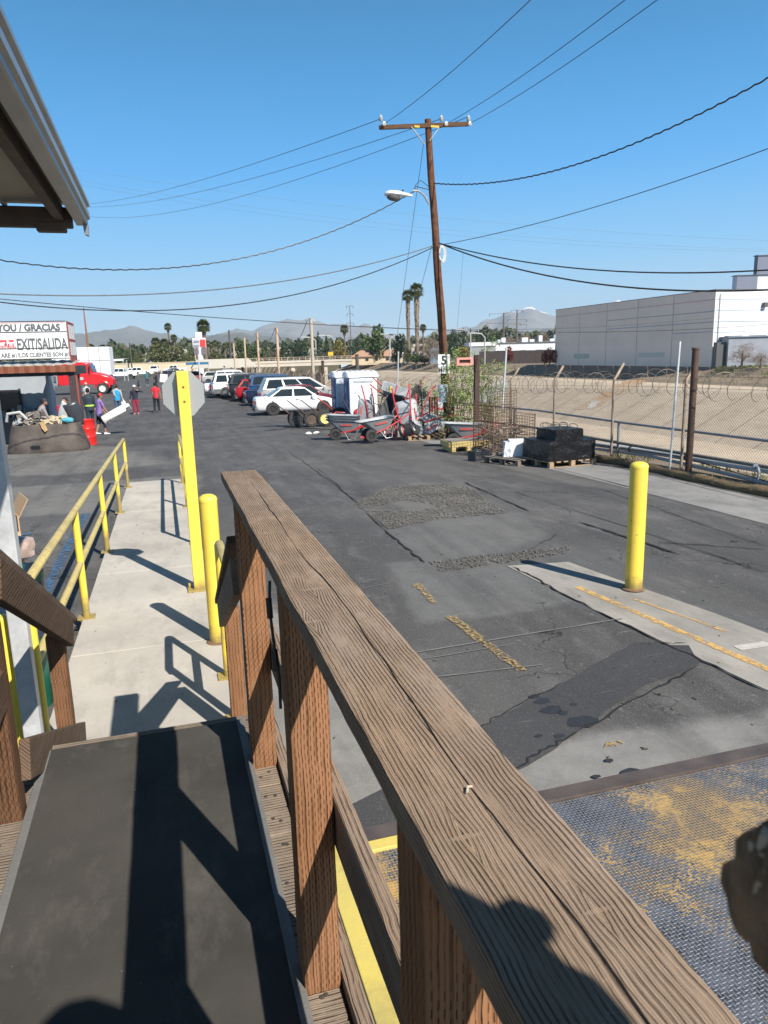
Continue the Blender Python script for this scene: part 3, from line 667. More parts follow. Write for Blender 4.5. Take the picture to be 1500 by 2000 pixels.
# ---------------------------------------------------------------- roof over the shed at the left
RF = M('roof_metal', (.20, .20, .205), .45, .6, .2, 2, .1); RFU = M('roof_underside', (.46, .43, .37), .7, .1, .25, 1.2, .1, 8, dirt=.5)
GUT = M('gutter', (.30, .31, .33), .4, .5, .15, 3, .1); WDK = M('soffit_wood', (.13, .10, .08), .85, 0, .35, 5, .4, 20)
t = thing('shed_roof', 'corner of a low metal shed roof with stepped gutter and dark underside', 'roof', (-1.6, 2, 3.6))
prof = [(-.286, 3.600), (-.278, 3.605), (-.278, 3.640), (-.266, 3.648), (-.266, 3.690), (-.276, 3.694), (-.276, 3.730), (-.262, 3.738), (-.262, 3.765), (-.300, 3.775), (-.33, 3.76), (-.33, 3.60)]
b = MB(); b.prism([(x, -2.5, 3.6+(z-3.6)*.64) for x, z in prof], (0, 6.54, 0)); b.build('gutter', GUT, t, world=True)
b = MB()
for i in range(16):
    x0 = -.335-i*.30; b.box((x0-.292, -2.5, 3.690), (x0, 4.02, 3.70)); b.box((x0-.30, -2.5, 3.668), (x0-.288, 4.02, 3.702))
b.build('soffit_panels', RFU, t, world=True)
b = MB(); b.box((-5.2, -2.5, 3.7035), (-.332, 4.02, 3.709)); b.build('roof_sheet', RF, t, world=True)
b = MB(); b.box((-.415, -2.5, 3.605), (-.375, 3.93, 3.667)); b.box((-.72, -2.5, 3.605), (-.68, 3.93, 3.667)); b.box((-1.3, -2.5, 3.605), (-1.26, 3.93, 3.667)); b.build('purlins', WDK, t, world=True)
b = MB(); b.box((-5.2, 3.935, 3.575), (-.34, 3.99, 3.665)); b.box((-.50, 3.93, 3.555), (-.37, 3.992, 3.60)); b.build('end_beam', WDK, t, world=True, bevel=.006)
b = MB(); b.prism([(-.30, 4.0, 3.60), (-.275, 4.0, 3.60), (-.278, 4.0, 3.55), (-.295, 4.0, 3.555)], (0, .045, 0)); b.build('downspout_stub', GUT, t, world=True)
GALV = M('galvanised', (.50, .51, .52), .45, .25, .25, 9, .1, 60, (.66, .67, .68), dirt=.3)
b = MB(); b.box((-.045, -.045, 0), (.045, .045, 2.95)); t = thing('steel_column', 'mottled galvanised square steel column by the left stair railing', 'column', (-.825, 4.05, .65))
b.build('shaft', GALV, t, bevel=.006); b = MB(); b.box((-.1, -.1, 0), (.1, .1, .012)); b.build('base_plate', GALV, t)
# ---------------------------------------------------------------- yellow pipe rails, bollards, stop sign
a = N('yellow_paint'); s_ = a.sep(a.co.outputs['Object']); v = a.mapping(); c = a.mix(a.ramp(a.noise(2.5, 4, .6, v), .3, .7), (.87, .66, .085), (.78, .56, .075))
c = a.mix(a.math('MULTIPLY', a.ramp(a.noise(1, 5, .7, a.mapping((16, 16, 1.2))), .56, .72), .38), c, (.42, .32, .10))
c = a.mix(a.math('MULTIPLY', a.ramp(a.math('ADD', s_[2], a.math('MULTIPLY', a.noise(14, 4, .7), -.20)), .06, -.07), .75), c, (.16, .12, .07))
c = a.mix(a.math('MULTIPLY', a.ramp(a.noise(5, 5, .7, v), .58, .78), .30), c, (.30, .26, .15))
c = a.mix(a.ramp(a.noise(17, 5, .75, v), .665, .68), c, (.15, .10, .07)); _mc['yellow_paint'] = YP = a.out(c, .45, 0, a.bump(a.noise(60, 3, .6, v), .15, .01))
YPW = M('worn_yellow_rail', (.62, .49, .17), .55, 0, .2, 8, .15, 60, (.50, .40, .17), .45, chips=(34, .62, (.14, .12, .09)))
def pipe_rail(label, xs, ys, h=.94):
    t = thing('pipe_railing', label, 'pipe railing', (xs, ys[0], walk_z(ys[0])))
    f = lambda y: walk_z(y)
    b = MB(); b.tube([(xs, ys[0]-.05, f(ys[0])+h-.06), (xs, ys[0]-.03, f(ys[0])+h)]+[(xs, y, f(y)+h) for y in ys[1:-1]]+[(xs, ys[-1]-.05, f(ys[-1])+h), (xs, ys[-1]+.02, f(ys[-1])+h-.06)], .028, 12)
    b.build('top_rail', YPW, t, True, world=True)
    b = MB(); b.tube([(xs, y, f(y)+h*.52) for y in ys], .026, 12); b.build('middle_rail', YPW, t, True, world=True)
    for y in ys:
        b = MB(); b.tube([(xs, y, f(y)+.005), (xs, y, f(y)+h-.01)], .030, 12); p = b.build('post', YP, t, True, world=True)
        b = MB(); b.cbox((xs, y, f(y)+.007), (.14, .12, .012)); b.build('foot_plate', YP, p, world=True)
    return t
pipe_rail('long yellow pipe railing along the left edge of the concrete walkway', -.79, [4.15, 6.5, 9.1, 11.9, 14.8])
pipe_rail('yellow pipe railing along the far right edge of the walkway beside the stop sign post', .235, [9.1, 11.96, 14.9])
pipe_rail('short yellow pipe railing on the right of the walkway nearest the wooden railing', .268, [4.08, 4.75])
b = MB(); b.tube([(-.93, 4.15, .65), (-.93, 4.15, 1.62)], .045, 14); t = thing('pipe_post', 'short shaded yellow pipe post behind the left stair railing', 'post', (-.93, 4.15, .65)); b.build('pipe', YP, t, True, world=True)
b = MB(); b.lathe([(.045, 0), (.04, .015), (.0, .02)], (0, 0, .97), 14, caps=False); b.build('cap', YP, t, True)
def bollard(label, x, y, z, h, r):
    t = thing('bollard', label, 'bollard', (x, y, z), group=None)
    b = MB(); b.lathe([(r, 0), (r, h-.03), (r*1.0, h-.03)], (0, 0, 0), 28, caps=False); b.build('pipe', YP, t, True)
    b = MB(); b.lathe([(r*1.02, h-.03), (r*1.03, h-.012), (r*.9, h+.008), (r*.55, h+.022), (0.001, h+.028)], (0, 0, 0), 28, caps=False); b.build('cap', YP, t, True)
    b = MB(); b.lathe([(r+.03, 0), (r+.02, .008), (r, .015)], (0, 0, 0), 24, caps=False); b.build('base_collar', M('rust_chip', (.20, .12, .07), .9, 0, .3, 20), t, True); return t
p = at_y(437, 1262, 5.47); bollard('thick yellow bollard on the walkway beside the wooden railing', .255, 5.47, walk_z(5.47), 1.13, .066)
p = ground_at(1237, 1152); bollard('yellow bollard standing alone on the pale concrete island', p.x, p.y, gz(p.y)+.016, 1.215, .082)
# stop sign seen from behind
p = Vector((.185, 7.0, walk_z(7.0)))
t = thing('stop_sign', 'back of an octagonal sign on a square yellow post by the walkway', 'sign', p)
b = MB(); b.box((-.052, -.052, 0), (.052, .052, 2.075)); b.build('post', YP, t, bevel=.006)
b = MB(); b.box((-.11, -.09, 0), (.09, .09, .02)); b.box((-.10, .03, .02), (-.07, .08, .06)); b.build('base_plate', YP, t, bevel=.003)
b = MB(); Rr = .20; oc = [(math.cos(R(22.5+45*i))*Rr*1.0, .057, 1.865+math.sin(R(22.5+45*i))*Rr*1.09) for i in range(8)]; b.prism(oc, (0, .004, 0))
SB = M('sign_back', (.50, .51, .50), .38, .6, .15, 3, .05); b.build('sign_panel', SB, t)
b = MB(); b.prism([(c[0]*.97, .0615, (c[2]-1.865)*.97+1.865) for c in oc], (0, .001, 0)); b.build('sign_face', M('stop_red', (.55, .03, .03), .4, 0, .1), t)
tx = text_mesh('lettering', 'STOP', .14, M('stop_white', (.8, .8, .8), .4), t, .001, .003); tx.rotation_euler = (R(90), 0, R(180)); tx.location = (0, .064, 1.865)
b = MB(); [b.tube([(0, .06-.115, z), (0, .05-.1, z)], .012, 8) for z in (1.80, 1.93)]; b.build('bolt', M('rust', (.25, .10, .04), .8), t)
# ================================================================ FENCE ALONG THE CHANNEL
RUSTW = M('rusty_galv', (.40, .36, .31), .7, .2, .3, 9, .2, 60, (.34, .20, .11), .3)
GREYP = M('grey_pipe', (.30, .33, .37), .55, .2, .2, 4, .15, 60, (.24, .26, .29), .35)
WIRE = M('fence_wire', (.20, .18, .16), .6, .5, .3, 3, 0)
DKPOST = M('dark_rust', (.075, .045, .035), .75, .2, .4, 8, .3, 60, (.12, .07, .05))
WHP = M('white_post', (.62, .63, .62), .55, .1, .15, 5, .1, 60, (.50, .52, .52), .2)
FX = 9.42
fposts = [9.0, 11.72, 14.04, 16.58, 19.0, 21.5, 24.0, 26.5, 29.0]+[31.5+2.6*i for i in range(22)]
fz = lambda y: gz(y)-.02
t = thing('chain_link_fence', 'rusty chain link fence with coiled razor wire along the concrete channel', 'fence', (FX, 9, fz(9)))
for i, y in enumerate(fposts):
    z = fz(y); b = MB(); b.tube([(FX, y, z-.1), (FX, y, z+1.75)], .028, 8); b.tube([(FX, y, z+1.72), (FX+.24, y+.02, z+2.08)], .032, 6)
    b.build('post', RUSTW, t, True, world=True)
def mesh_net(y0, y1, zb, zt, x, d=.062, r=.0021):
    b = MB(); H = zt-zb; k = y0-H
    while k < y1:
        for sg in (1, -1):
            a0, z0, a1, z1 = (k, zb, k+H, zt) if sg > 0 else (k+H, zb, k, zt)
            # clip to the span
            P, Q = Vector((a0, z0)), Vector((a1, z1))
            if P.x > Q.x: P, Q = Q, P
            if Q.x <= y0 or P.x >= y1: continue
            D = Q-P; t0 = max(0, (y0-P.x)/D.x); t1 = min(1, (y1-P.x)/D.x)
            if t1-t0 < .02: continue
            A_, B_ = P+D*t0, P+D*t1; ja, jb = fz(A_.x)-fz(y0), fz(B_.x)-fz(y0)
            b.tube([(x, A_.x, A_.y+ja), (x, B_.x, B_.y+jb)], r, 3, False)
        k += d*1.0
    return b
for i in range(len(fposts)-1):
    y0, y1 = fposts[i], fposts[i+1]; d = .062 if y0 < 22 else (.10 if y0 < 40 else .25)
    if y0 > 60: break
    mesh_net(y0, y1, fz(y0)+.03, fz(y0)+1.55, FX-.02, d, .0022 if y0 < 22 else .003).build('wire_mesh', WIRE, t, world=True)
b = MB()
for k, h in enumerate((1.60, 1.80, 1.95)):
    b.tube([(FX+(0, .08, .18)[k], y, fz(y)+h) for y in fposts], .003, 4)
b.build('barbed_strands', WIRE, t, world=True)
b = MB(); pts = []; y = 8.0; k = 0
while y < 62:
    a = k*2*math.pi/14; rr = .23+.035*math.sin(k*.31)+.02*math.sin(k*.077); pts.append((FX+.02+math.cos(a)*rr+.03*math.sin(k*.05), y, fz(y)+1.66+math.sin(a)*rr+.04*math.sin(y*1.7))); y += .024+.012*math.sin(k*.09); k += 1
b.tube(pts, .0055, 4); b.build('razor_coil', M('razor_wire', (.22, .19, .165), .6, .5, .2, 3, 0), t, world=True)
def long_pipe(label, x, pts, r, mat=GREYP, n=10):
    t = thing('steel_pipe', label, 'pipe', (x, pts[0][0], pts[0][1])); b = MB(); b.tube([(x, y, z) for y, z in pts], r, n)
    b.build('pipe', mat, t, True, world=True); return t
tp = long_pipe('upper grey guard pipe running level behind the chain link', 9.56, [(7, 1.40), (13.6, 1.36), (17.7, 1.38), (30, 1.15), (42, .95), (75, .9)], .027)
for y in (9.0, 14, 19, 24, 29, 34, 39): b = MB(); b.tube([(9.56, y, fz(y)-.2), (9.56, y, min(1.36, 1.40-(y-17)*.02 if y > 17 else 1.36))], .03, 8); b.build('stand', GREYP, tp, True, world=True)
long_pipe('lower dark guard pipe with flaking tape behind the chain link', 9.55, [(7, .98), (13.6, .91), (17.7, .91), (30, .62), (42, .45), (75, .4)], .034, M('taped_pipe', (.16, .16, .14), .8, .1, .4, 12, .3, 60, (.30, .30, .26)))
PVC = M('pvc_pipe', (.60, .64, .68), .5, 0, .12, 4, .1)
b1 = long_pipe('thick pale pipe resting behind the fence at ankle height', 9.62, [(7, .93), (10.5, .86), (13, .82), (17, .70)], .055, PVC, 12)
for y in (11.8, 13.6): b = MB(); b.lathe([(.068, -.03), (.068, .03)], (9.62, y, .845 if y < 12 else .80), 14, 'y'); b.build('coupling', M('black_clamp', (.03, .03, .035), .6), b1, True, world=True)
long_pipe('thinner pale pipe sagging below the thick one behind the fence', 9.60, [(7, .62), (9, .64), (11, .70), (13, .74), (17, .58)], .034, PVC)
long_pipe('black cable sagging between the pale pipes behind the fence', 9.52, [(7.4, .74), (9.4, .70), (11, .80), (12, .86), (14, .80), (17, .74)], .010, M('cable_black', (.015, .015, .015), .5))
p = at_x(1480, 950, 9.3); t = thing('steel_valve', 'dark valve stub with elbow standing by the fence at the right edge', 'valve', (9.3, p.y, gz(p.y)))
b = MB(); b.tube([(0, 0, 0), (0, 0, .26), (.01, .04, .32), (.01, .14, .34)], .025, 8); b.build('riser', GREYP, t, True)
b = MB(); b.lathe([(.05, -.012), (.05, .012)], (0.01, .1, .34), 12, 'y'); b.build('hand_wheel', GREYP, t, True)
# the dark post and the white thin post
t = thing('steel_post', 'dark rusty steel post standing before the fence', 'post', (9.28, 11.34, gz(11.3)-.02)); b = MB(); b.tube([(0, 0, -.1), (.0, 0, 2.30)], .062, 14); b.build('pipe', DKPOST, t, True)
b = MB(); b.lathe([(.075, 0), (.07, .03), (.0, .035)], (0, 0, 2.29), 12, caps=False); b.build('cap', DKPOST, t, True)
pb = at_x(1308, 916, 9.25); pt = at_x(1328, 667, 9.38)
t = thing('steel_post', 'thin leaning whitish pole beside the dark rusty post', 'post', pb); b = MB(); b.tube([pb, pt], .022, 8); b.build('pole', WHP, t, True, world=True)
def thin_pole(label, base, top, r, mat, cat='post', name='metal_pole'):
    t = thing(name, label, cat, base); b = MB(); b.tube([base, top], r, 8); b.build('shaft', mat, t, True, world=True)
    b = MB(); b.lathe([(r*1.25, -.02), (r*1.25, .02), (0, .03)], top, 8, caps=False); b.build('cap', mat, t, True, world=True); return t
thin_pole('tall white pole rising behind the rusty wire cage', at_x(981, 800, 9.15), at_x(989, 681, 9.2), .028, WHP)
thin_pole('white pole between the portable toilets and the sign pole', at_x(775, 800, 9.2), at_x(778, 688, 9.2), .03, WHP)
# fibre roll and weeds
a = N('straw'); v = a.mapping((8, 1, 8)); c = a.mix(a.ramp(a.noise(9, 5, .7, v), .35, .65), (.34, .25, .13), (.17, .12, .07)); STRAW = a.out(c, .95, 0, a.bump(a.noise(60, 3, .7, v), 1, .02))
b = MB(); pts = []; rr = []; y = 5.5
while y < 15.3: pts.append((8.88+.06*math.sin(y*1.1)+.02*math.sin(y*5), y, gz(y)+.045+.01*math.sin(y*3.1))); rr.append(.085+.014*math.sin(y*4.3)+.01*math.sin(y*9.1)); y += .12
b.tube(pts, rr, 12); tag(b.build('fibre_roll', STRAW, None, True), 'long tan straw fibre roll lying at the foot of the fence', 'straw roll')
b = MB()
for i in range(1500):
    q = pts[rnd.randrange(len(pts))]; an = rnd.uniform(0, math.pi); p0 = Vector(q)+Vector((math.cos(an)*.08, rnd.uniform(-.06, .06), math.sin(an)*.08)); d = Vector((rnd.uniform(-.06, .06), rnd.uniform(-.09, .09), rnd.uniform(-.01, .05)))
    b.quad(p0, p0+d, p0+d+Vector((.004, .004, .006)))
tag(b.build('loose_straw', STRAW), 'loose straw sticking out of the fibre roll', 'straw', kind='stuff')
b = MB()
for i in range(2600):
    y = rnd.uniform(6, 34) if rnd.random() < .7 else rnd.uniform(6, 12); x = rnd.uniform(9.0, 10.3); h = rnd.uniform(.04, .16)
    if noise.noise(Vector((x, y*.6, 0))) < -.05: continue
    an = rnd.random()*6.28; b.quad((x-math.cos(an)*.02, y-math.sin(an)*.02, gz(y)-.02), (x+math.cos(an)*.02, y+math.sin(an)*.02, gz(y)-.02), (x+rnd.uniform(-.06, .06), y+rnd.uniform(-.06, .06), gz(y)+h))
tag(b.build('fence_weeds', leafmat('weed', (.12, .16, .05), (.30, .26, .14), None, 3)), 'short dry and green weeds along the foot of the fence', 'weeds', kind='stuff')

# ================================================================ UTILITY POLE
PW = wood('pole_wood', (.150, .062, .032), (.04, .018, .012), along='z', freq=14, depth=.01, weather=(.20, .10, .062), contrast=.8)
ARMW = wood('arm_wood', (.155, .085, .048), (.05, .025, .015), along='x', freq=20, depth=.008)
PB = Vector((8.93, 22.5, gz(22.5))); PT = Vector((8.30, 22.5, 9.80))
up = thing('utility_pole', 'tall brown wooden utility pole with one crossarm and a street lamp', 'utility pole', PB)
b = MB(); b.tube([PB-Vector((0, 0, .3))]+[PB.lerp(PT, i/12)+Vector((.012*math.sin(i*1.7), 0, 0)) for i in range(13)], [.155]+[.15-.055*i/12 for i in range(13)], 18); b.build('shaft', PW, up, True, world=True)
A0, A1 = at_y(741, 249, 22.42), at_y(918, 242, 22.42)
b = MB(); b.beam(A0, A1, .095, .115); b.build('crossarm', ARMW, up, world=True, bevel=.006)
STR = M('brace_grey', (.42, .40, .37), .6, .3, .2, 5, .1)
for q0, q1 in (((803, 247), (829, 282)), ((857, 250), (839, 275))):
    b = MB(); b.beam(at_y(*q0, 22.35), at_y(*q1, 22.37), .02, .04, (0, 1, 0)); b.build('brace', STR, up, world=True)
for (u0, u1) in ((809, 820), (841, 858)):
    b = MB(); b.cbox((at_y((u0+u1)/2, 247, 22.35)), ((u1-u0)/1430*22, .012, .06)); b.build('number_tag', M('tag_yellow', (.55, .40, .04), .5), up, world=True)
PORC = M('porcelain', (.55, .55, .53), .25, 0, .15, 8, 0)
for u in (744, 862, 915):
    q = at_y(u, 240, 22.42); iz = Vector((0, 0, 1)); b = MB()
    b.lathe([(.012, 0), (.012, .04), (.05, .05), (.06, .075), (.035, .085), (.06, .10), (.062, .12), (.035, .13), (.055, .145), (.055, .165), (.025, .185), (.02, .22)], q, 12); ins = b.build('insulator', PORC, up, True, world=True)
for u in (749, 870, 916):
    q = at_y(u, 243, 22.33); b = MB(); b.lathe([(.02, -.10), (.055, -.09), (.06, -.05), (.05, -.045), (.05, 0), (.02, .02)], q, 12, 'y'); b.build('insulator', PORC, up, True, world=True)
# street lamp
L0, L1 = at_y(838, 398, 22.36), at_y(806, 374, 22.25)
b = MB(); pts = [L0, L0.lerp(L1, .35)+Vector((0, -.02, .13)), L0.lerp(L1, .7)+Vector((0, -.05, .12)), L1+Vector((0, 0, .02))]; b.tube(pts, .028, 10); b.build('lamp_arm', STR, up, True, world=True)
LH = at_y(780, 381, 22.25)
lampm = M('lamp_shell', (.72, .74, .76), .4, .1, .08, 3, 0); b = MB(); rings = []
for i, (x, w, zt, zb) in enumerate(((-.46, .02, .0, -.06), (-.42, .11, .06, -.07), (-.30, .17, .11, -.07), (-.05, .17, .12, -.06), (.12, .13, .10, -.03), (.28, .08, .08, .0), (.40, .04, .06, .02))):
    rings.append([Vector((x, math.cos(6.283*k/12)*w, (zt if math.sin(6.283*k/12) >= 0 else -zb)*math.sin(6.283*k/12))) for k in range(12)])
b.loft(rings); hd = b.build('lamp_head', lampm, up, True); hd.location = LH-PB; hd.rotation_euler = (0, R(4), 0)
b = MB(); b.blob((-.18, 0, -.07), (.22, .14, .12), 14); b.build('lamp_lens', M('lamp_lens', (.12, .12, .11), .25, 0, .2, 5, 0), hd, True)
b = MB(); b.lathe([(.03, 0), (.03, .05), (0, .055)], (.1, 0, .11), 8, caps=False); b.build('photocell', M('black_plastic', (.03, .03, .03), .5), hd, True)
b = MB()
for i in range(4):
    q = PB.lerp(PT, .615)+Vector((.13, -.1, 0)); rr = .16+.015*i
    b.tube([q+Vector((math.cos(6.283*k/14)*rr*.5+.02*i, .01*i, math.sin(6.283*k/14)*rr*1.25-.18)) for k in range(15)], .012, 5)
b.build('cable_coil', M('white_cable', (.65, .65, .63), .5), up, True, world=True)
b = MB(); b.tube([PB.lerp(PT, .79)+Vector((-.09, -.1, 0)), at_y(812, 364, 22.3), at_y(808, 370, 22.3)], .012, 5); b.tube([PB.lerp(PT, .795)+Vector((-.09, -.1, 0)), at_y(822, 352, 22.3), at_y(811, 362, 22.3), at_y(811, 372, 22.3)], .010, 5); b.build('service_drop', M('cable_black', (.015, .015, .015), .5), up, True, world=True)
# 5 mph board on the pole
t = thing('speed_sign', 'white speed board reading 5 MPH fixed to the utility pole', 'sign', at_y(867, 711, 22.25))
b = MB(); b.cbox((0, 0, 0), (.40, .012, .60)); b.build('board', M('board_white', (.78, .78, .76), .5, 0, .06, 3, 0, chips=(9, .72, (.35, .33, .3))), t, bevel=.003)
BLK = M('letter_black', (.02, .02, .02), .6, 0, .1)
x = text_mesh('numeral', '5', .38, BLK, t, .001, .012); x.rotation_euler = (R(90), 0, 0); x.location = (0, -.009, .10)
x = text_mesh('lettering', 'MPH', .20, BLK, t, .001, .001); x.rotation_euler = (R(90), 0, 0); x.location = (0, -.009, -.19)
t = thing('plastic_sheet', 'pale blue plastic sheet taped low on the utility pole', 'plastic sheet', at_y(864, 768, 22.25)); b = MB()
rings = [[Vector((math.cos(a_)*(.16+.02*math.sin(z_*9)), math.sin(a_)*(.16)-.02, z_)) for a_ in [R(200+20*k) for k in range(8)]] for z_ in [-.28+.07*i for i in range(9)]]
b.loft(rings, False, False); b.build('sheet', M('pale_plastic', (.45, .53, .66), .3, 0, .2, 6, .2), t, True)
# rusty boards / posts round the pole foot
for (u, v0, v1, w, dx, lab) in ((842, 850, 775, .17, 0, 'leftmost rust red steel post left of the utility pole'), (852, 850, 775, .15, .05, 'rust red steel post just left of the utility pole'), (877, 856, 776, .15, 0, 'rust red steel post just right of the utility pole'), (885, 858, 773, .12, 0, 'rightmost rust red steel post with dark side by the utility pole')):
    q = at_y(u, v0, 22.1+dx); q.z = gz(22)-.02; h = at_y(u, v1, 22.1+dx).z-q.z
    t = thing('steel_post', lab, 'post', q, group='rust red posts guarding the utility pole'); b = MB(); hw = w*.5*.6
    b.box((-hw, -hw*.3, 0), (hw, hw*.3, h)); b.box((-hw, -hw, 0), (-hw*.85, hw, h)); b.box((hw*.85, -hw, 0), (hw, hw, h)); b.build('channel_section', M('rust_red', (.26, .085, .045), .75, .1, .3, 6, .3, 60, (.16, .06, .04)), t, bevel=.003)
    b = MB(); b.box((-hw*1.3, -hw*1.3, 0), (hw*1.3, hw*1.3, .012)); b.build('base_plate', M('rust_red', (0, 0, 0)), t)
# dark post with pink box frame
q = at_y(931, 845, 19.6); q.z = gz(19.6); t = thing('sign_post', 'dark wooden post carrying a faded pink open frame', 'sign post', q)
ht = at_y(931, 693, 19.6).z-q.z; b = MB(); b.box((-.075, -.05, 0), (.075, .05, ht)); b.build('post', M('dark_post_wood', (.075, .045, .035), .8, 0, .3, 8, .3, 60), t, bevel=.006)
PK = M('faded_pink', (.60, .22, .18), .6, 0, .2, 4, .1, 60, (.66, .32, .27)); c = at_y(907, 706, 19.5)-q; w, h = .50, .22; b = MB()
b.cbox((c.x, c.y, c.z+h/2-.03), (w, .08, .06)); b.cbox((c.x, c.y, c.z-h/2+.03), (w, .08, .06)); b.cbox((c.x-w/2+.04, c.y, c.z), (.08, .078, h-.122)); b.cbox((c.x+w/2-.04, c.y, c.z), (.08, .078, h-.122)); b.build('frame', PK, t)
b = MB(); b.cbox((c.x, c.y+.035, c.z), (w*.7, .01, h*.45)); b.build('back_panel', M('brown_back', (.12, .08, .05), .8), t)
# ================================================================ WIRES
CBL = M('cable_black', (.015, .015, .015), .5)
def wire(label, p0, p1, sag, r, mat=CBL, n=40, twist=0, cat='power line', name='power_line', group=None):
    p0 = Vector(p0); p1 = Vector(p1); t = None; b = MB(); pts = []
    for i in range(n+1):
        s = i/n; p = p0.lerp(p1, s); p.z -= 4*sag*s*(1-s)
        if twist: p += Vector((0, math.sin(i*1.9)*twist, math.cos(i*1.9)*twist))
        pts.append(p)
    b.tube(pts, r*.78, 5, True); o = b.build(name, mat, None, True); return tag(o, label, cat, group)
def on(u, v, t): return at_depth(u, v, t)
tA = lambda u, v: at_y(u, v, 22.42)
wire('thin wire from the left end of the crossarm down to the far left', tA(744, 232), on(60, 392, 80), 1.2, .012)
wire('thin wire from the middle crossarm insulator to the far left', tA(862, 232), on(60, 388, 84), 1.6, .012)
wire('thin wire from the right end of the crossarm to the far left', tA(915, 228), on(60, 386, 90), 2.6, .012)
for u0, v0, u1, v1, w in ((749, 243, 1090, -52, 'left end'), (870, 243, 1300, -62, 'middle'), (916, 242, 1360, -57, 'right end')):
    wire('wire rising to the upper right from the %s of the crossarm' % w, tA(u0, v0), on(u1, v1, 11), .12, .010)
wire('thick twisted cable rising from the pole to the right edge', at_y(848, 358, 22.4), on(1560, 118, 13), .65, .022, n=150, twist=.012)
wire('twisted cable falling from the lamp to the left edge', at_y(815, 370, 22.4), on(-60, 498, 17), 1.1, .020, n=150, twist=.010)
SPL = M('spiral_cable', (.22, .22, .23), .5, .2, .8, 40, 0)
wire('pale banded cable sagging from the pole to the left edge', at_y(846, 480, 22.4), on(-60, 571, 16), .55, .018, SPL, n=60)
wire('black cable just under the banded one on the left of the pole', at_y(846, 483, 22.4), on(-60, 582, 16), .9, .018)
wire('upper black cable sagging from the pole to the right edge', at_y(858, 475, 22.3), on(1600, 520, 15), .42, .022)
wire('lower black cable sagging from the pole to the right edge', at_y(858, 475, 22.3), on(1600, 560, 15), .55, .026)
wire('thin cable climbing from the pole coil to the right edge', at_y(862, 478, 22.3), on(1560, 268, 14), .2, .012)
wire('long black cable crossing in front of the whole skyline', on(-60, 578, 30), on(1580, 625, 60), 1.2, .022, n=80)
wire('faint thin cable across the warehouse wall', on(700, 637, 60), on(1580, 598, 60), .9, .014)
for k, (v0, v1, s) in enumerate(((322, 474, 5), (343, 490, 6), (350, 492, 7))):
    wire(('highest', 'middle', 'lowest')[k]+' of the three faint distant wires crossing the sky', on(100, v0, 300), on(1600, v1, 300), s, .035, M('faint_wire', (.16, .17, .19), .6), n=30)
wire('guy wire slanting from the pole top past the palms', tA(828, 275), on(771, 690, 34), 0, .010, cat='guy wire', name='guy_wire', n=4)
wire('short guy wire slanting down left from the middle of the pole', at_y(843, 482, 22.5), on(812, 600, 30), 0, .010, cat='guy wire', name='guy_wire', n=4)
wire('fine vertical wire right of the utility pole', on(905, 492, 26), on(893, 640, 26), 0, .005, cat='guy wire', name='guy_wire', n=4)

# ================================================================ PORTABLE TOILETS
def potty(label, x, y, frontm, sidem, flip=False):
    t = thing('portable_toilet', label, 'portable toilet', (x, y, gz(y)), R(-2), group='portable toilets by the fence'); t.scale = (1.14, 1.08, 1.04)
    # door faces -X ; body 1.1 x 1.15 x 2.0
    b = MB(); b.box((-.53, -.55, .12), (.53, .55, 1.95)); b.build('cabin', sidem, t, bevel=.03)
    b = MB(); rings = []
    for xx in (-.60, -.56, .56, .60):
        e = .04 if abs(xx) > .58 else 0
        rings.append([Vector((xx, -.60+e, 1.92)), Vector((xx, -.56+e, 2.02-e)), Vector((xx, -.3, 2.13-e)), Vector((xx, 0, 2.17-e)), Vector((xx, .3, 2.13-e)), Vector((xx, .56-e, 2.02-e)), Vector((xx, .60-e, 1.92))])
    b.loft(rings); rf = b.build('roof', M('potty_white', (.80, .81, .82), .4, 0, .05, 2, 0), t, True)
    for xx in (-.4, -.2, 0, .2, .4):
        b = MB(); b.tube([(xx, -.58, 2.0), (xx, -.3, 2.145), (xx, 0, 2.185), (xx, .3, 2.145), (xx, .58, 2.0)], .018, 6); b.build('roof_rib', M('potty_rib', (.62, .66, .70), .5), rf, True)
    b = MB(); b.box((-.556, -.42, .18), (-.532, .42, 1.88)); d = b.build('door', frontm, t, bevel=.008)
    b = MB(); b.box((-.566, -.34, .95), (-.557, .34, 1.78)); b.box((-.566, -.34, .28), (-.557, .34, .85)); b.build('door_panel', M('potty_blue_dark', (.03, .08, .26), .5), d, bevel=.004)
    b = MB(); b.box((-.570, -.10, 1.28), (-.5665, .10, 1.52)); b.build('restroom_notice', M('notice_pale', (.30, .42, .62), .5), d)
    b = MB(); b.tube([(-.575, .30, 1.0), (-.60, .30, 1.04), (-.575, .30, 1.10)], .012, 6); b.build('handle', M('black_plastic', (.03, .03, .03), .5), d)
    b = MB(); b.box((-.38, -.562, 1.70), (.38, -.553, 1.78)); [b.box((-.38+.05*i, -.568, 1.705), (-.36+.05*i, -.5625, 1.775)) for i in range(16)]; b.build('vent_grille', M('grille_grey', (.45, .48, .52), .6), t)
    b = MB(); b.box((-.34, -.560, 1.28), (.34, -.552, 1.62)); b.build('side_panel', M('panel_pale', (.70, .72, .76), .5, 0, .1), t, bevel=.006)
    b = MB(); b.box((-.6, -.6, 0), (.6, .6, .12)); b.build('skid', M('potty_skid', (.35, .36, .38), .7), t, bevel=.01)
    return t
PWH = M('potty_side', (.78, .79, .80), .45, 0, .06, 2, .05, chips=(6, .70, (.45, .46, .48))); PBL = M('potty_blue', (.045, .13, .36), .45, 0, .2, 3, .1, 20, (.07, .19, .46)); PBS = M('potty_side_grey', (.60, .66, .74), .5, 0, .2, 3, .05)
potty('white sided portable toilet, nearer of the two by the fence', 8.2, 31.0, PBL, PWH)
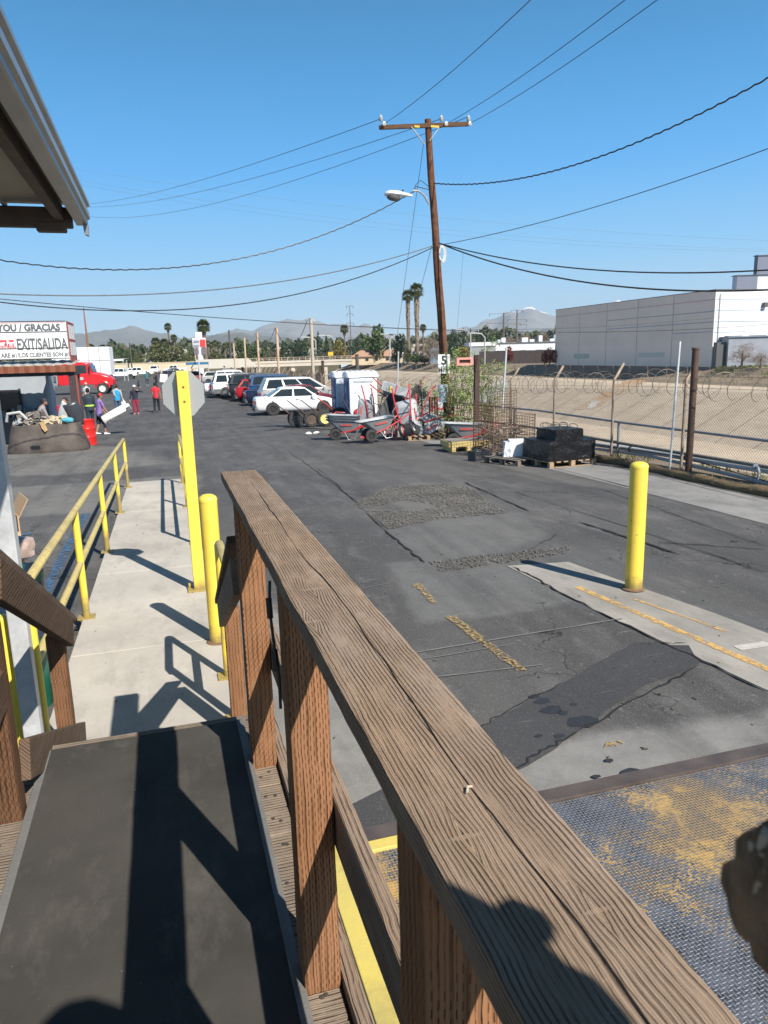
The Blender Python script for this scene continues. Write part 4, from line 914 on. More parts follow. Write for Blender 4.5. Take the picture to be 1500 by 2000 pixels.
potty('blue fronted portable toilet partly hidden behind the white one', 8.0, 32.6, PBL, PBS)

# ================================================================ WHEELBARROWS AND CARTS
TRAY = M('tray_grey', (.30, .325, .345), .5, 0, .15, 3, .1, 30, (.24, .26, .28), .3); TRAYB = M('tray_black', (.03, .032, .035), .5, 0, .3, 4, .1, 30, (.07, .075, .08))
WRED = M('frame_red', (.52, .035, .045), .4, 0, .15, 4, .05, 30, (.42, .03, .035)); LEG = M('leg_steel', (.33, .33, .34), .45, .6, .2, 6, 0)
TYRE = M('tyre_rubber', (.022, .022, .024), .8, 0, .3, 6, .2, 40, (.05, .048, .045)); RIMW = M('rim_white', (.68, .68, .66), .45, .1, .15, 5, 0); RIMK = M('rim_black', (.035, .035, .038), .5, .3, .3, 5, 0)
LBL = M('label_red', (.75, .16, .14), .5, 0, .3, 60, 0); WHM = M('body_white', (.78, .79, .80), .25, 0, .04, 2, 0)
def tyre(name, parent, c, r, w, rimm, axis='y', rim_r=.55, spokes=0, hub=None):
    b = MB(); b.lathe([(r*rim_r, -w*.42), (r*.86, -w*.5), (r*.97, -w*.42), (r, -w*.2), (r, w*.2), (r*.97, w*.42), (r*.86, w*.5), (r*rim_r, w*.42), (r*rim_r, -w*.42)], c, 22, axis, False); tr = b.build(name, TYRE, parent, True)
    b = MB(); b.lathe([(0.001, -w*.20), (r*.16, -w*.30), (r*.2, -w*.22), (r*rim_r*.85, -w*.22), (r*rim_r, -w*.44), (r*rim_r, w*.44), (r*rim_r*.85, w*.25), (0.001, w*.3)], c, 20, axis, False)
    if spokes:
        for k in range(spokes):
            a_ = 6.2832*k/spokes; d = Vector((math.cos(a_), 0, math.sin(a_))); b.beam(Vector(c)+Vector((0, -w*.34, 0))+d*r*.06, Vector(c)+Vector((0, -w*.40, 0))+d*r*rim_r, r*.09, w*.1, (0, 1, 0))
    b.build('rim', rimm, tr, True); return tr
def barrow(label, loc, rot, traym=TRAY, rims=RIMK, twin=True, load=0, group='wheelbarrows gathered by the utility pole', tray_n=1):
    """axle at the origin height .18, tray over it, handles towards +X"""
    t = thing('wheelbarrow', label, 'wheelbarrow', loc, rot=rot, group=group)
    def ring(x0, x1, w0, w1, z0, z1, e):   # rounded rectangle from nose x0 to tail x1
        pts = [];
        for (cx, cy, s) in ((x1, w1, 0), (x0, w0, 1), (x0, -w0, 2), (x1, -w1, 3)):
            for k in range(4):
                a_ = R([0, 90, 180, 270][s]+30*k); zz = z0 if cx == x0 else z1
                pts.append(Vector((cx+(math.cos(a_)-(1 if s in (0, 3) else -1))*e, cy+(math.sin(a_)-(1 if s in (0, 1) else -1))*e, zz)))
        return pts
    for k in range(tray_n):
        dz = .085*k; b = MB()
        o1 = ring(-.28, .82, .30, .34, .66+dz, .60+dz, .12); o0 = ring(.16, .66, .17, .20, .28+dz, .30+dz, .08); rim = ring(-.31, .85, .33, .37, .665+dz, .605+dz, .12)
        i1 = ring(-.26, .80, .28, .32, .65+dz, .59+dz, .12); i0 = ring(.17, .65, .16, .19, .30+dz, .32+dz, .08)
        b.loft([o0, o1, rim, i1, i0], True, True); tr = b.build('tray', traym, t, True)
        for sd in (-1, 1):
            b = MB(); b.quad((.16, sd*.289, .53+dz), (.56, sd*.301, .52+dz), (.54, sd*.281, .46+dz), (.17, sd*.268, .47+dz)); b.build('label', LBL, tr)
    for sd in (-1, 1):
        b = MB(); b.tube([(-.26, sd*.10, .16), (-.05, sd*.15, .20), (.5, sd*.22, .29), (.95, sd*.27, .44), (1.30, sd*.29, .58)], .024, 8); b.build('handle', WRED, t, True)
        b = MB(); b.tube([(.30, sd*.21, .26), (.42, sd*.26, .02), (.62, sd*.26, .0), (.74, sd*.23, .34)], .014, 6); b.build('leg', LEG, t, True)
    b = MB(); b.tube([(-.26, -.10, .16), (-.30, 0, .16), (-.26, .10, .16)], .02, 6); b.tube([(0, -.22, .18), (0, .22, .18)], .012, 6); b.tube([(.5, -.22, .28), (.5, .22, .28)], .014, 6); b.build('axle', LEG, t, True)
    for sd in ((-1, 1) if twin else (0,)): tyre('wheel', t, (0, sd*.19, .19), .19, .085, rims)
    return t
def gp(u, v, off=0): return ground_at(u, v, off)
p = gp(656, 859); barrow('grey wheelbarrow stack standing level at the left front of the group', p, (0, 0, R(-14)), tray_n=3)
p = gp(722, 866); barrow('grey wheelbarrow resting tipped with red handles at the front', p+Vector((.05, .1, .05)), (0, R(-10), R(6)), rims=RIMK)
p = gp(884, 872); barrow('grey wheelbarrow parked alone right of the utility pole', p, (0, 0, R(-14)))
def axes(X, Z):
    X = Vector(X).normalized(); Z = Vector(Z); Z = (Z-X*Z.dot(X)).normalized(); return tuple(Matrix((X, Z.cross(X), Z)).transposed().to_euler())
TRAYP = M('tray_pale', (.50, .52, .54), .5, 0, .15, 3, .1, 30, (.33, .35, .37), .3)
p = gp(795, 862); barrow('pale grey wheelbarrow stood on its nose beside a red handle', p+Vector((0, .15, .34)), axes((-.22, .1, 1), (.55, .75, .05)), TRAYP, rims=RIMW)
p = gp(812, 858); barrow('pale wheelbarrow hung from a raised red handle at the foot of the pole', p+Vector((.0, .1, .70)), axes((.86, .0, .42), (.55, .45, -.85)), TRAYP, RIMW)
p = gp(768, 848); barrow('black wheelbarrow tipped open behind the front grey ones', p+Vector((.15, .5, .30)), axes((.62, .35, .70), (-.62, -.50, .62)), TRAYB)
p = gp(812, 832); barrow('black wheelbarrow propped with its open tray facing the yard', p+Vector((-.1, .5, .62)), axes((.75, .2, .62), (-.3, -.85, .50)), TRAYB, RIMW)
p = gp(738, 846); barrow('grey wheelbarrow standing nose down just right of the red tank', p+Vector((0, .2, .34)), axes((.15, .1, 1), (-.55, .75, .1)), TRAY)
p = gp(757, 836); barrow('pale wheelbarrow tilted on edge behind the tipped front one', p+Vector((.1, .5, .45)), axes((.5, .3, .75), (.5, .6, -.5)), TRAYP, RIMW)
p = gp(783, 838); barrow('grey wheelbarrow stacked crosswise on the top of the heap', p+Vector((.1, .7, .85)), axes((-.8, .2, .35), (.1, -.5, .85)), TRAY)
p = gp(836, 846); barrow('pale wheelbarrow leaning against the left rust red posts', p+Vector((-.1, .4, .55)), axes((.35, .2, .9), (.75, .5, -.3)), TRAYP)
p = gp(772, 856); barrow('wheelbarrow lying sideways under the heap with white wheel hubs', p+Vector((-.1, .5, .32)), axes((.5, .8, .25), (.4, .2, -.8)), TRAY, RIMW)
def cart(label, u, v, rimm, lean, barm, spokes=0, tool=True, r=.34):
    p = gp(u, v); t = thing('hand_cart', label, 'hand cart', p, R(-4+lean*3), group='hand carts on car wheels beside the white car')
    tyre('wheel', t, (0, -.28, r), r, .18, rimm, 'y', .62, spokes); tyre('wheel', t, (0, .28, r), r, .18, rimm, 'y', .62, 0)
    b = MB(); b.tube([(0, -.3, r), (0, .3, r)], .03, 8); b.tube([(0, -.12, r), (-.95+lean*.1, -.10, 1.12)], .022, 6); b.tube([(0, .12, r), (-.95+lean*.1, .14, 1.12)], .022, 6); b.tube([(-.95+lean*.1, -.10, 1.12), (-.95+lean*.1, .14, 1.12)], .02, 6); b.build('frame', barm, t, True)
    b = MB(); b.tube([(0, 0, r), (.55, 0, r+.22), (.9, 0, r+.18)], .022, 6); b.build('tow_bar', WRED, t, True)
    b = MB(); b.beam((-.1, 0, r+.05), (-.42, 0, r+.42), .22, .03); b.build('back_plate', M('brown_plate', (.20, .09, .05), .7, 0, .3, 6), t)
    return t
IRON = M('dark_iron', (.05, .045, .045), .6, .4, .3, 6)
cart('leftmost hand cart on black spoked car wheels', 579, 834, M('rim_dark_alloy', (.10, .10, .11), .4, .5), 0, IRON, 9)
cart('middle hand cart on rusty steel car wheels', 608, 833, M('rim_rusty', (.16, .11, .085), .7, .3, .4, 12), 0, IRON, 0)
cart('hand cart with a pale yellow spare wheel rim', 634, 832, M('rim_yellow', (.72, .62, .24), .5), 0, IRON, 0)
cart('farther hand cart behind the stacked wheelbarrow', 665, 826, M('rim_grey', (.22, .22, .22), .5, .4), 0, WRED, 7)
cart('farther hand cart with brown plate in front of the toilets', 690, 823, M('rim_dull', (.16, .16, .16), .5, .4), 1, IRON, 6)
p = gp(704, 838); t = thing('red_tank', 'round red tank on a low frame in front of the white toilet', 'tank', p+Vector((0, 0, .42)), R(8)); b = MB(); b.blob((0, 0, .2), (.28, .2, .2), 16); b.build('shell', M('tank_red', (.62, .03, .04), .3, 0, .1, 3), t, True); b = MB()
for x in (-.2, .2):
    for y in (-1, 1): b = MB(); b.tube([(x, y*.15, .1), (x*1.2, y*.2, -.42)], .018, 6); b.build('leg', LEG, t, True)
# loose handles and tools sticking up out of the heap
tools = ((774, 862, 770, 792, .035, WRED, 'upright red steel handle at the front of the heap'), (766, 850, 752, 790, .018, IRON, 'dark bar leaning left in the heap'), (815, 856, 812, 770, .03, WRED, 'tall red handle left of the pole leaning right'),
         (822, 850, 824, 766, .02, IRON, 'thin dark bar standing beside the tall red handle'), (700, 836, 664, 772, .022, IRON, 'long dark bar leaning over the toilets'), (732, 842, 700, 772, .018, IRON, 'first thin bar in front of the white toilet'),
         (742, 838, 722, 776, .016, IRON, 'second thin bar in front of the white toilet'), (728, 838, 749, 772, .016, IRON, 'thin bar leaning right in front of the white toilet'), (757, 840, 757, 756, .05, M('grey_board', (.35, .37, .4), .6), 'upright grey board right of the white toilet'), (763, 840, 763, 755, .05, M('yellow_board', (.60, .48, .10), .6), 'upright yellow board right of the white toilet'), (772, 840, 768, 792, .02, WRED, 'small red bar behind the front handle'))
for (u0, v0, u1, v1, r, m, lab) in tools:
    a0 = gp(u0, v0); yy = a0.y+.3; q0 = at_y(u0, v0-4, yy); q0.z = max(gz(yy)+.0, q0.z-.1); q1 = at_y(u1, v1, yy+.25)
    t = thing('steel_bar', lab, 'bar', q0, group='bars and handles sticking out of the heap'); b = MB(); b.tube([q0, q0.lerp(q1, .5)+Vector((.01, 0, 0)), q1], r, 6); b.build('shaft', m, t, True, world=True)
    b = MB(); d = (q1-q0).normalized(); b.tube([q1-d*.1, q1+d*.01], r*1.25, 6); b.build('grip', TYRE if m is IRON else m, t, True, world=True)
b = MB()
for i in range(26):
    q = gp(800+rnd.uniform(-24, 26), 846)+Vector((0, .8+rnd.random()*.5, .15+rnd.random()*.6)); b.cbox(q, (rnd.uniform(.06, .22), rnd.uniform(.05, .15), rnd.uniform(.03, .14)), Euler((rnd.random()*3, rnd.random()*3, 0)).to_matrix())
    d = Vector((rnd.uniform(-.3, .3), rnd.uniform(-.1, .1), rnd.uniform(-.05, .35))); b.tube([q, q+d*.5+Vector((0, 0, .05)), q+d], .010, 5)
tag(b.build('scrap_heap', M('scrap_dark', (.07, .07, .075), .5, .4, .5, 3, .1, 30, (.28, .29, .30))), 'tangle of dark metal scrap between the upended wheelbarrows', 'scrap', kind='stuff')
for (u, v, lab) in ((603, 849, 'first crumpled white rag on the asphalt'), (618, 848, 'second crumpled white rag on the asphalt')):
    q = gp(u, v); t = MB(); t.blob(q+Vector((0, 0, .05)), (.12, .09, .06), 9, .3); tag(t.build('rag', M('rag_white', (.75, .75, .73), .8, 0, .1, 20, .5), None, True), lab, 'rag', 'rags on the asphalt')
# pallets ------------------------------------------------------
PALW = M('pallet_wood', (.42, .30, .18), .85, 0, .25, 8, .3, 40, (.32, .22, .13), .3); PALD = M('pallet_grey', (.20, .17, .14), .85, 0, .25, 8, .3, 40, (.14, .12, .10))
def pallet(label, loc, rz, mat, L=1.2, Wd=1.0, group='wooden pallets by the fence'):
    t = thing('pallet', label, 'pallet', loc, rz, group)
    for i in range(7): b = MB(); x = -L/2+.05+i*(L-.1)/6; b.box((x-.05, -Wd/2, .115), (x+.05, Wd/2, .135)); b.build('deck_board', mat, t)
    for y in (-Wd/2+.04, 0, Wd/2-.04):
        for x in (-L/2+.06, 0, L/2-.06): b = MB(); b.box((x-.05, y-.04, .02), (x+.05, y+.04, .113)); b.build('block', mat, t)
        b = MB(); b.box((-L/2, y-.04, 0), (L/2, y+.04, .018)); b.build('bottom_board', mat, t)
    return t
pc = gp(1106, 905); pc = Vector((7.95, 13.75, gz(13.75)+.004))
pallet('new pale pallet under the black wrapped load', pc, R(4), PALW, 1.15, 1.05)
BLKW = N('black_wrap'); v = BLKW.mapping((1, 1, .35)); BW = BLKW.out((.010, .010, .011), .28, 0, BLKW.bump(BLKW.noise(11, 5, .75, v), 1, .05), .4)
t = thing('wrapped_load', 'black plastic wrapped load with hoops on top on the pale pallet', 'wrapped load', pc+Vector((0, 0, .136)), R(4))
def lumpy(name, lo, hi, mat, par, amp=.02, n=10, seed=0, taper=0):
    b = MB(); bm = bmesh.new(); bmesh.ops.create_cube(bm, size=1); bmesh.ops.subdivide_edges(bm, edges=bm.edges[:], cuts=n, use_grid_fill=True)
    for v in bm.verts:
        c = Vector((lo[0]+(v.co.x+.5)*(hi[0]-lo[0]), lo[1]+(v.co.y+.5)*(hi[1]-lo[1]), lo[2]+(v.co.z+.5)*(hi[2]-lo[2])))
        k = 1-taper*(v.co.z+.5); c.x *= k; c.y *= k
        v.co = c+noise.noise_vector(c*5+Vector((seed, 0, 0)))*amp+noise.noise_vector(c*17+Vector((seed, 0, 0)))*amp*.5
    me = bpy.data.meshes.new(name); bm.to_mesh(me); bm.free(); me.materials.append(mat); me.polygons.foreach_set('use_smooth', [True]*len(me.polygons)); me.set_sharp_from_angle(angle=R(35))
    o = link(bpy.data.objects.new(name, me)); o.parent = par; return o
lumpy('lower_stack', (-.57, -.50, 0), (.55, .50, .40), BW, t, .025, 12, 1); lumpy('upper_stack', (-.30, -.32, .385), (.36, .40, .62), BW, t, .02, 10, 5)
b = MB()
for i in range(9):
    c = Vector((rnd.uniform(-.3, .3), rnd.uniform(-.2, .3), .64)); b.tube([c+Vector((math.cos(6.283*k/12)*.10, math.sin(6.283*k/12)*.04, .03+math.sin(6.283*k/12)*.05)) for k in range(13)], .007, 5)
b.build('wire_hoops', M('hoop_steel', (.12, .12, .12), .4, .7), t, True)
t2 = pallet('old grey pallet under the white box', Vector((7.35, 14.45, gz(14.4)+.004)), R(20), PALD, 1.1, 1.0)
t = thing('white_box', 'white box in loose clear plastic between cage and black load', 'box', Vector((7.42, 14.55, gz(14.4)+.14)), R(-20)); lumpy('carton', (-.22, -.22, 0), (.24, .24, .34), M('carton_white', (.78, .79, .80), .5, 0, .06, 3), t, .006, 6, 3)
lumpy('plastic_bag', (-.36, -.24, -.01), (-.225, .22, .30), M('bag_white', (.70, .73, .76), .3, 0, .1, 12, .5), t, .04, 8, 8, .1)
# rusty wire cage
def cage_panel(b, o, ux, uz, nx_, nz, r=.006):
    o = Vector(o); ux = Vector(ux); uz = Vector(uz)
    for i in range(nx_+1): b.tube([o+ux*i/nx_, o+ux*i/nx_+uz], r, 4, False)
    for i in range(nz+1): b.tube([o+uz*i/nz, o+uz*i/nz+ux], r, 4, False)
RW = M('rust_wire', (.17, .10, .065), .8, .2, .4, 6); cg = Vector((7.75, 16.0, gz(16)+.15))
t = thing('wire_cage', 'tall rusty wire mesh cage half filled with scrap on a pallet', 'wire cage', cg, R(3))
for nm, o_, ux, h in (('side_panel', (-.55, -.5, 0), (1.1, 0, 0), .82), ('side_panel', (-.55, .5, 0), (1.1, 0, 0), 1.0), ('end_panel', (-.55, -.5, 0), (0, 1.0, 0), 1.12), ('end_panel', (.55, -.5, 0), (0, 1, 0), .82)):
    b = MB(); cage_panel(b, o_, ux, (0, 0, h), 16, int(h*14), .0042); b.build(nm, RW, t)
b = MB(); cage_panel(b, (.05, .52, .55), (.62, .05, 0), (0, .02, .78), 9, 12, .006); b.build('loose_panel', RW, t)
for x, y in ((-.55, -.5), (.55, -.5), (-.55, .5), (.55, .5)): b = MB(); b.tube([(x, y, -.01), (x, y, .84 if x > 0 else 1.14)], .016, 6); b.build('corner_bar', RW, t)
b = MB()
for i in range(150):
    c = Vector((rnd.uniform(-.5, .5), rnd.uniform(-.45, .45), rnd.random()**1.3*.55)); d = Vector((rnd.uniform(-1, 1), rnd.uniform(-1, 1), rnd.uniform(-.4, .4)))*.14; b.tube([c-d, c+d*.2+Vector((0, 0, .02)), c+d], rnd.uniform(.006, .016), 4)
tag(b.build('cage_scrap', M('scrap_brown', (.13, .085, .06), .8, .2, .5, 4, .1, 30, (.24, .21, .18)), None), 'brown twisted scrap filling the rusty wire cage', 'scrap', kind='stuff').location = cg
pallet('dark pallet under the rusty wire cage', Vector((7.75, 16.0, gz(16)+.004)), R(3), PALD, 1.2, 1.1)
for i, (dx, dy, lab) in enumerate(((-.35, -.85, 'black plastic crate in front of the rusty cage'), )):
    q = Vector((7.0-.25, 15.2, gz(15.2)+.004)); t = thing('plastic_crate', lab, 'crate', q, R(12)); b = MB(); b.box((-.2, -.15, 0), (.2, .15, .02)); b.box((-.2, -.15, .02), (-.185, .15, .22)); b.box((.185, -.15, .02), (.2, .15, .22)); b.build('tub', TRAYB, t, bevel=.004); b = MB(); cage_panel(b, (-.185, -.15, .02), (.37, 0, 0), (0, 0, .2), 8, 4, .006); cage_panel(b, (-.185, .15, .02), (.37, 0, 0), (0, 0, .2), 8, 4, .006); b.build('lattice', TRAYB, t)
# yellow spill pallet
SPY = M('spill_yellow', (.62, .47, .16), .6, 0, .2, 6, .2, 30, (.48, .38, .16), .5); q = gp(918, 882); t = thing('spill_pallet', 'dirty yellow plastic spill pallet with grey grating beside the parked wheelbarrow', 'spill pallet', q+Vector((.05, .4, 0)), R(-4))
b = MB(); L, Wd = .62, .36
for x in (-.45, -.02, .40): b.box((x-.07, -Wd, 0), (x+.07, Wd, .12))
b.box((-.58, -Wd, .12), (.55, Wd, .26)); b.build('tub', SPY, t, bevel=.012)
b = MB(); cage_panel(b, (-.54, -.32, .27), (1.05, 0, 0), (0, .64, 0), 12, 8, .008); b.build('grating', M('grate_grey', (.20, .19, .18), .7, .2), t)
b = MB(); q = gp(835, 858)+Vector((0, .2, 0)); pallet('pale pallet lying under the upended wheelbarrows', q, R(-6), PALW, 1.3, .9)
# ---------------------------------------------------------------- bush behind the pole
LEAFB = leafmat('willow_leaf', (.17, .27, .07), (.27, .36, .11), (.42, .45, .22), 2.5); STEM = M('stem_brown', (.15, .10, .06), .8, 0, .3, 8)
def shrub(label, cx, cy, w, h, n, name='leafy_shrub', cat='shrub', leaf=.075, stems=16, lm=LEAFB, depth=.7, droop=.5):
    t = thing(name, label, cat, (cx, cy, gz(cy)-.05)); b = MB(); tips = []
    for i in range(stems):
        x0 = rnd.uniform(-w*.4, w*.4); y0 = rnd.uniform(-depth*.4, depth*.4); H = h*rnd.uniform(.55, 1.0); lean = rnd.uniform(-.28, .28)
        pts = [Vector((x0+lean*(k/6)**1.5*w*.8+.03*math.sin(k*2+i), y0+.06*math.sin(k+i*2), H*k/6)) for k in range(7)]
        b.tube(pts, [.016-.002*k for k in range(7)], 5); tips.append(pts)
        for q in range(4):
            k = rnd.randrange(2, 7); p0 = pts[k]; d = Vector((rnd.uniform(-.5, .5), rnd.uniform(-.3, .3), rnd.uniform(.0, .35))); pp_ = [p0, p0+d*.6, p0+d+Vector((0, 0, -.1))]; b.tube(pp_, .005, 4); tips.append([p0.lerp(pp_[2], j/6) for j in range(7)])
    b.build('stems', STEM, t, True); b = MB()
    for i in range(n):
        pts = tips[rnd.randrange(len(tips))]; k = min(6, 1+int(6*rnd.random()**.75)); p = pts[k]+Vector((rnd.gauss(0, .09), rnd.gauss(0, .09), rnd.gauss(0, .07))); L = leaf*rnd.uniform(.6, 1.35)
        d = Vector((rnd.uniform(-1, 1), rnd.uniform(-1, 1), -droop+rnd.uniform(-.5, .6))).normalized()*L; s = d.cross(Vector((rnd.uniform(-1, 1), rnd.uniform(-1, 1), .3))).normalized()*L*.17
        b.quad(p, p+d*.45+s, p+d, p+d*.45-s)
    b.build('foliage', lm, t); return t
shrub('tall loose green shrub with thin stems right of the utility pole', 9.15, 20.8, 2.4, 2.75, 3600, stems=24, leaf=.085)
shrub('leafy green sprig growing left of the utility pole', 8.6, 23.4, 1.1, 1.8, 900, stems=7, leaf=.085)
shrub('green branch curling over the speed board', 9.05, 21.9, .8, 2.95, 420, stems=3, leaf=.09)
DRYL = leafmat('dry_leaf', (.22, .17, .09), (.30, .23, .13), (.15, .15, .07), 2)
for k, (y, h, lab) in enumerate(((33.5, 1.3, 'dry brown shrub behind the portable toilets'), (41, 1.3, 'dry brown shrub behind the silver minivan'), (47, 1.0, 'dry shrub further along the fence past the minivan'))):
    shrub(lab, 10.2, y, 1.8, h, 900, lm=DRYL, leaf=.10, stems=16)
# ================================================================ CARS
GLASS = glassm(); TL = M('tail_red', (.45, .01, .015), .2, 0, .1, 4, 0); HL = M('lamp_clear', (.6, .62, .62), .15, 0, .1, 4, 0); BUMP = M('bumper_grey', (.10, .105, .11), .6, 0, .1, 3, 0); CHR = M('alloy', (.50, .51, .52), .35, .35, .15, 30, 0)
BARE = M('tyre_side', (.02, .02, .022), .8)
def paint(name, col): return M('paint_'+name, col, .22, 0, .04, 2, 0, spec=.6)
def car(label, x, y, rot, kind, pm, lower=None, L=4.4, rims=None, group='cars parked along the channel fence', z=None, scale=1, cat='car', dk=False):
    """rear bumper at the origin, nose towards +X, ground at z=0"""
    t = thing('parked_car' if cat == 'car' else {'pickup': 'pickup_truck', 'van': 'van', 'suv': 'suv'}.get(cat, 'parked_car'), label, cat, (x, y, gz(y) if z is None else z), R(rot), group)
    P_ = {'sedan': dict(W=.86, sill=.22, belt=.90, hood=.82, trunk=.93, rf=1.40, cab=(.62, 1.35, 2.55, 3.25), wheels=(.85, 3.45), r=.31),
         'hatch': dict(W=.86, sill=.24, belt=.96, hood=.90, trunk=.98, rf=1.50, cab=(.08, .55, 2.6, 3.35), wheels=(.75, 3.45), r=.32),
         'suv': dict(W=.95, sill=.36, belt=1.15, hood=1.08, trunk=1.15, rf=1.82, cab=(.06, .30, 2.75, 3.45), wheels=(.95, 3.75), r=.38),
         'van': dict(W=.97, sill=.30, belt=1.08, hood=.98, trunk=1.10, rf=1.76, cab=(.10, .42, 2.95, 4.05), wheels=(.90, 3.85), r=.34),
         'pickup': dict(W=.95, sill=.42, belt=1.15, hood=1.10, trunk=1.15, rf=1.78, cab=(2.0, 2.2, 3.55, 4.15), wheels=(1.05, 4.25), r=.38)}[kind]
    k = L/{'sedan': 4.4, 'hatch': 4.3, 'suv': 4.7, 'van': 4.9, 'pickup': 5.4}[kind]; L0 = L/k; W = P_['W']; s = P_['sill']; bl = P_['belt']; hd = P_['hood']; c0, c1, c2, c3 = P_['cab']
    def ring(x, zb, zt, w): 
        return [Vector((x*k, sy*a, z_)) for sy, a, z_ in ((-1, w*.86, zb), (-1, w*.98, zb+.10), (-1, w, (zb+zt)*.5), (-1, w*.97, zt-.07), (-1, w*.86, zt), (0, 0, zt+.02), (1, w*.86, zt), (1, w*.97, zt-.07), (1, w, (zb+zt)*.5), (1, w*.98, zb+.10), (1, w*.86, zb))]
    tr = P_['trunk']; st = [(0.0, s+.16, tr-.16, W*.86), (.05, s+.05, tr-.05, W*.94), (.16, s, tr, W*.98), (c0+.1 if kind == 'sedan' else .5, s, tr, W), (c1+.3, s, bl, W), (c2, s, bl, W), (c3-.05, s, bl-.01, W), (c3+.25, s, hd+.02, W*.99), (L0-.45, s, hd-.08, W*.96), (L0-.14, s+.03, hd-.18, W*.90), (L0-.03, s+.10, hd-.27, W*.82), (L0, s+.16, hd-.36, W*.74)]
    st.sort(key=lambda q: q[0]); b = MB(); b.loft([ring(*q) for q in st]); b.build('body', pm, t, True)
    if kind == 'pickup':
        b = MB(); b.box((.12*k, -W*.80, bl+.003), (c0*k-.06, W*.80, bl+.018)); b.build('bed_floor', BUMP, t)
    # cabin
    def cr(x, z_, w): return [Vector((x*k, -w, z_)), Vector((x*k, w, z_))]
    rt = P_['rf']; wb, wt = W*.93, W*.74
    q = [Vector((c0*k, -wb, bl)), Vector((c0*k, wb, bl)), Vector((c3*k, wb*.95, bl-.02)), Vector((c3*k, -wb*.95, bl-.02))]
    u = [Vector((c1*k, -wt, rt-.03)), Vector((c1*k, wt, rt-.03)), Vector((c2*k, wt, rt-.03)), Vector((c2*k, -wt, rt-.03))]
    top = [Vector(((c1+.15)*k, -wt*.9, rt)), Vector(((c1+.15)*k, wt*.9, rt)), Vector(((c2-.2)*k, wt*.9, rt)), Vector(((c2-.2)*k, -wt*.9, rt))]
    b = MB(); b.loft([q, u, top]); b.build('cabin', pm, t, bevel=.02)
    def pane(name, a, b_, c, d, m0=.06, m1=.06, off=.012):
        A, B, C_, D = a, b_, c, d
        nrm = (B-A).cross(D-A).normalized(); ctr = (A+B+C_+D)/4
        if nrm.dot(ctr-Vector((L*.45, 0, 1.0))) < 0: nrm = -nrm
        f = lambda s_, v_: (A.lerp(B, s_)).lerp(D.lerp(C_, s_), v_)
        bb = MB(); P4 = [f(m0, m1), f(1-m0, m1), f(1-m0, 1-m1), f(m0, 1-m1)]; bb.prism([p+nrm*.002 for p in P4], nrm*off); return bb.build(name, GLASS, t)
    pane('rear_window', q[0], q[1], u[1], u[0], .08, .12); pane('windshield', q[3], q[2], u[2], u[3], .06, .08)
    for sgn, (i0, i3) in ((-1, (0, 3)), (1, (1, 2))):
        A, D_, B_, C_ = q[i0], q[i3], u[i0], u[i3]
        n_ = 1 if (kind == 'pickup' and L < 5.3) else (3 if kind in ('suv', 'van') else 2)
        for j in range(n_):
            a0, a1 = .05+.92*j/n_, .05+.92*(j+1)/n_-.03
            lo0, lo1, hi0, hi1 = A.lerp(D_, a0), A.lerp(D_, a1), B_.lerp(C_, a0), B_.lerp(C_, a1); pane('side_window', lo0, lo1, hi1, hi0, .02, .12)
    for wx in P_['wheels']:
        for sy in (-1, 1):
            b = MB(); b.lathe([(.001, -.01), (P_['r']*1.16, -.01), (P_['r']*1.16, .01), (.001, .01)], (wx*k, sy*(W*.99), P_['r']+.02), 20, 'y', False); b.build('wheel_arch', BARE, t)
            tyre('wheel', t, (wx*k, sy*(W*.93), P_['r']), P_['r'], .21, rims or CHR, 'y', .62, 0)
    for sy in (-1, 1):
        b = MB(); b.box((-.012, min(sy*W*.62, sy*W*.90), tr-.34), (.16, max(sy*W*.62, sy*W*.90)+(.035 if sy > 0 else 0)-(0 if sy > 0 else 0), tr-.17)); b.cbox((.10, sy*W*.955, tr-.25), (.22, .03, .16)) if False else None; b.build('tail_light', TL, t, bevel=.01)
        b = MB(); b.box((L-.16, min(sy*W*.50, sy*W*.80), hd-.36), (L-.02, max(sy*W*.50, sy*W*.80), hd-.24)); b.build('headlight', HL, t, bevel=.01)
        b = MB(); b.cbox(((c3-.35)*k, sy*(W+.07), bl+.06), (.10, .18, .11)); b.build('door_mirror', pm, t, bevel=.02)
    lm = lower or BUMP
    b = MB(); b.box((-.05, -W*.90, s-.02), (.12, W*.90, s+.22)); b.build('rear_bumper', lm, t, bevel=.03)
    b = MB(); b.box((L-.12, -W*.80, s), (L+.03, W*.80, s+.20)); b.build('front_bumper', lm, t, bevel=.03)
    if lower:
        for sy in (-1, 1): b = MB(); b.box((.1, min(sy*W*.965, sy*(W+.01)), s), (L-.3, max(sy*W*.965, sy*(W+.01)), s+.34)); b.build('side_cladding', lower, t)
    b = MB()
    for xx in ((c1+.75)*k, (c1+1.6)*k):
        for sy in (-1, 1): b.cbox((xx, sy*(W+.004), bl-.13), (.16, .02, .03))
    b.build('door_handles', BUMP, t)
    if kind in ('suv',):
        for sy in (-1, 1): b = MB(); b.tube([((c1+.2)*k, sy*wt*.8, rt+.05), ((c2-.2)*k, sy*wt*.8, rt+.05)], .018, 6); b.build('roof_rack', BUMP, t, True)
    return t
STEELRIM = M('steel_rim_dark', (.10, .10, .105), .5, .3, .6, 30)
W1 = paint('white', (.80, .81, .82)); NAVY = paint('navy', (.012, .018, .045)); SILV = M('paint_silver', (.55, .54, .52), .28, .4, .04, 2, 0); MAR = paint('maroon', (.14, .02, .03)); BLU = paint('blue', (.018, .06, .15)); BKP = paint('black', (.02, .023, .028)); REDP = paint('red', (.36, .012, .018)); GRY = paint('grey', (.14, .145, .15)); DGR = paint('dark_green', (.03, .05, .05))
def rx(u, y): return at_y(u, 770, y-.9).x
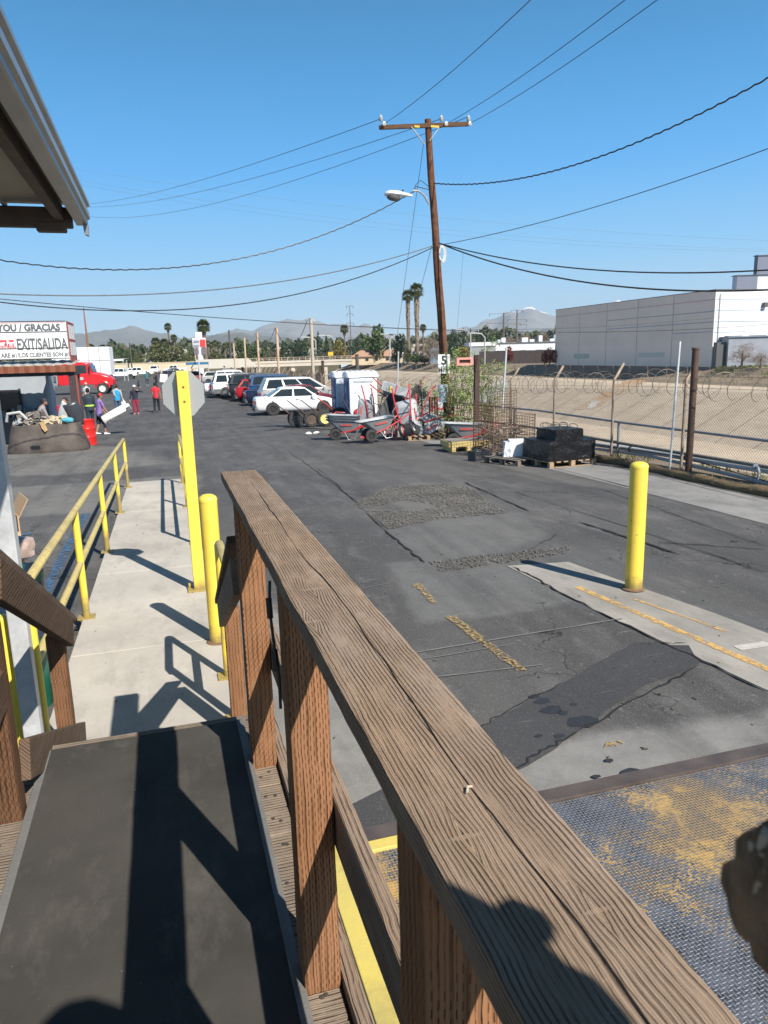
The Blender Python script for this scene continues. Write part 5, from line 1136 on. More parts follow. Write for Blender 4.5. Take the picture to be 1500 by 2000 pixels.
car('white four door sedan side on behind the hand carts', rx(499, 39.0), 39.0, -1, 'sedan', W1, rims=STEELRIM, L=4.5)
car('dark maroon sedan parked between the white sedan and the silver minivan', rx(520, 41.6), 41.6, 0, 'sedan', MAR)
car('silver minivan with long side windows, behind the white sedan', rx(509, 44.4), 44.4, 0, 'van', SILV, L=5.0)
car('dark navy sedan with its tail out past the silver minivan', rx(480, 47.4), 47.4, 0, 'sedan', NAVY, L=4.6)
car('blue sport utility with wide rear glass beyond the navy sedan', rx(487, 50.0), 50.0, 0, 'suv', BLU, cat='suv')
car('red car showing only its tail between the blue and black vehicles', rx(461, 52.4), 52.4, 0, 'hatch', REDP, L=4.2)
car('black sport utility with tall red tail lights', rx(448, 55.0), 55.0, 0, 'suv', BKP, cat='suv', L=4.9)
car('white sport utility with grey lower body and big wheels', rx(416, 58.2), 58.2, 0, 'suv', W1, GRY, rims=CHR, cat='suv', L=4.7)
car('dark red hatchback wedged behind the two tone sport utility', rx(411, 61.2), 61.2, 0, 'hatch', MAR)
car('white sedan first beyond the two tone sport utility', rx(400, 64.5), 64.5, 0, 'sedan', W1)
car('dark blue roofed car beyond the white sedans', rx(403, 68), 68.0, 0, 'sedan', BLU)
car('white sport utility near the tan canopy', rx(420, 73), 73, 0, 'suv', W1, cat='suv')
car('pale blue windowed white van at the far end of the row', rx(455, 83), 83, 90, 'van', W1, cat='van', L=5.6)
car('grey car just in front of the tan canopy', rx(396, 90), 90, 0, 'hatch', SILV)
car('red car at the edge of the far stalls', 1.8, 96, 0, 'hatch', REDP)
# cars in the far yard
def far_car(label, u, v, rot, kind, pm, cat='car', L=4.5, **k):
    p = ground_at(u, v); return car(label, p.x, p.y, rot, kind, pm, cat=cat, L=L, group='vehicles parked in the far yard', **k)
far_car('white pickup truck facing left behind the red truck', 270, 739, 172, 'pickup', W1, 'pickup', 5.4)
far_car('older white pickup with its hood towards the camera', 300, 735, 185, 'pickup', W1, 'pickup', 5.4)
far_car('white sport utility seen from behind before the cream wall', 301, 731, 84, 'suv', W1, 'suv', 4.8)
far_car('dark navy sedan crossing the middle of the far yard', 318, 734, 8, 'sedan', NAVY, 'car', 4.6)
far_car('dark charcoal sedan parked along the cream wall', 338, 726, 4, 'sedan', BKP, 'car', 4.6)
far_car('white work truck parked along the cream wall', 366, 728, 176, 'pickup', W1, 'pickup', 5.4)
far_car('white hatchback at the left of the far yard', 246, 733, 10, 'hatch', W1, 'car', 4.4)
far_car('white minivan behind the white pickups', 268, 728, 5, 'van', W1, 'van', 4.8)

# ================================================================ RED TRUCK AND TRUCKS BY THE BOOTH
def red_truck():
    p = ground_at(205, 769); t = thing('tow_truck', 'bright red truck with sloping hood under a white awning', 'truck', p+Vector((-2.9, .9, 0)), R(-6)); RD = paint('truck_red', (.62, .02, .025))
    b = MB(); rings = []
    for x, zb, zt, w in ((-.9, .9, 2.85, 1.12), (.9, .9, 2.95, 1.12), (1.85, .9, 2.9, 1.12), (2.15, .9, 2.02, 1.12), (2.8, .85, 1.88, 1.08), (3.5, .8, 1.62, 1.02), (3.85, .75, 1.35, .95)): rings.append([Vector((x, -w, zb)), Vector((x, -w, zt-.08)), Vector((x, -w*.9, zt)), Vector((x, w*.9, zt)), Vector((x, w, zt-.08)), Vector((x, w, zb))])
    b.loft(rings); b.build('cab_body', RD, t, True, bevel=.03)
    b = MB(); b.box((.55, -1.135, 1.95), (1.65, -1.122, 2.68)); b.build('side_window', GLASS, t); b = MB(); b.box((-.45, -1.135, 2.0), (.35, -1.122, 2.65)); b.build('side_window', GLASS, t)
    b = MB(); b.prism([(1.90, -.98, 2.78), (1.90, .98, 2.78), (2.185, .98, 2.06), (2.185, -.98, 2.06)], (.015, 0, .008)); b.build('windshield', GLASS, t)
    for x in (2.9,): 
        for sy in (-1, 1):
            tyre('wheel', t, (x, sy*.98, .52), .52, .28, RIMW, 'y', .60); b = MB(); b.tube([(x+math.cos(a_)*.64, sy*1.02, .52+math.sin(a_)*.64) for a_ in [R(5+17*i) for i in range(11)]], .09, 6); b.build('fender', RD, t, True)
    for x in (-4.2, -5.4):
        for sy in (-1, 1): tyre('wheel', t, (x, sy*.95, .5), .5, .30, RIMW, 'y', .60)
    b = MB(); b.box((3.7, -1.1, .55), (4.0, 1.1, .85)); b.build('front_bumper', M('truck_bumper', (.06, .06, .065), .4, .4), t, bevel=.03)
    b = MB(); b.box((-6.6, -1.05, .85), (-1.0, 1.05, 1.1)); b.build('deck', M('truck_deck', (.33, .34, .36), .5, .4, .2, 2), t)
    b = MB(); [b.tube([(1.95, sy*1.32, 2.05), (1.95, sy*1.32, 2.6)], .07, 6) for sy in (-1, 1)]; b.build('door_mirrors', M('black_plastic', (.03, .03, .03)), t, True)
    b = MB(); b.tube([(-1.05, -.85, 1.0), (-1.05, -.85, 3.3)], .08, 8); b.build('exhaust_stack', CHR, t, True)
    for sy in (-1, 1): b = MB(); b.cbox((3.62, sy*.86, 1.22), (.3, .2, .2)); b.build('headlight', HL, t, bevel=.03)
    b = MB(); b.box((.75, -1.127, 1.35), (1.3, -1.121, 1.6)); b.build('door_badge', M('badge_white', (.7, .7, .7), .5, 0, .6, 30), t)
    return t
red_truck()
q = ground_at(193, 745); t = thing('white_awning', 'ragged white awning on poles above the red truck', 'awning', q); b = MB(); n_ = 9
b.quad((-6, -2.3, 2.95), (4.0, -2.3, 3.25), (4.6, 3, 3.35), (-6, 3, 3.2)); b.quad((-6, -2.3, 2.75), (4.0, -2.3, 3.02), (4.0, -2.3, 3.25), (-6, -2.3, 2.95)); b.build('canopy', M('canvas_white', (.72, .73, .74), .8, 0, .12, 2, .4, 4), t)
for x in (-5.6, -2.5, .8, 3.9, 4.4): b = MB(); b.tube([(x, -2.2, 0), (x, -2.2, 3.1)], .05, 6); b.build('pole', GALV, t, True)
# white boxed container behind
q0 = at_depth(148, 716, 100); q0.z = 0; t = thing('white_trailer', 'white panelled trailer box rising behind the red truck', 'trailer', q0, R(-8))
b = MB(); b.box((-3, 0, 1.2), (4.55, 2.5, 4.95)); b.build('box_body', M('trailer_white', (.74, .76, .78), .45, 0, .05, 1), t)
for x in (-1.2, .3, 1.8, 3.2): b = MB(); b.box((x-.02, -.02, 1.25), (x+.02, -.003, 4.9)); b.build('panel_seam', BUMP, t)
b = MB(); b.box((-3, -.025, 3.1), (4.55, -.005, 3.14)); b.build('panel_seam', BUMP, t)
for x in (-2, 3.4): tyre('wheel', t, (x, .3, .5), .5, .28, RIMW)
car('red hatchback parked inside the gate behind the scrap tub', -9.4, 42.0, 5, 'hatch', REDP, group=None, L=4.3)
car('white truck cab behind the booth roof post', -14.2, 62, 20, 'van', W1, cat='van', group=None, L=5.6)
car('grey blue flatbed pickup behind the booth', -12.4, 52, 5, 'pickup', paint('slate', (.16, .22, .30)), cat='pickup', group=None, L=5.4)
# ================================================================ EXIT BOOTH
BX1, BY = -3.02, 28.2
g0 = gz(28)
t = thing('exit_booth', 'exit booth with big white sign board over a rust red corrugated roof', 'booth', (BX1, BY, g0))
SW = M('sign_white', (.80, .80, .79), .5, 0, .05, 2, 0); DKM = M('booth_dark', (.035, .032, .035), .7, 0, .3, 3); FR = M('frame_rust', (.30, .07, .045), .6, 0, .2, 4)
zt, zb_ = at_y(132, 628, BY).z, at_y(150, 699, BY).z
sg = thing('exit_sign', 'large white sign board lettered GRACIAS and EXIT/SALIDA above the booth', 'sign', (BX1, BY-.3, zb_))
H = zt-zb_; b = MB(); b.box((-5.2, -.03, 0), (.05, .03, H)); b.build('panel', SW, sg)
for f in (0, .285, .72, 1.0): b = MB(); b.box((-5.2, -.042, H*f-.014), (.052, -.031, H*f+.014)); b.build('frame_rail', M('sign_frame', (.06, .05, .05), .5), sg)
b = MB(); b.box((-5.2, -.035, H*.955), (.03, -.0315, H*.967)); b.build('red_stripe', M('stripe_red', (.5, .08, .08), .5), sg)
GRYT = M('letter_grey', (.115, .125, .135), .5, 0, .15, 4, 0)
def put(txt, size, u0, u1, v, par, mat=GRYT, bold=.01, dy=-.036):
    pos = at_y((u0+u1)/2, v, BY-.3); w = (at_y(u1, v, BY-.3)-at_y(u0, v, BY-.3)).x; x = text_mesh('lettering', txt, size, mat, par, .003, bold, 1.0)
    xs_ = [q_.co.x for q_ in x.data.vertices]; k_ = w/(max(xs_)-min(xs_)); c_ = (max(xs_)+min(xs_))/2
    for q_ in x.data.vertices: q_.co.x = (q_.co.x-c_)*k_
    x.rotation_euler = (R(90), 0, 0); x.location = (pos.x-BX1, dy, pos.z-zb_); return x
put('THANK YOU / GRACIAS', .30, -70, 119.5, 641, sg, bold=.014)
put('EXIT/SALIDA', .52, 34, 133, 673, sg, bold=.015)
put('OUR CUSTOMERS ARE #1/LOS CLIENTES SON #1', .20, -82, 138, 694.5, sg, bold=.006)
lp = at_y(0, 671, BY-.3); b = MB(); z_ = lp.z-zb_; b.box((lp.x-BX1-1.1, -.038, z_-.10), (at_y(31.5, 671, BY).x-BX1, -.032, z_+.11)); b.build('logo_panel', M('logo_red', (.62, .05, .05), .5), sg)
put('Your Part', .24, -10, 30, 671, sg, M('letter_white', (.85, .85, .85), .5), bold=.008, dy=-.041); put('Auto Parts', .15, -6, 32, 679.5, sg, M('logo_red', (0, 0, 0)), bold=.003)
b = MB(); b.box((.062, .0, -.1), (.10, 2.0, H+.0)); b.build('side_frame', FR, sg)
for i in range(3): b = MB(); b.box((.101, .15+i*.62, .1), (.106, .62+i*.62, H*.45)); b.box((.101, .15+i*.62, H*.53), (.106, .62+i*.62, H*.92)); b.build('side_panel', SW, sg)
# roof
zr = at_y(150, 708, BY).z-g0; b = MB(); n_ = 76; vs = []
COR = M('corrugated_pale', (.42, .40, .37), .7, .1, .2, 3, .1); CORR = M('corrugated_rust', (.25, .085, .045), .75, .1, .3, 6)
for i in range(n_+1):
    x = .27-6.0*i/n_; dz = .016*math.cos(i*1.57); vs += [Vector((x, -1.05, zr+dz-.06)), Vector((x, 1.2, zr+.10+dz))]
b._add(vs, [(2*i, 2*i+1, 2*i+3, 2*i+2) for i in range(n_)]); b.build('roof', COR, t)
b = MB(); vs = []
for i in range(n_+1):
    x = .27-6.0*i/n_; dy = .03*math.cos(i*1.57); vs += [Vector((x, -1.08+dy, zr-.30)), Vector((x, -1.08+dy, zr-.075))]
b._add(vs, [(2*i, 2*i+1, 2*i+3, 2*i+2) for i in range(n_)]); b.build('roof_skirt', CORR, t)
b = MB(); b.box((-5.7, -.95, zr-.42), (.22, -.80, zr-.30)); b.box((.10, -.8, zr-.42), (.22, 1.1, zr-.30)); b.build('eave_beam', DKM, t)
for (x, y, w, nm) in ((.12, -.88, .11, 'post'), (.12, .9, .07, 'post'), (-5.6, -.88, .07, 'post')): b = MB(); b.box((x-w, y-.07, 0), (x+w, y+.07, zr-.42)); b.build(nm, M('booth_post', (.06, .04, .045), .6, 0, .4, 5, chips=(5, .68, (.6, .58, .55))), t)
b = MB(); b.box((.235, -.95, 0), (.29, -.80, zr-.42)); b.build('red_trim', FR, t)
wl = M('booth_wall', (.36, .40, .44), .7, 0, .15, 2); b = MB(); b.box((-5.6, 2.4, 0), (-.9, 2.5, zr-.3)); b.box((-1.0, 1.2, 0), (-.9, 2.4, zr-.3)); b.build('back_wall', wl, t)
b = MB(); b.box((-4.9, 2.33, 1.0), (-2.1, 2.395, 1.9)); b.build('service_window', M('booth_glass', (.02, .02, .025), .1), t)
for x in (-4.93, -2.1, -3.5): b = MB(); b.box((x-.04, 2.30, .96), (x+.04, 2.33, 1.94)); b.build('window_frame', DKM, t)
b = MB(); b.box((-5.4, 1.5, 0), (-1.2, 2.2, .85)); b.box((-5.45, 1.4, .86), (-1.15, 2.25, .92)); b.build('counter', M('counter_dark', (.09, .09, .10), .6), t)
b = MB()
for i in range(22): x = -5.2+i*.18; b.box((x, 1.5+rnd.random()*.3, .925), (x+rnd.uniform(.05, .15), 1.9, .925+rnd.uniform(.06, .45)))
tag(b.build('counter_goods', M('goods_mixed', (.07, .07, .075), .5, .2, .5, 2, 0, 8, (.25, .25, .26))), 'dark jumble of small goods along the booth counter', 'goods', kind='stuff').location = (BX1, BY, g0)
# column at far left edge with dark paint (steel_column built earlier)
# ---------------------------------------------------------------- scrap tub
q = Vector((-3.62, 25.6, gz(25.2))); t = thing('scrap_tub', 'huge dented dark tub of concrete overflowing with car scrap', 'tub', q)
b = MB(); n_ = 36; rings = []
for (z_, sx_, sy_) in ((0, 1.18, .72), (.10, 1.21, .74), (.45, 1.10, .66), (.85, 1.0, .60), (.88, .96, .56), (.78, .92, .52)):
    rg = []
    for k in range(n_):
        a_ = 6.2832*k/n_; c_, s_ = math.cos(a_), math.sin(a_); pw = .55; rg.append(Vector((math.copysign(abs(c_)**pw, c_)*sx_+.02*math.sin(k*1.7+z_*9), math.copysign(abs(s_)**pw, s_)*sy_+.02*math.sin(k*2.3+z_*5), z_+.015*math.sin(k))))
    rings.append(rg)
b.loft(rings); b.build('shell', M('tub_dark', (.045, .036, .031), .7, .1, .3, 2.2, .5, 9, (.13, .105, .09), .5, chips=(3.2, .70, (.38, .34, .31))), t, True)
b = MB(); b.prism([(-.30+math.cos(R(30*k))*.17*(1 if k % 2 else .75), -.752, .20+math.sin(R(30*k))*.075*(1 if k % 3 else .7)) for k in range(12)], (0, .01, 0)); b.build('torn_hole', M('hole_black', (.008, .008, .008), .9), t)
def scrap(name, lab, mat, n, box, size, cat='scrap part'):
    b = MB()
    for i in range(n):
        c = Vector((rnd.uniform(box[0], box[1]), rnd.uniform(-.35, .35), rnd.uniform(.84, box[2]))); d = Vector((rnd.uniform(-1, 1), rnd.uniform(-.5, .5), rnd.uniform(-.3, .5)))*size
        b.tube([c-d, c+Vector((0, 0, size*.4)), c+d], rnd.uniform(.02, .06), 6)
        if i % 3 == 0: b.cbox(c, (rnd.uniform(.1, .25), rnd.uniform(.1, .2), rnd.uniform(.06, .16)), Euler((rnd.random()*3, rnd.random()*3, rnd.random()*3)).to_matrix())
    o = b.build(name, mat, None, True); o.location = q; return tag(o, lab, cat, kind='stuff')
scrap('engine_scrap', 'heap of grey brown engine parts and hoses in the tub', M('scrap_alu', (.26, .24, .215), .5, .4, .5, 5, .2, 20, (.10, .08, .07)), 40, (-.75, -.05, 1.18), .16)
scrap('bumper_scrap', 'heap of cream plastic and foam scrap at the right of the tub', M('scrap_cream', (.62, .52, .36), .7, 0, .3, 6, .2), 14, (-.05, .60, .98), .22)
scrap('pale_scrap', 'pale plastic scrap at the left end of the tub', M('scrap_pale', (.40, .41, .42), .6, 0, .4, 6, .2), 18, (-1.05, -.5, 1.0), .20)
b = MB(); b.tube([(-1.1, -.3, 1.0), (-1.05, -.32, 1.24), (-.7, -.3, 1.28), (-.52, -.28, 1.05)], .05, 8); o = b.build('wheel_arch_liner', M('liner_grey', (.40, .41, .40), .5), None, True); o.location = q; tag(o, 'grey curved plastic liner at the left of the scrap heap', 'car part')
b = MB(); b.blob((.66, -.25, .96), (.20, .14, .10), 10, .15); o = b.build('blue_jug', M('jug_blue', (.10, .42, .52), .4), None, True); o.location = q; tag(o, 'pale blue plastic jug lying on the scrap', 'jug')
b = MB(); b.prism([(-.12, -.63, .96), (.02, -.64, .98), (.10, -.68, .72), (.02, -.72, .66), (-.06, -.70, .78)], (0, .02, 0)); o = b.build('torn_cloth', M('cloth_tan', (.42, .28, .13), .9), None); o.location = q; tag(o, 'torn tan cloth hanging over the rim of the tub', 'cloth')
# curved panels held behind the tub
def shell_panel(name, lab, c, w, h, mat, yaw, tilt, ex=.55):
    b = MB(); rings = []
    for j in range(8):
        v_ = j/7; ww = w*(1-ex*v_*v_); rings.append([Vector((ww*math.sin(R(-70+140*i/9)), -ww*.55*math.cos(R(-70+140*i/9)), h*(.5-v_))) for i in range(10)])
    b.loft(rings, False, False); o = b.build(name, mat, None, True); o.location = c; o.rotation_euler = (0, R(tilt), R(yaw)); s_ = o.modifiers.new('s', 'SOLIDIFY'); s_.thickness = .015; return tag(o, lab, 'car panel')
shell_panel('curved_bumper', 'white curved plastic panel standing behind the scrap', (-3.14, 26.5, gz(26)+1.18), .27, .62, M('panel_white', (.66, .68, .68), .4), -20, 35)
shell_panel('curved_bumper', 'large black curved bumper panel standing behind the scrap', (-2.80, 26.1, gz(26)+1.12), .27, .80, M('panel_black', (.045, .05, .06), .35), 10, -18)
# red drum
p = ground_at(172, 869); t = thing('oil_drum', 'bright red steel drum beside the scrap tub', 'drum', p+Vector((0, .05, 0))); b = MB(); DR = M('drum_red', (.68, .025, .02), .35, 0, .12, 3, .05, chips=(7, .72, (.5, .4, .36)))
r_ = .295; b.lathe([(.001, 0), (r_*.97, 0), (r_+.01, .01), (r_+.01, .03), (r_, .04), (r_, .27), (r_+.009, .29), (r_, .31), (r_, .56), (r_+.009, .58), (r_, .60), (r_, .84), (r_+.012, .855), (r_+.012, .88), (r_*.96, .88), (r_*.95, .86), (.001, .86)], (0, 0, 0), 28, caps=False); b.build('shell', DR, t, True)
b = MB(); b.quad(*[Vector((math.sin(R(a_))*(r_+.005), -math.cos(R(a_))*(r_+.005), z_)) for a_, z_ in ((-40, .70), (-12, .69), (-12, .80), (-40, .81))]); b.build('label', M('label_pale', (.70, .55, .50), .6, 0, .4, 30), t)
# ================================================================ PEOPLE
SKIN = M('skin', (.36, .20, .135), .6, 0, .1, 8, 0); HAIRM = M('hair_dark', (.02, .016, .014), .8)
def person(label, x, y, yaw, H=1.66, shirt=(.3, .3, .3), pants=(.05, .05, .06), shoes=(.6, .6, .6), hat=None, stride=.18, bend=0.0, arms=((.10, .02, .80), (-.10, .05, .80)), shorts=False, sleeves=.55, vest=None, crouch=0, z=None, skin=None, build=True, hair=True, bag=None):
    """faces local +Y; arms = hand targets (x outward offset, y forward, z) right then left, for a 1.7 m figure"""
    k = H/1.7; z0 = (gz(y) if z is None else z); t = thing('person', label, 'person', (x, y, z0), R(yaw)); sk = skin or SKIN
    V = lambda a, b_, c: Vector((a*k, b_*k, c*k)); hipz = .90-crouch; fb = math.sin(bend); fc = math.cos(bend)
    def up(dx, dh, dy=0): return V(dx, dh*fb+dy*fc, hipz+dh*fc-dy*fb)
    hip = up(0, 0); ch = up(0, .38); nk = up(0, .56); hd = up(0, .70, .02+.0)
    joints = {}
    b = MB()
    b.tube([up(0, .50), nk, up(0, .62)], [.062*k, .052*k, .05*k], 10)
    # head: skull and jaw with a face
    hs = len(b.v); b.blob((0, 0, 0), (.075*k, .095*k, .115*k), 14); b.blob((0, .035*k, -.055*k), (.052*k, .06*k, .06*k), 10); b.blob((0, .098*k, -.012*k), (.014*k, .02*k, .022*k), 6); b.blob((.077*k, 0, -.01*k), (.012*k, .02*k, .03*k), 6); b.blob((-.077*k, 0, -.01*k), (.012*k, .02*k, .03*k), 6)
    b.xf(Matrix.Translation(up(0, .715, .01)), hs)
    arm_c = []
    for sgn, (hx, hy, hz) in zip((1, -1), arms):
        sh = up(sgn*.185, .49); hn = V(sgn*.185+hx, hy, hz); d = hn-sh; L1, L2 = .29*k, .26*k; dd = min(d.length, L1+L2-.005); d.normalize()
        a_ = (L1*L1-L2*L2+dd*dd)/(2*dd); h_ = math.sqrt(max(0, L1*L1-a_*a_)); bk = Vector((sgn*.35, -1, -.3)); bk = (bk-d*bk.dot(d)).normalized(); el = sh+d*a_+bk*h_; hn = sh+d*dd
        arm_c.append((sh, el, hn)); b.tube([sh, sh.lerp(el, .5), el, el.lerp(hn, .3), hn], [.05*k, .046*k, .038*k, .038*k, .026*k], 8)
        f = (hn-el).normalized(); sd = f.cross(Vector((0, 0, 1)));  sd = sd.normalized() if sd.length > .1 else Vector((0, 1, 0)); palm = hn+f*.045*k; b.tube([hn, hn+f*.03*k, hn+f*.085*k], [.024*k, .038*k, .034*k], 8)
        for j in range(4):
            o_ = sd*(.024-.016*j)*k; L_ = (.062, .072, .068, .054)[j]*k; p0 = hn+f*.08*k+o_; b.tube([p0, p0+f*L_*.55, p0+f*L_*.9+Vector((0, 0, -.012*k))], [.0095*k, .0085*k, .006*k], 5)
        p0 = hn+f*.03*k+sd*.034*k; b.tube([p0, p0+(f+sd).normalized()*.03*k, p0+(f*1.6+sd).normalized()*.055*k], [.011*k, .010*k, .007*k], 5)
    ft = []
    for sgn in (1, -1):
        hp = up(sgn*.095, -.02); an = V(sgn*.105, sgn*stride, .085 if sgn > 0 else .10); kn = hp.lerp(an, .5)+V(0, .05+crouch*.45+abs(stride)*.1, .01); ft.append((hp, kn, an))
        b.tube([hp, hp.lerp(kn, .5), kn, kn.lerp(an, .35), an], [.085*k, .075*k, .055*k, .058*k, .038*k], 10)
    b.tube([up(0, -.05), up(0, .10), up(0, .25), up(0, .40), up(0, .5)], [.10*k, .10*k, .10*k, .105*k, .07*k], 12)
    b.build('body', sk, t, True)
    # clothing
    tag_m = lambda n_, c: M('cloth_%s_%d_%d_%d' % (n_, c[0]*255, c[1]*255, c[2]*255), c, .85, 0, .18, 9, .4, 14)
    b = MB(); rings = []
    for dh, rx_, ry_ in ((-.10, .172, .128), (.0, .165, .125), (.14, .160, .118), (.28, .178, .125), (.40, .196, .128), (.49, .185, .110), (.545, .11, .085), (.575, .07, .065)):
        rings.append([up(math.cos(6.2832*i/16)*rx_, dh+.006*math.sin(i*3+dh*20), math.sin(6.2832*i/16)*ry_) for i in range(16)])
    b.loft(rings)
    for (sh, el, hn) in arm_c:
        if sleeves <= .55: e = sh.lerp(el, .75); b.tube([sh-Vector((0, 0, .0)), sh.lerp(e, .5), e], [.066*k, .064*k, .062*k], 10)
        else: e = el.lerp(hn, .85); b.tube([sh, sh.lerp(el, .5), el, el.lerp(hn, .5), e], [.066*k, .060*k, .052*k, .048*k, .040*k], 10)
    b.build('shirt', tag_m('shirt', shirt), t, True)
    if vest:
        b = MB(); rings = []
        for dh, rx_, ry_ in ((-.08, .178, .135), (.0, .172, .132), (.14, .167, .125), (.28, .184, .132), (.40, .19, .134), (.50, .16, .112)): rings.append([up(math.cos(6.2832*i/16)*rx_, dh, math.sin(6.2832*i/16)*ry_) for i in range(16)])
        b.loft(rings); b.build('vest', tag_m('vest', vest), t, True)
    b = MB(); b.loft([[up(math.cos(6.2832*i/14)*a_, dh, math.sin(6.2832*i/14)*c_) for i in range(14)] for dh, a_, c_ in ((.02, .158, .120), (-.08, .170, .130), (-.14, .165, .125))])
    for (hp, kn, an) in ft:
        if shorts: e = kn.lerp(an, .08); b.tube([hp, hp.lerp(kn, .5), e], [.10*k, .098*k, .092*k], 10)
        else: b.tube([hp, hp.lerp(kn, .5), kn, kn.lerp(an, .5), an+V(0, 0, -.02)], [.098*k, .090*k, .072*k, .068*k, .062*k], 10)
    b.build('shorts' if shorts else 'trousers', tag_m('pants', pants), t, True)
    for i, (hp, kn, an) in enumerate(ft):
        b = MB(); b.loft([[Vector((an.x+math.cos(6.2832*j/10)*w*k, an.y+yo*k, an.z-.085*k+.0+(.5+.5*math.sin(6.2832*j/10))*hh_*k)) for j in range(10)] for yo, w, hh_ in ((-.075, .03, .06), (-.05, .042, .10), (.02, .045, .10), (.09, .048, .065), (.16, .042, .05), (.19, .02, .03))]); b.build('shoe', tag_m('shoe', shoes), t, True)
    if hair and hat != 'none':
        b = MB(); hs = len(b.v); b.blob((0, -.012*k, .018*k), (.084*k, .100*k, .112*k), 12); b.xf(Matrix.Translation(up(0, .72, .0)), hs); 
        b.build('hair', HAIRM, t, True)
    if isinstance(hat, tuple):
        b = MB(); c_ = up(0, .735, .005); b.lathe([(.093*k, 0), (.096*k, .03*k), (.08*k, .075*k), (.04*k, .10*k), (.001, .105*k)], c_, 14, caps=False)
        if len(hat) > 3: b.lathe([(.09*k, 0), (.17*k, -.012*k), (.172*k, -.006*k), (.09*k, .012*k)], c_, 16, caps=False)
        else: b.box((c_.x-.06*k, c_.y+.06*k, c_.z), (c_.x+.06*k, c_.y+.17*k, c_.z+.012*k))
        b.build('hat', tag_m('hat', hat[:3]), t, True)
    return t, arm_c
def pers(label, u, v, yaw, **k):
    p = ground_at(u, v); return person(label, p.x, p.y, yaw, **k)
PUR = pers('person in a purple shirt and red cap carrying a white car part', 198, 849, -70, H=1.66, shirt=(.26, .16, .42), pants=(.025, .03, .05), shoes=(.75, .75, .75), hat=(.62, .03, .03), stride=.16, arms=((-.02, .34, .86), (.0, .32, .82)), shorts=True, bend=.12)
HV = ground_at(180, 838); person('person in dark overalls with lime reflective bands behind the red drum', HV.x-.05, HV.y+.5, 20, H=1.78, shirt=(.02, .035, .05), pants=(.02, .035, .055), shoes=(.03, .03, .03), stride=.1, sleeves=.9, bend=.1, arms=((.05, .12, .78), (.05, .12, .80)))
t_ = [o for o in COL.objects if o.get('label', '').startswith('person in dark overalls')][0]; b = MB()
for dh in (.08, .40): b.loft([[Vector((math.cos(6.2832*i/16)*.205, .10*dh/.7+math.sin(6.2832*i/16)*.142, (.90+dh+o_)*1.047)) for i in range(16)] for o_ in (-.035, .035)], True, False)
b.build('reflective_band', M('hivis_lime', (.50, .80, .10), .5), t_, True)
pers('person in a bright blue vest and tan hat with a white bag', 232, 809, 10, H=1.66, shirt=(.42, .42, .42), vest=(.02, .32, .60), pants=(.06, .12, .22), shoes=(.08, .07, .06), hat=(.20, .13, .08, 1), stride=.06, sleeves=.9, arms=((.10, .02, .80), (.16, -.02, .92)))
q = ground_at(243, 805); b = MB(); b.blob((q.x, q.y-.05, .52), (.14, .12, .20), 10, .12); b.tube([(q.x, q.y-.05, .70), (q.x-.04, q.y-.02, .84)], [.04, .012], 6); tag(b.build('plastic_bag', M('bag_white', (0, 0, 0)), None, True), 'white plastic bag hanging from the hand of the person in blue', 'bag')
pers('person in a navy jacket and maroon trousers with a white cap', 267, 809, 175, H=1.6, shirt=(.022, .025, .045), pants=(.30, .02, .055), shoes=(.55, .30, .30), hat=(.75, .73, .72), stride=.05, sleeves=.9, arms=((.12, .05, .78), (-.02, .18, 1.42)))
pers('person in a red and black jersey walking away', 307, 805, -12, H=1.68, shirt=(.62, .035, .05), pants=(.018, .018, .022), shoes=(.10, .10, .10), stride=.14, arms=((.12, .02, .78), (.12, -.04, .80)))
b = None
pers('person in a white shirt standing behind the red trim post', 173, 800, 150, H=1.66, shirt=(.72, .72, .70), pants=(.10, .10, .12), shoes=(.1, .1, .1), hat=(.45, .40, .34), stride=.02, arms=((.1, .05, .8), (.1, .05, .8)))
person('person in a grey long sleeved shirt and dark cap leaning over the scrap', -4.03, 26.75, -75, H=1.68, shirt=(.30, .28, .27), pants=(.05, .05, .06), hat=(.04, .04, .05), stride=.05, sleeves=.9, bend=.35, arms=((-.03, .48, .95), (.0, .46, .93)))
person('person in black reaching over the curved panels', -3.05, 27.0, 150, H=1.66, shirt=(.018, .018, .02), pants=(.02, .02, .02), hat='hair', stride=.03, sleeves=.9, bend=.3, arms=((.05, .38, .98), (.05, .36, .92)))
pers('distant person in dark clothes walking with a backpack', 272, 757, 60, H=1.7, shirt=(.10, .11, .10), pants=(.05, .06, .06), stride=.2, sleeves=.9)
pers('distant person in teal and grey walking away', 288, 753, 0, H=1.7, shirt=(.06, .16, .18), pants=(.05, .07, .10), stride=.16, sleeves=.9)
pers('distant person in black carrying a white sheet', 307, 761, 80, H=1.72, shirt=(.02, .02, .022), pants=(.02, .02, .022), stride=.1, sleeves=.9, arms=((.0, .35, 1.1), (.0, .35, 1.2)))
q = ground_at(312, 761); b = MB(); b.prism([(q.x+.05, q.y, .8), (q.x+.8, q.y+.05, .65), (q.x+.9, q.y+.1, 1.5), (q.x+.2, q.y, 1.6)], (0, .04, 0)); tag(b.build('white_sheet', M('sheet_white', (.75, .75, .74), .6)), 'white sheet of bodywork carried by the distant person in black', 'panel')
pers('distant person in white on a small low cart', 357, 744, 150, H=1.66, shirt=(.72, .72, .72), pants=(.12, .12, .14), crouch=.15, stride=.1)
q = ground_at(357, 746); t = thing('push_cart', 'small dark cart in front of the distant person in white', 'cart', q+Vector((-.3, -.4, 0)), R(5)); b = MB(); b.box((-.9, -.35, .28), (.9, .35, .36)); b.box((-.9, -.3, .36), (-.2, .3, .62)); b.build('deck', BUMP, t)
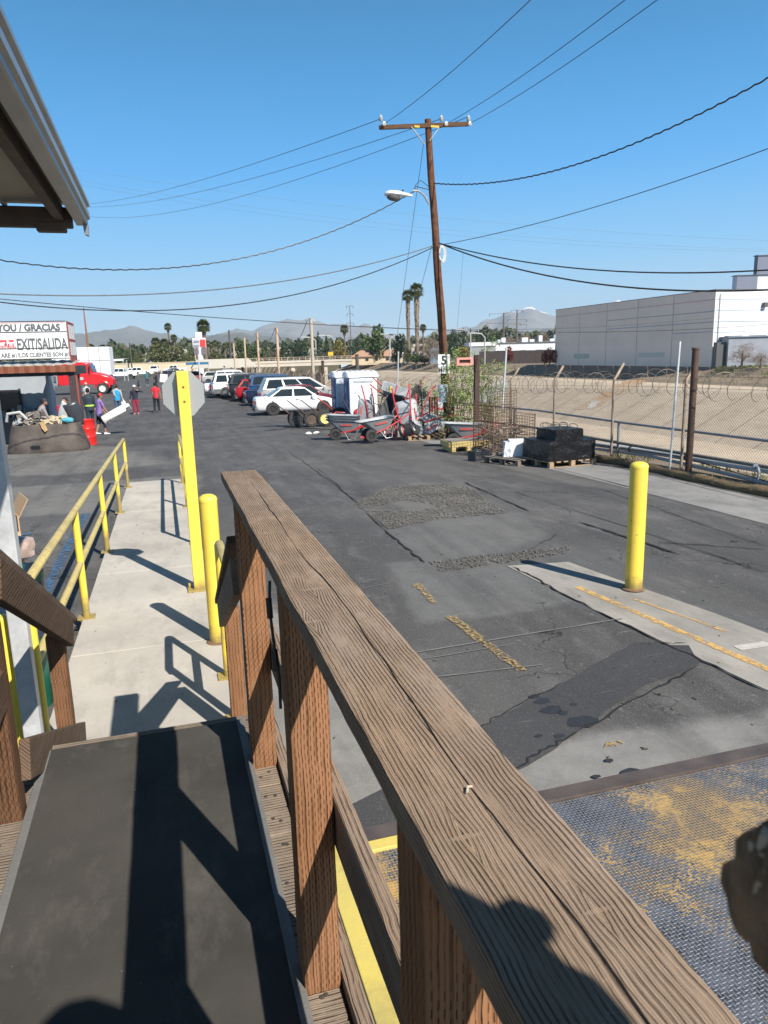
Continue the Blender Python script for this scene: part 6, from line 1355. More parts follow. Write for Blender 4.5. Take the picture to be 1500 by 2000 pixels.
for x in (-.6, .6): tyre('wheel', t, (x, -.38, .2), .2, .1, RIMK); tyre('wheel', t, (x, .38, .2), .2, .1, RIMK)
b = MB(); b.tube([(.9, -.25, .3), (1.05, -.25, .95), (1.05, .25, .95), (.9, .25, .3)], .02, 6); b.build('handle', BUMP, t, True)
pers('distant person in white by the thin post of the far stalls', 385, 741, -30, H=1.7, shirt=(.7, .7, .7), pants=(.30, .30, .32), stride=.08)
# car part carried by the person in purple
q = ground_at(205, 849); t = thing('car_part', 'long white car part carried by the person in purple', 'car part', q+Vector((.55, -.05, .84)), rot=(0, R(-26), R(4)))
b = MB(); b.loft([[Vector((x, math.cos(6.2832*i/12)*r1, (math.sin(6.2832*i/12))*r2)) for i in range(12)] for x, r1, r2 in ((-.62, .12, .17), (-.58, .15, .20), (0, .17, .22), (.45, .16, .21), (.60, .10, .15))]); b.build('shell', M('part_white', (.74, .72, .68), .4, 0, .1, 3), t, True)
b = MB(); b.box((-.5, -.185, -.22), (.5, -.12, -.06)); b.cbox((-.25, -.19, -.14), (.22, .02, .12)); b.cbox((.15, -.19, -.12), (.3, .02, .10)); b.cbox((.5, -.17, -.05), (.18, .05, .2)); b.build('bracket', M('part_grey', (.13, .13, .14), .6, .2, .4, 12), t, bevel=.01)
# person holding the camera: stands at the railing, head to the right of the lens
person('person leaning on the railing who throws the round shadow at the bottom', .14, -.42, -55, H=1.84, shirt=(.05, .05, .06), pants=(.04, .05, .08), shoes=(.05, .05, .05), stride=.04, sleeves=.9, z=ZD+.01, bend=.42, arms=((.0, .10, .85), (.02, .05, .85)))
# ================================================================ BINS AND BOX AT THE LEFT
GB = M('bin_green', (.015, .12, .075), .45, 0, .15, 4, .1); PLB = M('thin_plastic', (.42, .50, .50), .25, 0, .2, 8, .5)
def bin_(label, x, y, r, h, wrap=True):
    t = thing('rubbish_bin', label, 'rubbish bin', (x, y, gz(y)), group='green bins left of the walkway'); b = MB(); b.lathe([(.001, 0), (r*.82, 0), (r*.84, .02), (r*.97, h-.06), (r*1.03, h-.05), (r*1.03, h), (r*.97, h), (r*.8, .03), (.001, .03)], (0, 0, 0), 26, caps=False); b.build('tub', GB, t, True)
    b = MB(); b.quad(*[Vector((math.sin(R(a_))*(r*.93+.012), -math.cos(R(a_))*(r*.93+.012), z_)) for a_, z_ in ((20, h*.62), (50, h*.60), (50, h*.85), (20, h*.87))]); b.build('notice', M('notice_white', (.62, .62, .6), .6, 0, .5, 24), t)
    b = MB(); b.lathe([(r*1.04, h*.55), (r*1.05, h*.8), (r*1.07, h+.01), (r*.98, h+.02), (r*.9, h-.12)], (0, 0, 0), 20, caps=False)
    for i, v in enumerate(b.v): b.v[i] = v+noise.noise_vector(v*9)*.03
    b.build('bin_liner', M('liner_dark', (.03, .05, .09), .3, 0, .4, 5, .5), t, True); return t
bin_('green bin with dark liner and white notice behind the near yellow rail', -1.07, 5.18, .20, .95)
bin_('shaded green bin lower left behind the dark stair railing', -1.24, 4.30, .17, .60)
bin_('green bin with blue liner at the far left edge', -1.48, 5.55, .21, .93)
CB = M('cardboard', (.50, .33, .19), .85, 0, .12, 5, .1); t = thing('cardboard_box', 'open tan cardboard box behind the green bins', 'box', (-1.50, 6.35, gz(7)+.45), R(18)); b = MB()
for lo, hi in (((-.28, -.22, 0), (.28, -.21, .55)), ((-.28, .21, 0), (.28, .22, .60)), ((-.28, -.21, 0), (-.27, .21, .55)), ((.27, -.21, 0), (.28, .21, .68))): b.box(lo, hi)
b.build('walls', CB, t); b = MB(); b.prism([(.28, -.2, .66), (.28, .2, .66), (.36, .2, .80), (.36, -.2, .80)], (.006, 0, 0)); b.prism([(-.27, -.22, .55), (.27, -.22, .55), (.27, -.34, .50), (-.27, -.34, .50)], (0, 0, .005)); b.build('flap', CB, t)
b = MB(); b.blob((0, 0, .09), (.17, .14, .09), 12, .25); o = b.build('trash_bag', M('clear_bag', (.55, .42, .36), .3, 0, .5, 12, .6), None, True); o.location = (-1.13, 5.62, gz(7)+.92); tag(o, 'crumpled see through bag of litter on top of the bins', 'bag')
b = MB(); b.lathe([(.001, 0), (.30, 0), (.32, .50), (.001, .50)], (0, 0, 0), 18, caps=False); t = thing('storage_tub', 'grey tub under the cardboard box behind the green bins', 'tub', (-1.45, 6.35, gz(7)-.06)); b.build('shell', M('tub_grey', (.16, .17, .18), .6), t, True)

# ================================================================ FAR BACKGROUND
CREAM = M('cream_wall', (.62, .52, .36), .9, 0, .08, .3, 0); t = thing('cream_wall', 'long cream perimeter wall across the back of the yard', 'wall', (-30, 186, 0)); b = MB(); b.box((-40, 0, 0), (39, .3, 2.3)); b.build('wall_face', CREAM, t); b = MB(); b.box((-40.1, -.1, 2.3), (39.1, .4, 2.45)); b.build('coping', CREAM, t)
# row of poles by the fence
OR = M('primer_orange', (.50, .27, .12), .75, 0, .25, 2, 0, 8, (.56, .48, .40)); GP = M('weathered_pole', (.40, .37, .33), .8, 0, .25, 2, 0, 8, (.50, .38, .26)); DP = M('dark_pole', (.10, .085, .08), .8)
for u, vb, vt, D, m, r, lab in ((607, 742, 622, 50, GP, .11, 'tallest pale wooden pole along the fence, carrying a slack cable'), (540, 735, 640, 62, OR, .11, 'second pale orange pole along the fence row'), (502, 730, 650, 75, OR, .11, 'third orange tinted pole along the fence row'), (477, 724, 660, 88, OR, .11, 'fourth orange tinted pole along the fence row'), (456, 718, 670, 100, OR, .11, 'fifth and shortest orange tinted pole of the row'),
        (447, 720, 645, 110, DP, .12, 'dark lamp pole behind the fence row'), (379, 712, 662, 150, OR, .16, 'orange brown pole beside the tall shop sign'), (253, 712, 670, 170, DP, .16, 'dark pole in front of the round green trees'), (630, 745, 705, 45, M('dark_post_wood', (0, 0, 0)), .09, 'short dark post left of the toilets'), (697, 730, 693, 37, DP, .09, 'short dark post right of the lattice pole')):
    q1 = at_depth(u, vt, D); q0 = at_depth(u, vb, D); q0 = Vector((q1.x, q1.y, 0 if q1.x < 9.6 else -.3)); thin_pole(lab, q0, q1, r, m, 'pole', 'wooden_pole')
pt = [at_depth(600, 626, 50), at_depth(537, 641, 62), at_depth(499, 652, 75)]
wire('slack cable between the two tallest poles of the fence row', pt[0], pt[1], 1.6, .03); wire('slack cable between the second and third poles', pt[1], pt[2], 1.2, .03)
def tower(label, u, vt, D, arms, r=.16, tall0=0):
    D = clear_depth(u, D)
    q1 = at_depth(u, vt, D); t = thing('power_pole', label, 'power pole', (q1.x, q1.y, tall0)); h = q1.z-tall0; b = MB(); b.tube([(0, 0, 0), (0, 0, h)], [r*1.3, r*.8], 8); b.build('shaft', M('steel_pole_brown', (.16, .12, .10), .7), t, True)
    for f, w in arms: b = MB(); b.beam((-w, 0, h*f), (w, 0, h*f), .14, .14); b.build('crossarm', M('steel_pole_brown', (0, 0, 0)), t); b = MB(); b.tube([(-w, 0, h*f), (-w, 0, h*f-.9)], .09, 5); b.tube([(w, 0, h*f), (w, 0, h*f-.9)], .09, 5); b.build('insulators', M('insul_dark', (.08, .08, .08), .5), t)
tower('tall narrow power pole with stacked arms left of the palms', 683, 597, 130, ((.995, 1.2), (.86, 1.1), (.70, 1.3), (.45, .9), (.38, .9)))
tower('power pole with one long arm before the snowy peak', 984, 611, 260, ((.98, 5.5), (.78, 6.5)), .34)
tower('tallest power pole before the snowy peak', 1010, 605, 280, ((.99, 2.5), (.80, 4), (.70, 4), (.40, 4)), .3)
b = MB(); q1 = at_depth(163, 601, 120); t = thing('rusty_mast', 'tall thin rusty mast rising behind the white trailer', 'mast', (at_depth(172, 690, 120).x, q1.y, 0)); b.tube([(0, 0, 0), (q1.x-t.location.x, 0, q1.z)], [.28, .08], 6)
b.build('shaft', M('rust_mast', (.30, .13, .07), .8), t, True); b = MB(); b.tube([(-.3, 0, 0), (-.1, 0, 5)], .14, 5); b.tube([(.45, 0, 0), (.05, 0, 5)], .14, 5); b.build('stay', M('rust_mast', (0, 0, 0)), t, True)
# tall shop sign
p0 = at_depth(393, 725, 120); t = thing('pylon_sign', 'tall pylon sign with stacked white and red panels beside a palm', 'sign', (p0.x, p0.y, 0)); c0 = at_depth(391, 648, 120).z
b = MB(); b.tube([(0, 0, 0), (0, 0, c0-2.5)], .45, 12); b.build('column', M('pylon_white', (.70, .72, .73), .5), t, True)
for v0, v1, w, m, nm in ((649, 660, 1.1, SW, 'top_panel'), (660, 679, 2.1, SW, 'main_panel'), (680, 693, 1.9, M('panel_slate', (.16, .13, .16), .6), 'lower_panel')):
    za, zb2 = at_depth(391, v1, 120).z, at_depth(391, v0, 120).z; b = MB(); b.box((-w/2, -.4, za), (w/2, .4, zb2-.05)); b.build(nm, m, t, bevel=.05)
za = at_depth(391, 679, 120).z; zb2 = at_depth(391, 661, 120).z
b = MB(); b.box((.1, -.46, za+.1), (1.0, -.41, zb2-.2)); b.build('red_panel', M('logo_red', (0, 0, 0)), t); b = MB(); b.box((-.95, -.46, za+.1), (.0, -.41, za+.5)); b.box((-.9, -.46, za+.7), (.0, -.41, zb2-.3)); b.build('blue_print', M('print_blue', (.30, .33, .42), .6, 0, .6, 2.5), t)
# stalls / canopy
p0 = at_depth(400, 738, 105); t = thing('tan_canopy', 'wide tan canopy on white legs beside the far row of cars', 'canopy', (p0.x+2.8, p0.y, 0)); b = MB(); b.loft([[Vector((-4.6, -2.5, 1.7)), Vector((4.6, -2.5, 1.7)), Vector((4.6, 2.5, 1.7)), Vector((-4.6, 2.5, 1.7))], [Vector((-3.8, -1, 2.9)), Vector((3.4, -1, 2.9)), Vector((3.4, 1, 2.9)), Vector((-3.8, 1, 2.9))]]); b.build('cover', M('canvas_tan', (.42, .39, .34), .9, 0, .08, 1, 0), t)
for x, y in ((-4.4, -2.3), (4.4, -2.3), (4.4, 2.3), (-4.4, 2.3)): b = MB(); b.tube([(x, y, 0), (x, y, 1.75)], .06, 6); b.build('leg', WHP, t, True)
p0 = at_depth(391, 744, 88); thin_pole('white pole with small blue pennant by the far stalls', Vector((p0.x, p0.y, 0)), Vector((p0.x, p0.y, 3.5)), .08, WHP, 'pole')
t = thing('market_stall', 'small blue topped stall with red goods at the end of the car row', 'stall', (p0.x-.4, p0.y+2, 0)); b = MB(); b.box((-1, -1, 2.3), (1.6, 1, 2.6)); b.build('top', M('tarp_blue', (.03, .16, .32), .6), t); b = MB(); b.box((-.8, -.6, 0), (1.4, .6, 1.0)); b.build('table', M('stall_red', (.42, .08, .08), .7, 0, .6, 1.5), t)
for x in (-.95, 1.55): b = MB(); b.tube([(x, -.9, 0), (x, -.9, 2.3)], .04, 5); b.build('leg', WHP, t)
# boards along the fence further off, bridge
BRW = M('brown_board', (.20, .115, .07), .85, 0, .35, .6, 0, 8, (.30, .20, .13)); t = thing('board_fence', 'patchwork brown board fence along the channel behind the parked cars', 'fence', (11.5, 60, -.5)); y = 40
while y < 112:
    w = rnd.uniform(1.0, 3.2); 
    if rnd.random() < .72: b = MB(); b.box((11.4, y, -.8), (11.46, y+w-.05, rnd.uniform(1.1, 1.9))); b.build('board_panel', BRW, t, world=True)
    y += w
BRC = M('bridge_concrete', (.50, .46, .40), .9, 0, .12, .4, 0); t = thing('road_bridge', 'pale concrete road bridge crossing the channel in the distance', 'bridge', (12, 245, 0))
b = MB(); b.box((10, 244, -.1), (64, 254, 1.0)); b.build('deck', BRC, t, world=True); b = MB(); b.box((10, 243.8, 1.0), (64, 244.05, 1.75)); b.build('parapet', BRC, t, world=True)
for i in range(28): b = MB(); b.box((10.1+i*2, 243.8, 1.75), (10.25+i*2, 244.0, 2.75)); b.build('rail_post', GP, t, world=True)
b = MB(); b.box((10, 243.75, 2.15), (64, 243.9, 2.25)); b.box((10, 243.75, 2.7), (64, 243.9, 2.82)); b.build('hand_rail', GP, t, world=True)
for x in (20, 31, 42, 53): b = MB(); b.box((x-.6, 244.6, -6.5), (x+.6, 253, -.1)); b.build('pier', BRC, t, world=True)
b = MB(); b.box((10, 254.2, .2), (64, 254.8, 1.2)); b.build('girder', BRC, t, world=True)
# street lights
def street_light(label, u, vt, D, side=1, base=.3):
    D = clear_depth(u, D)
    q1 = at_depth(u, vt, D); t = thing('street_light', label, 'street light', (q1.x, q1.y, base)); h = q1.z-base; b = MB(); k = D/100; b.tube([(0, 0, 0), (0, 0, h*.85), (side*.5*k, 0, h*.97), (side*1.6*k, 0, h)], .10*k, 6); b.build('pole', M('light_pole', (.45, .46, .46), .5), t, True)
    b = MB(); b.cbox((side*1.9*k, 0, h), (.7*k, .25*k, .14*k)); b.build('lamp_head', M('light_pole', (0, 0, 0)), t)
street_light('street light curving left above the bridge', 652, 655, 150, -1); street_light('street light to the right of the tan roofed house', 774, 652, 150, -1); street_light('plain street light left of the dark round tree', 761, 655, 160, 1)
street_light('street light before the white roofed building', 919, 643, 140, -1); street_light('second street light before the white roofed building', 947, 650, 150, -1); street_light('street light near the left tall conifers', 616, 658, 190, -1)
t = thing('road_sign', 'small yellow road sign on the bridge', 'sign', at_y(645, 694, 244.5)); b = MB(); b.box((-.7, -.1, -.1), (1.0, 0, 1.1)); b.build('panel', M('warning_yellow', (.75, .45, .03), .5), t); b = MB(); b.box((-.05, .11, -2), (.1, .2, 1)); b.build('post', GP, t)
# house with tan roof
t = thing('house', 'low house with a tan hipped roof beyond the channel', 'house', (at_depth(738, 700, 236).x, at_depth(738, 700, 236).y, .28), R(-16)); b = MB(); b.box((-8.2, -3, -.5), (8.2, 3, 2.2)); b.build('wall', M('house_cream', (.62, .50, .34), .9), t); b = MB(); b.loft([[Vector((-8.8, -3.6, 2.1)), Vector((8.8, -3.6, 2.1)), Vector((8.8, 3.6, 2.1)), Vector((-8.8, 3.6, 2.1))], [Vector((-5.6, -.1, 4.1)), Vector((7.4, -.1, 4.1)), Vector((7.4, .1, 4.1)), Vector((-5.6, .1, 4.1))]]); rf = b.build('roof', M('roof_tan', (.40, .24, .16), .9, 0, .1, 2), t)
b = MB(); b.box((-1.8, -.5, 3.4), (-1.0, .1, 4.6)); b.box((3.6, -.4, 3.4), (4.3, .2, 4.5)); b.build('chimney', M('house_cream', (0, 0, 0)), rf)
for x in (-3.5, -.5, 3): b = MB(); b.box((x-.5, -3.03, .7), (x+.5, -3.0, 1.6)); b.build('window', GLASS, t)
# buildings right of the pole
def bldg(label, name, u0, u1, vt, D, base, depth, wm, rm=None, cat='building', rtop=.35):
    D = clear_depth(u0, D)+1; base = .28
    a = at_depth(u0, vt, D); c = at_depth(u1, vt, D); a.z = c.z = 0; h = at_depth((u0+u1)/2, vt, D).z-base; t = thing(name, label, cat, (a.x, a.y, base), math.atan2(c.y-a.y, c.x-a.x)); L = (c-a).length
    b = MB(); b.box((0, 0, 0), (L, depth, h)); b.build('wall', wm, t)
    if rm: b = MB(); b.box((-.2, -.2, h), (L+.2, depth+.2, h+rtop)); b.build('roof', rm, t)
    return t, L, h
WB2 = M('wall_white', (.70, .72, .75), .8, 0, .06, .5, 0); WGR = M('wall_grey', (.30, .31, .33), .85, 0, .1, .5, 0); DWF = M('fence_dark_wood', (.14, .115, .105), .9, 0, .3, 2, 0)
t, L, h = bldg('long white building with a thin dark parapet left of the warehouse', 'white_building', 968, 1092, 670, 178, .7, 12, WB2, M('parapet_dark', (.10, .11, .12), .8), rtop=.25)
for f in (.06, .12, .45, .58, .72, .9, .97): b = MB(); b.box((L*f, 3, h+.25), (L*f+rnd.uniform(.7, 1.8), 4.5, h+.25+rnd.uniform(.6, 1.7))); b.build('roof_unit', WB2, t)
bldg('dark grey building with a bright white roof edge', 'grey_building', 918, 968, 676, 172, .7, 10, WGR, WB2, rtop=.9)
t, L, h = bldg('blue grey container behind the pole shrub', 'container', 838, 862, 679, 120, .6, 3, M('container_blue', (.25, .33, .42), .6), cat='container'); b = MB(); [b.box((L*i/8, -.04, .1), (L*i/8+.1, 0, h-.1)) for i in range(1, 8)]; b.build('door_ribs', BUMP, t)
t, L, h = bldg('white shed by the foot of the palms', 'shed', 786, 793, 688, 130, .6, 3, WB2, cat='shed'); b = MB(); b.box((.1, -.03, 0), (.5, 0, 1.5)); b.build('door', BUMP, t)
a = at_depth(936, 686, 160); c = at_depth(1092, 687, 150); t = thing('board_fence', 'dark weathered wooden fence in shade left of the warehouse', 'fence', (a.x, a.y, .2), math.atan2(c.y-a.y, c.x-a.x)); L = math.hypot(c.x-a.x, c.y-a.y); hh = a.z-.2
for i in range(int(L/1.2)): b = MB(); b.box((i*1.2, 0, 0), (i*1.2+1.17, .08, hh*rnd.uniform(.97, 1.02))); b.build('fence_panel', DWF, t)
# warehouse
WG = N('warehouse_wall'); v = WG.mapping((.15, .15, .15)); c = WG.mix(WG.ramp(WG.noise(2, 3, .6, v), .3, .7), (.60, .555, .525), (.54, .505, .48)); zz = WG.sep(WG.co.outputs['Object'])[2]
c = WG.mix(WG.math('MULTIPLY', WG.ramp(WG.math('ADD', zz, WG.math('MULTIPLY', WG.noise(1.2, 3, .6), 1.6)), 4.4, 3.8), .35), c, (.66, .645, .62)); WGM = WG.out(c, .85)
WW = M('warehouse_white', (.72, .73, .75), .75, 0, .04, .2, 0); BLS = M('stripe_blue_grey', (.22, .27, .36), .7, 0, .1); PKS = M('stripe_pink', (.46, .33, .33), .7, 0, .1)
t = thing('warehouse', 'huge plain grey and white warehouse beyond the channel on the right', 'warehouse', (67.5, 79.5, .30)); WH = 9.48
b = MB(); b.mi(0); b.box((0, .02, 0), (60, 39.5, WH)); o = b.build('long_wall', WGM, t); b = MB(); b.box((.0, -.05, 0), (60, .015, WH)); b.build('front_wall', WW, t)
b = MB(); b.box((-.05, -.1, WH), (60, 39.6, WH+.08)); b.build('parapet', M('parapet_dark', (0, 0, 0)), t)
for y in (7.9, 15.8, 23.7, 31.6): b = MB(); b.box((-.02, y-.035, 0), (-.001, y+.035, WH)); b.build('wall_joint', M('joint_grey', (.25, .25, .26), .8), t)
for z_, y0, y1, m in ((8.35, .1, 39.4, PKS), (6.9, .1, 23.5, BLS), (5.6, .1, 23.5, BLS), (4.4, .1, 7.7, BLS)): b = MB(); b.box((-.012, y0, z_-.05 if m is BLS else z_-.08), (-.004, y1, z_+.04)); b.build('stripe', m, t)
for z_, x1 in ((8.35, 50), (7.0, 50), (5.6, 50), (4.3, 5.0)): b = MB(); b.box((.1, -.065, z_-.045), (x1, -.053, z_+.045)); b.build('stripe', BLS, t)
b = MB(); b.box((.6, -.16, 0), (.72, -.06, WH-.5)); b.build('downpipe', M('pipe_grey', (.35, .36, .38), .6), t)
b = MB(); b.cbox((7.5, -.3, 7.6), (.55, .5, .6)); b.build('wall_lamp', BUMP, t)
for x in (1.8, 5.6, 9.2, 12.9, 16.6): b = MB(); b.box((x, -.075, .8), (x+2.6, -.055, 3.75)); d = b.build('dock_door', WB2, t); b = MB(); b.box((x-.05, -.12, 3.76), (x+2.65, -.052, 3.84)); b.build('lintel', BUMP, d)
b = MB(); b.box((-.03, 28.4, 1.1), (-.013, 33, 1.9)); b.build('paint_patch', M('patch_teal', (.40, .47, .47), .8, 0, .2, 1.5, 0), t)
b = MB(); b.box((-.03, 9.3, 1.3), (-.013, 15.2, 1.9)); b.build('graffiti_smear', M('graffiti_teal', (.36, .50, .50), .8, 0, .3, 3, 0, 8, (.46, .45, .44)), t)
t, L, h = bldg('taller slate grey building block behind the warehouse roof', 'tall_building', 1481, 1570, 498, 150, .6, 1.5, M('slate_wall', (.20, .22, .28), .8, 0, .08, .3, 0), BLS, rtop=.15)
t, L, h = bldg('white penthouse with slate louvre on the warehouse side', 'rooftop_block', 1439, 1560, 537, 128, .6, 1.5, WB2, M('parapet_dark', (0, 0, 0)), rtop=.1)
b = MB(); b.box((.05, -.06, h-2.6), (L*.34, -.01, h-.1)); b.build('louvre', M('slate_wall', (0, 0, 0)), t)
t, L, h = bldg('low grey metal sided shed in front of the warehouse docks', 'metal_shed', 1424, 1580, 657, 90, .6, 2.4, M('metal_siding', (.33, .36, .41), .6, .2, .25, .8, 0), BLS, 'shed', .12)
b = MB(); b.box((-1.2, .5, 0), (-.1, 1.5, h*.85)); b.build('side_door', BUMP, t)
# thin fence on the far coping
t = thing('bank_fence', 'thin wire fence along the top of the far channel bank', 'fence', (64, 60, -1))
for i in range(46): b = MB(); y = 55+i*4; b.tube([(63.6, y, -1.3), (63.6, y, .1), (63.3, y-.2, .42)], .045, 4); b.build('post', RUSTW, t, world=True)
b = MB(); [b.tube([(63.6, 55, z_), (63.6, 235, z_)], .014, 3) for z_ in (-.7, -.3, .1, .4)]; b.build('strands', WIRE, t, world=True)
# ---------------------------------------------------------------- vegetation
def crown_mesh(name, blobs, n, leaf, mat, bare=False, up=.0):
    b = MB()
    for i in range(n):
        c, r = blobs[rnd.randrange(len(blobs))]; c = Vector(c)
        d = Vector((rnd.gauss(0, 1), rnd.gauss(0, 1), rnd.gauss(0, 1))).normalized(); p = c+Vector((d.x*r[0], d.y*r[1], d.z*r[2]))*rnd.uniform(.55, 1.06)
        a = Vector((rnd.uniform(-1, 1), rnd.uniform(-1, 1), rnd.uniform(-.6, .8))).normalized()*leaf*rnd.uniform(.6, 1.4); s = a.cross(Vector((rnd.uniform(-1, 1), rnd.uniform(-1, 1), rnd.uniform(-1, 1)))).normalized()*leaf*.55*rnd.uniform(.6, 1.3)
        if bare: s *= .12; a *= 2.2; b.quad(p-a*.5, p+a*.5, p+a*.5+s)
        else: b.quad(p-a*.5, p+s, p+a*.5, p-s)
    return b
LG = {'olive': leafmat('leaf_olive', (.085, .095, .035), (.13, .135, .055), (.045, .06, .025), .9), 'green': leafmat('leaf_green', (.05, .085, .03), (.09, .125, .045), (.03, .05, .02), .9), 'dark': leafmat('leaf_dark', (.028, .052, .030), (.055, .08, .042), (.018, .032, .02), .9), 'bare': leafmat('twig_brown', (.20, .145, .11), (.27, .20, .155), (.14, .09, .08), 1.2), 'yellow': leafmat('leaf_yellow', (.16, .13, .035), (.22, .19, .06), (.09, .09, .03), .9), 'red': leafmat('leaf_red', (.13, .025, .02), (.19, .045, .03), (.07, .012, .015), .9)}
TRK = M('trunk_brown', (.12, .085, .06), .9, 0, .3, 2)
variants = {
 'round': [((0, 0, .62), (.42, .42, .30)), ((-.22, .1, .52), (.26, .26, .22)), ((.24, -.08, .55), (.25, .25, .24)), ((.05, .1, .80), (.26, .26, .17)), ((-.1, -.1, .35), (.30, .3, .18)), ((.2, .1, .33), (.22, .22, .16))],
 'tall': [((0, 0, .82), (.22, .22, .15)), ((-.20, .05, .68), (.18, .18, .12)), ((.22, 0, .70), (.20, .2, .13)), ((.02, 0, .52), (.30, .3, .14)), ((-.24, 0, .42), (.18, .2, .13)), ((.22, .1, .38), (.22, .2, .14)), ((0, 0, .25), (.34, .3, .16))],
 'conifer': [((0, 0, .22), (.42, .42, .14)), ((.02, 0, .40), (.32, .32, .14)), ((-.02, 0, .58), (.23, .23, .14)), ((0, 0, .75), (.14, .14, .13)), ((0, 0, .90), (.06, .06, .10))],
 'low': [((-.3, 0, .45), (.28, .3, .35)), ((.05, 0, .52), (.30, .3, .42)), ((.32, 0, .42), (.24, .3, .33))]}
protos = {}
def tree(label, u, vt, wpx, D, kind, leaf, group=None, base=0, n=900, name=None, cat='tree'):
    D = clear_depth(u, D); base = .28 if u > 700 else -.03
    c = at_depth(u, vt, D); h = c.z-base; w = wpx/FPX*D; key = (kind, leaf)
    if key not in protos or True:
        nm = name or {'conifer': 'conifer_tree', 'low': 'bush'}.get(kind, 'leafy_tree' if leaf != 'bare' else 'bare_tree')
        t = thing(nm, label, cat, (c.x, c.y, base), group=group)
        if key in protos:
            for ch in protos[key]: q_ = ch.copy(); COL.objects.link(q_); q_.parent = t
        else:
            b = crown_mesh(nm, variants[kind], n if leaf != 'bare' else 1500, .075 if leaf != 'bare' else .085, LG[leaf], leaf == 'bare'); cr_ = b.build('crown', LG[leaf], t)
            b = MB(); b.tube([(0, 0, 0), (.01, 0, .3), (0, .01, .7)], [.035, .026, .01], 6)
            for k in range(5): a_ = k*1.26; b.tube([(0, 0, .22+.06*k), (math.cos(a_)*.16, math.sin(a_)*.16, .42+.07*k)], [.015, .006], 4)
            tk = b.build('trunk', TRK, t, True); protos[key] = [cr_, tk]
        t.scale = (w, w, h); t.rotation_euler = (0, 0, rnd.uniform(0, 6.28)); return t
G1 = 'trees beyond the yard and the channel'
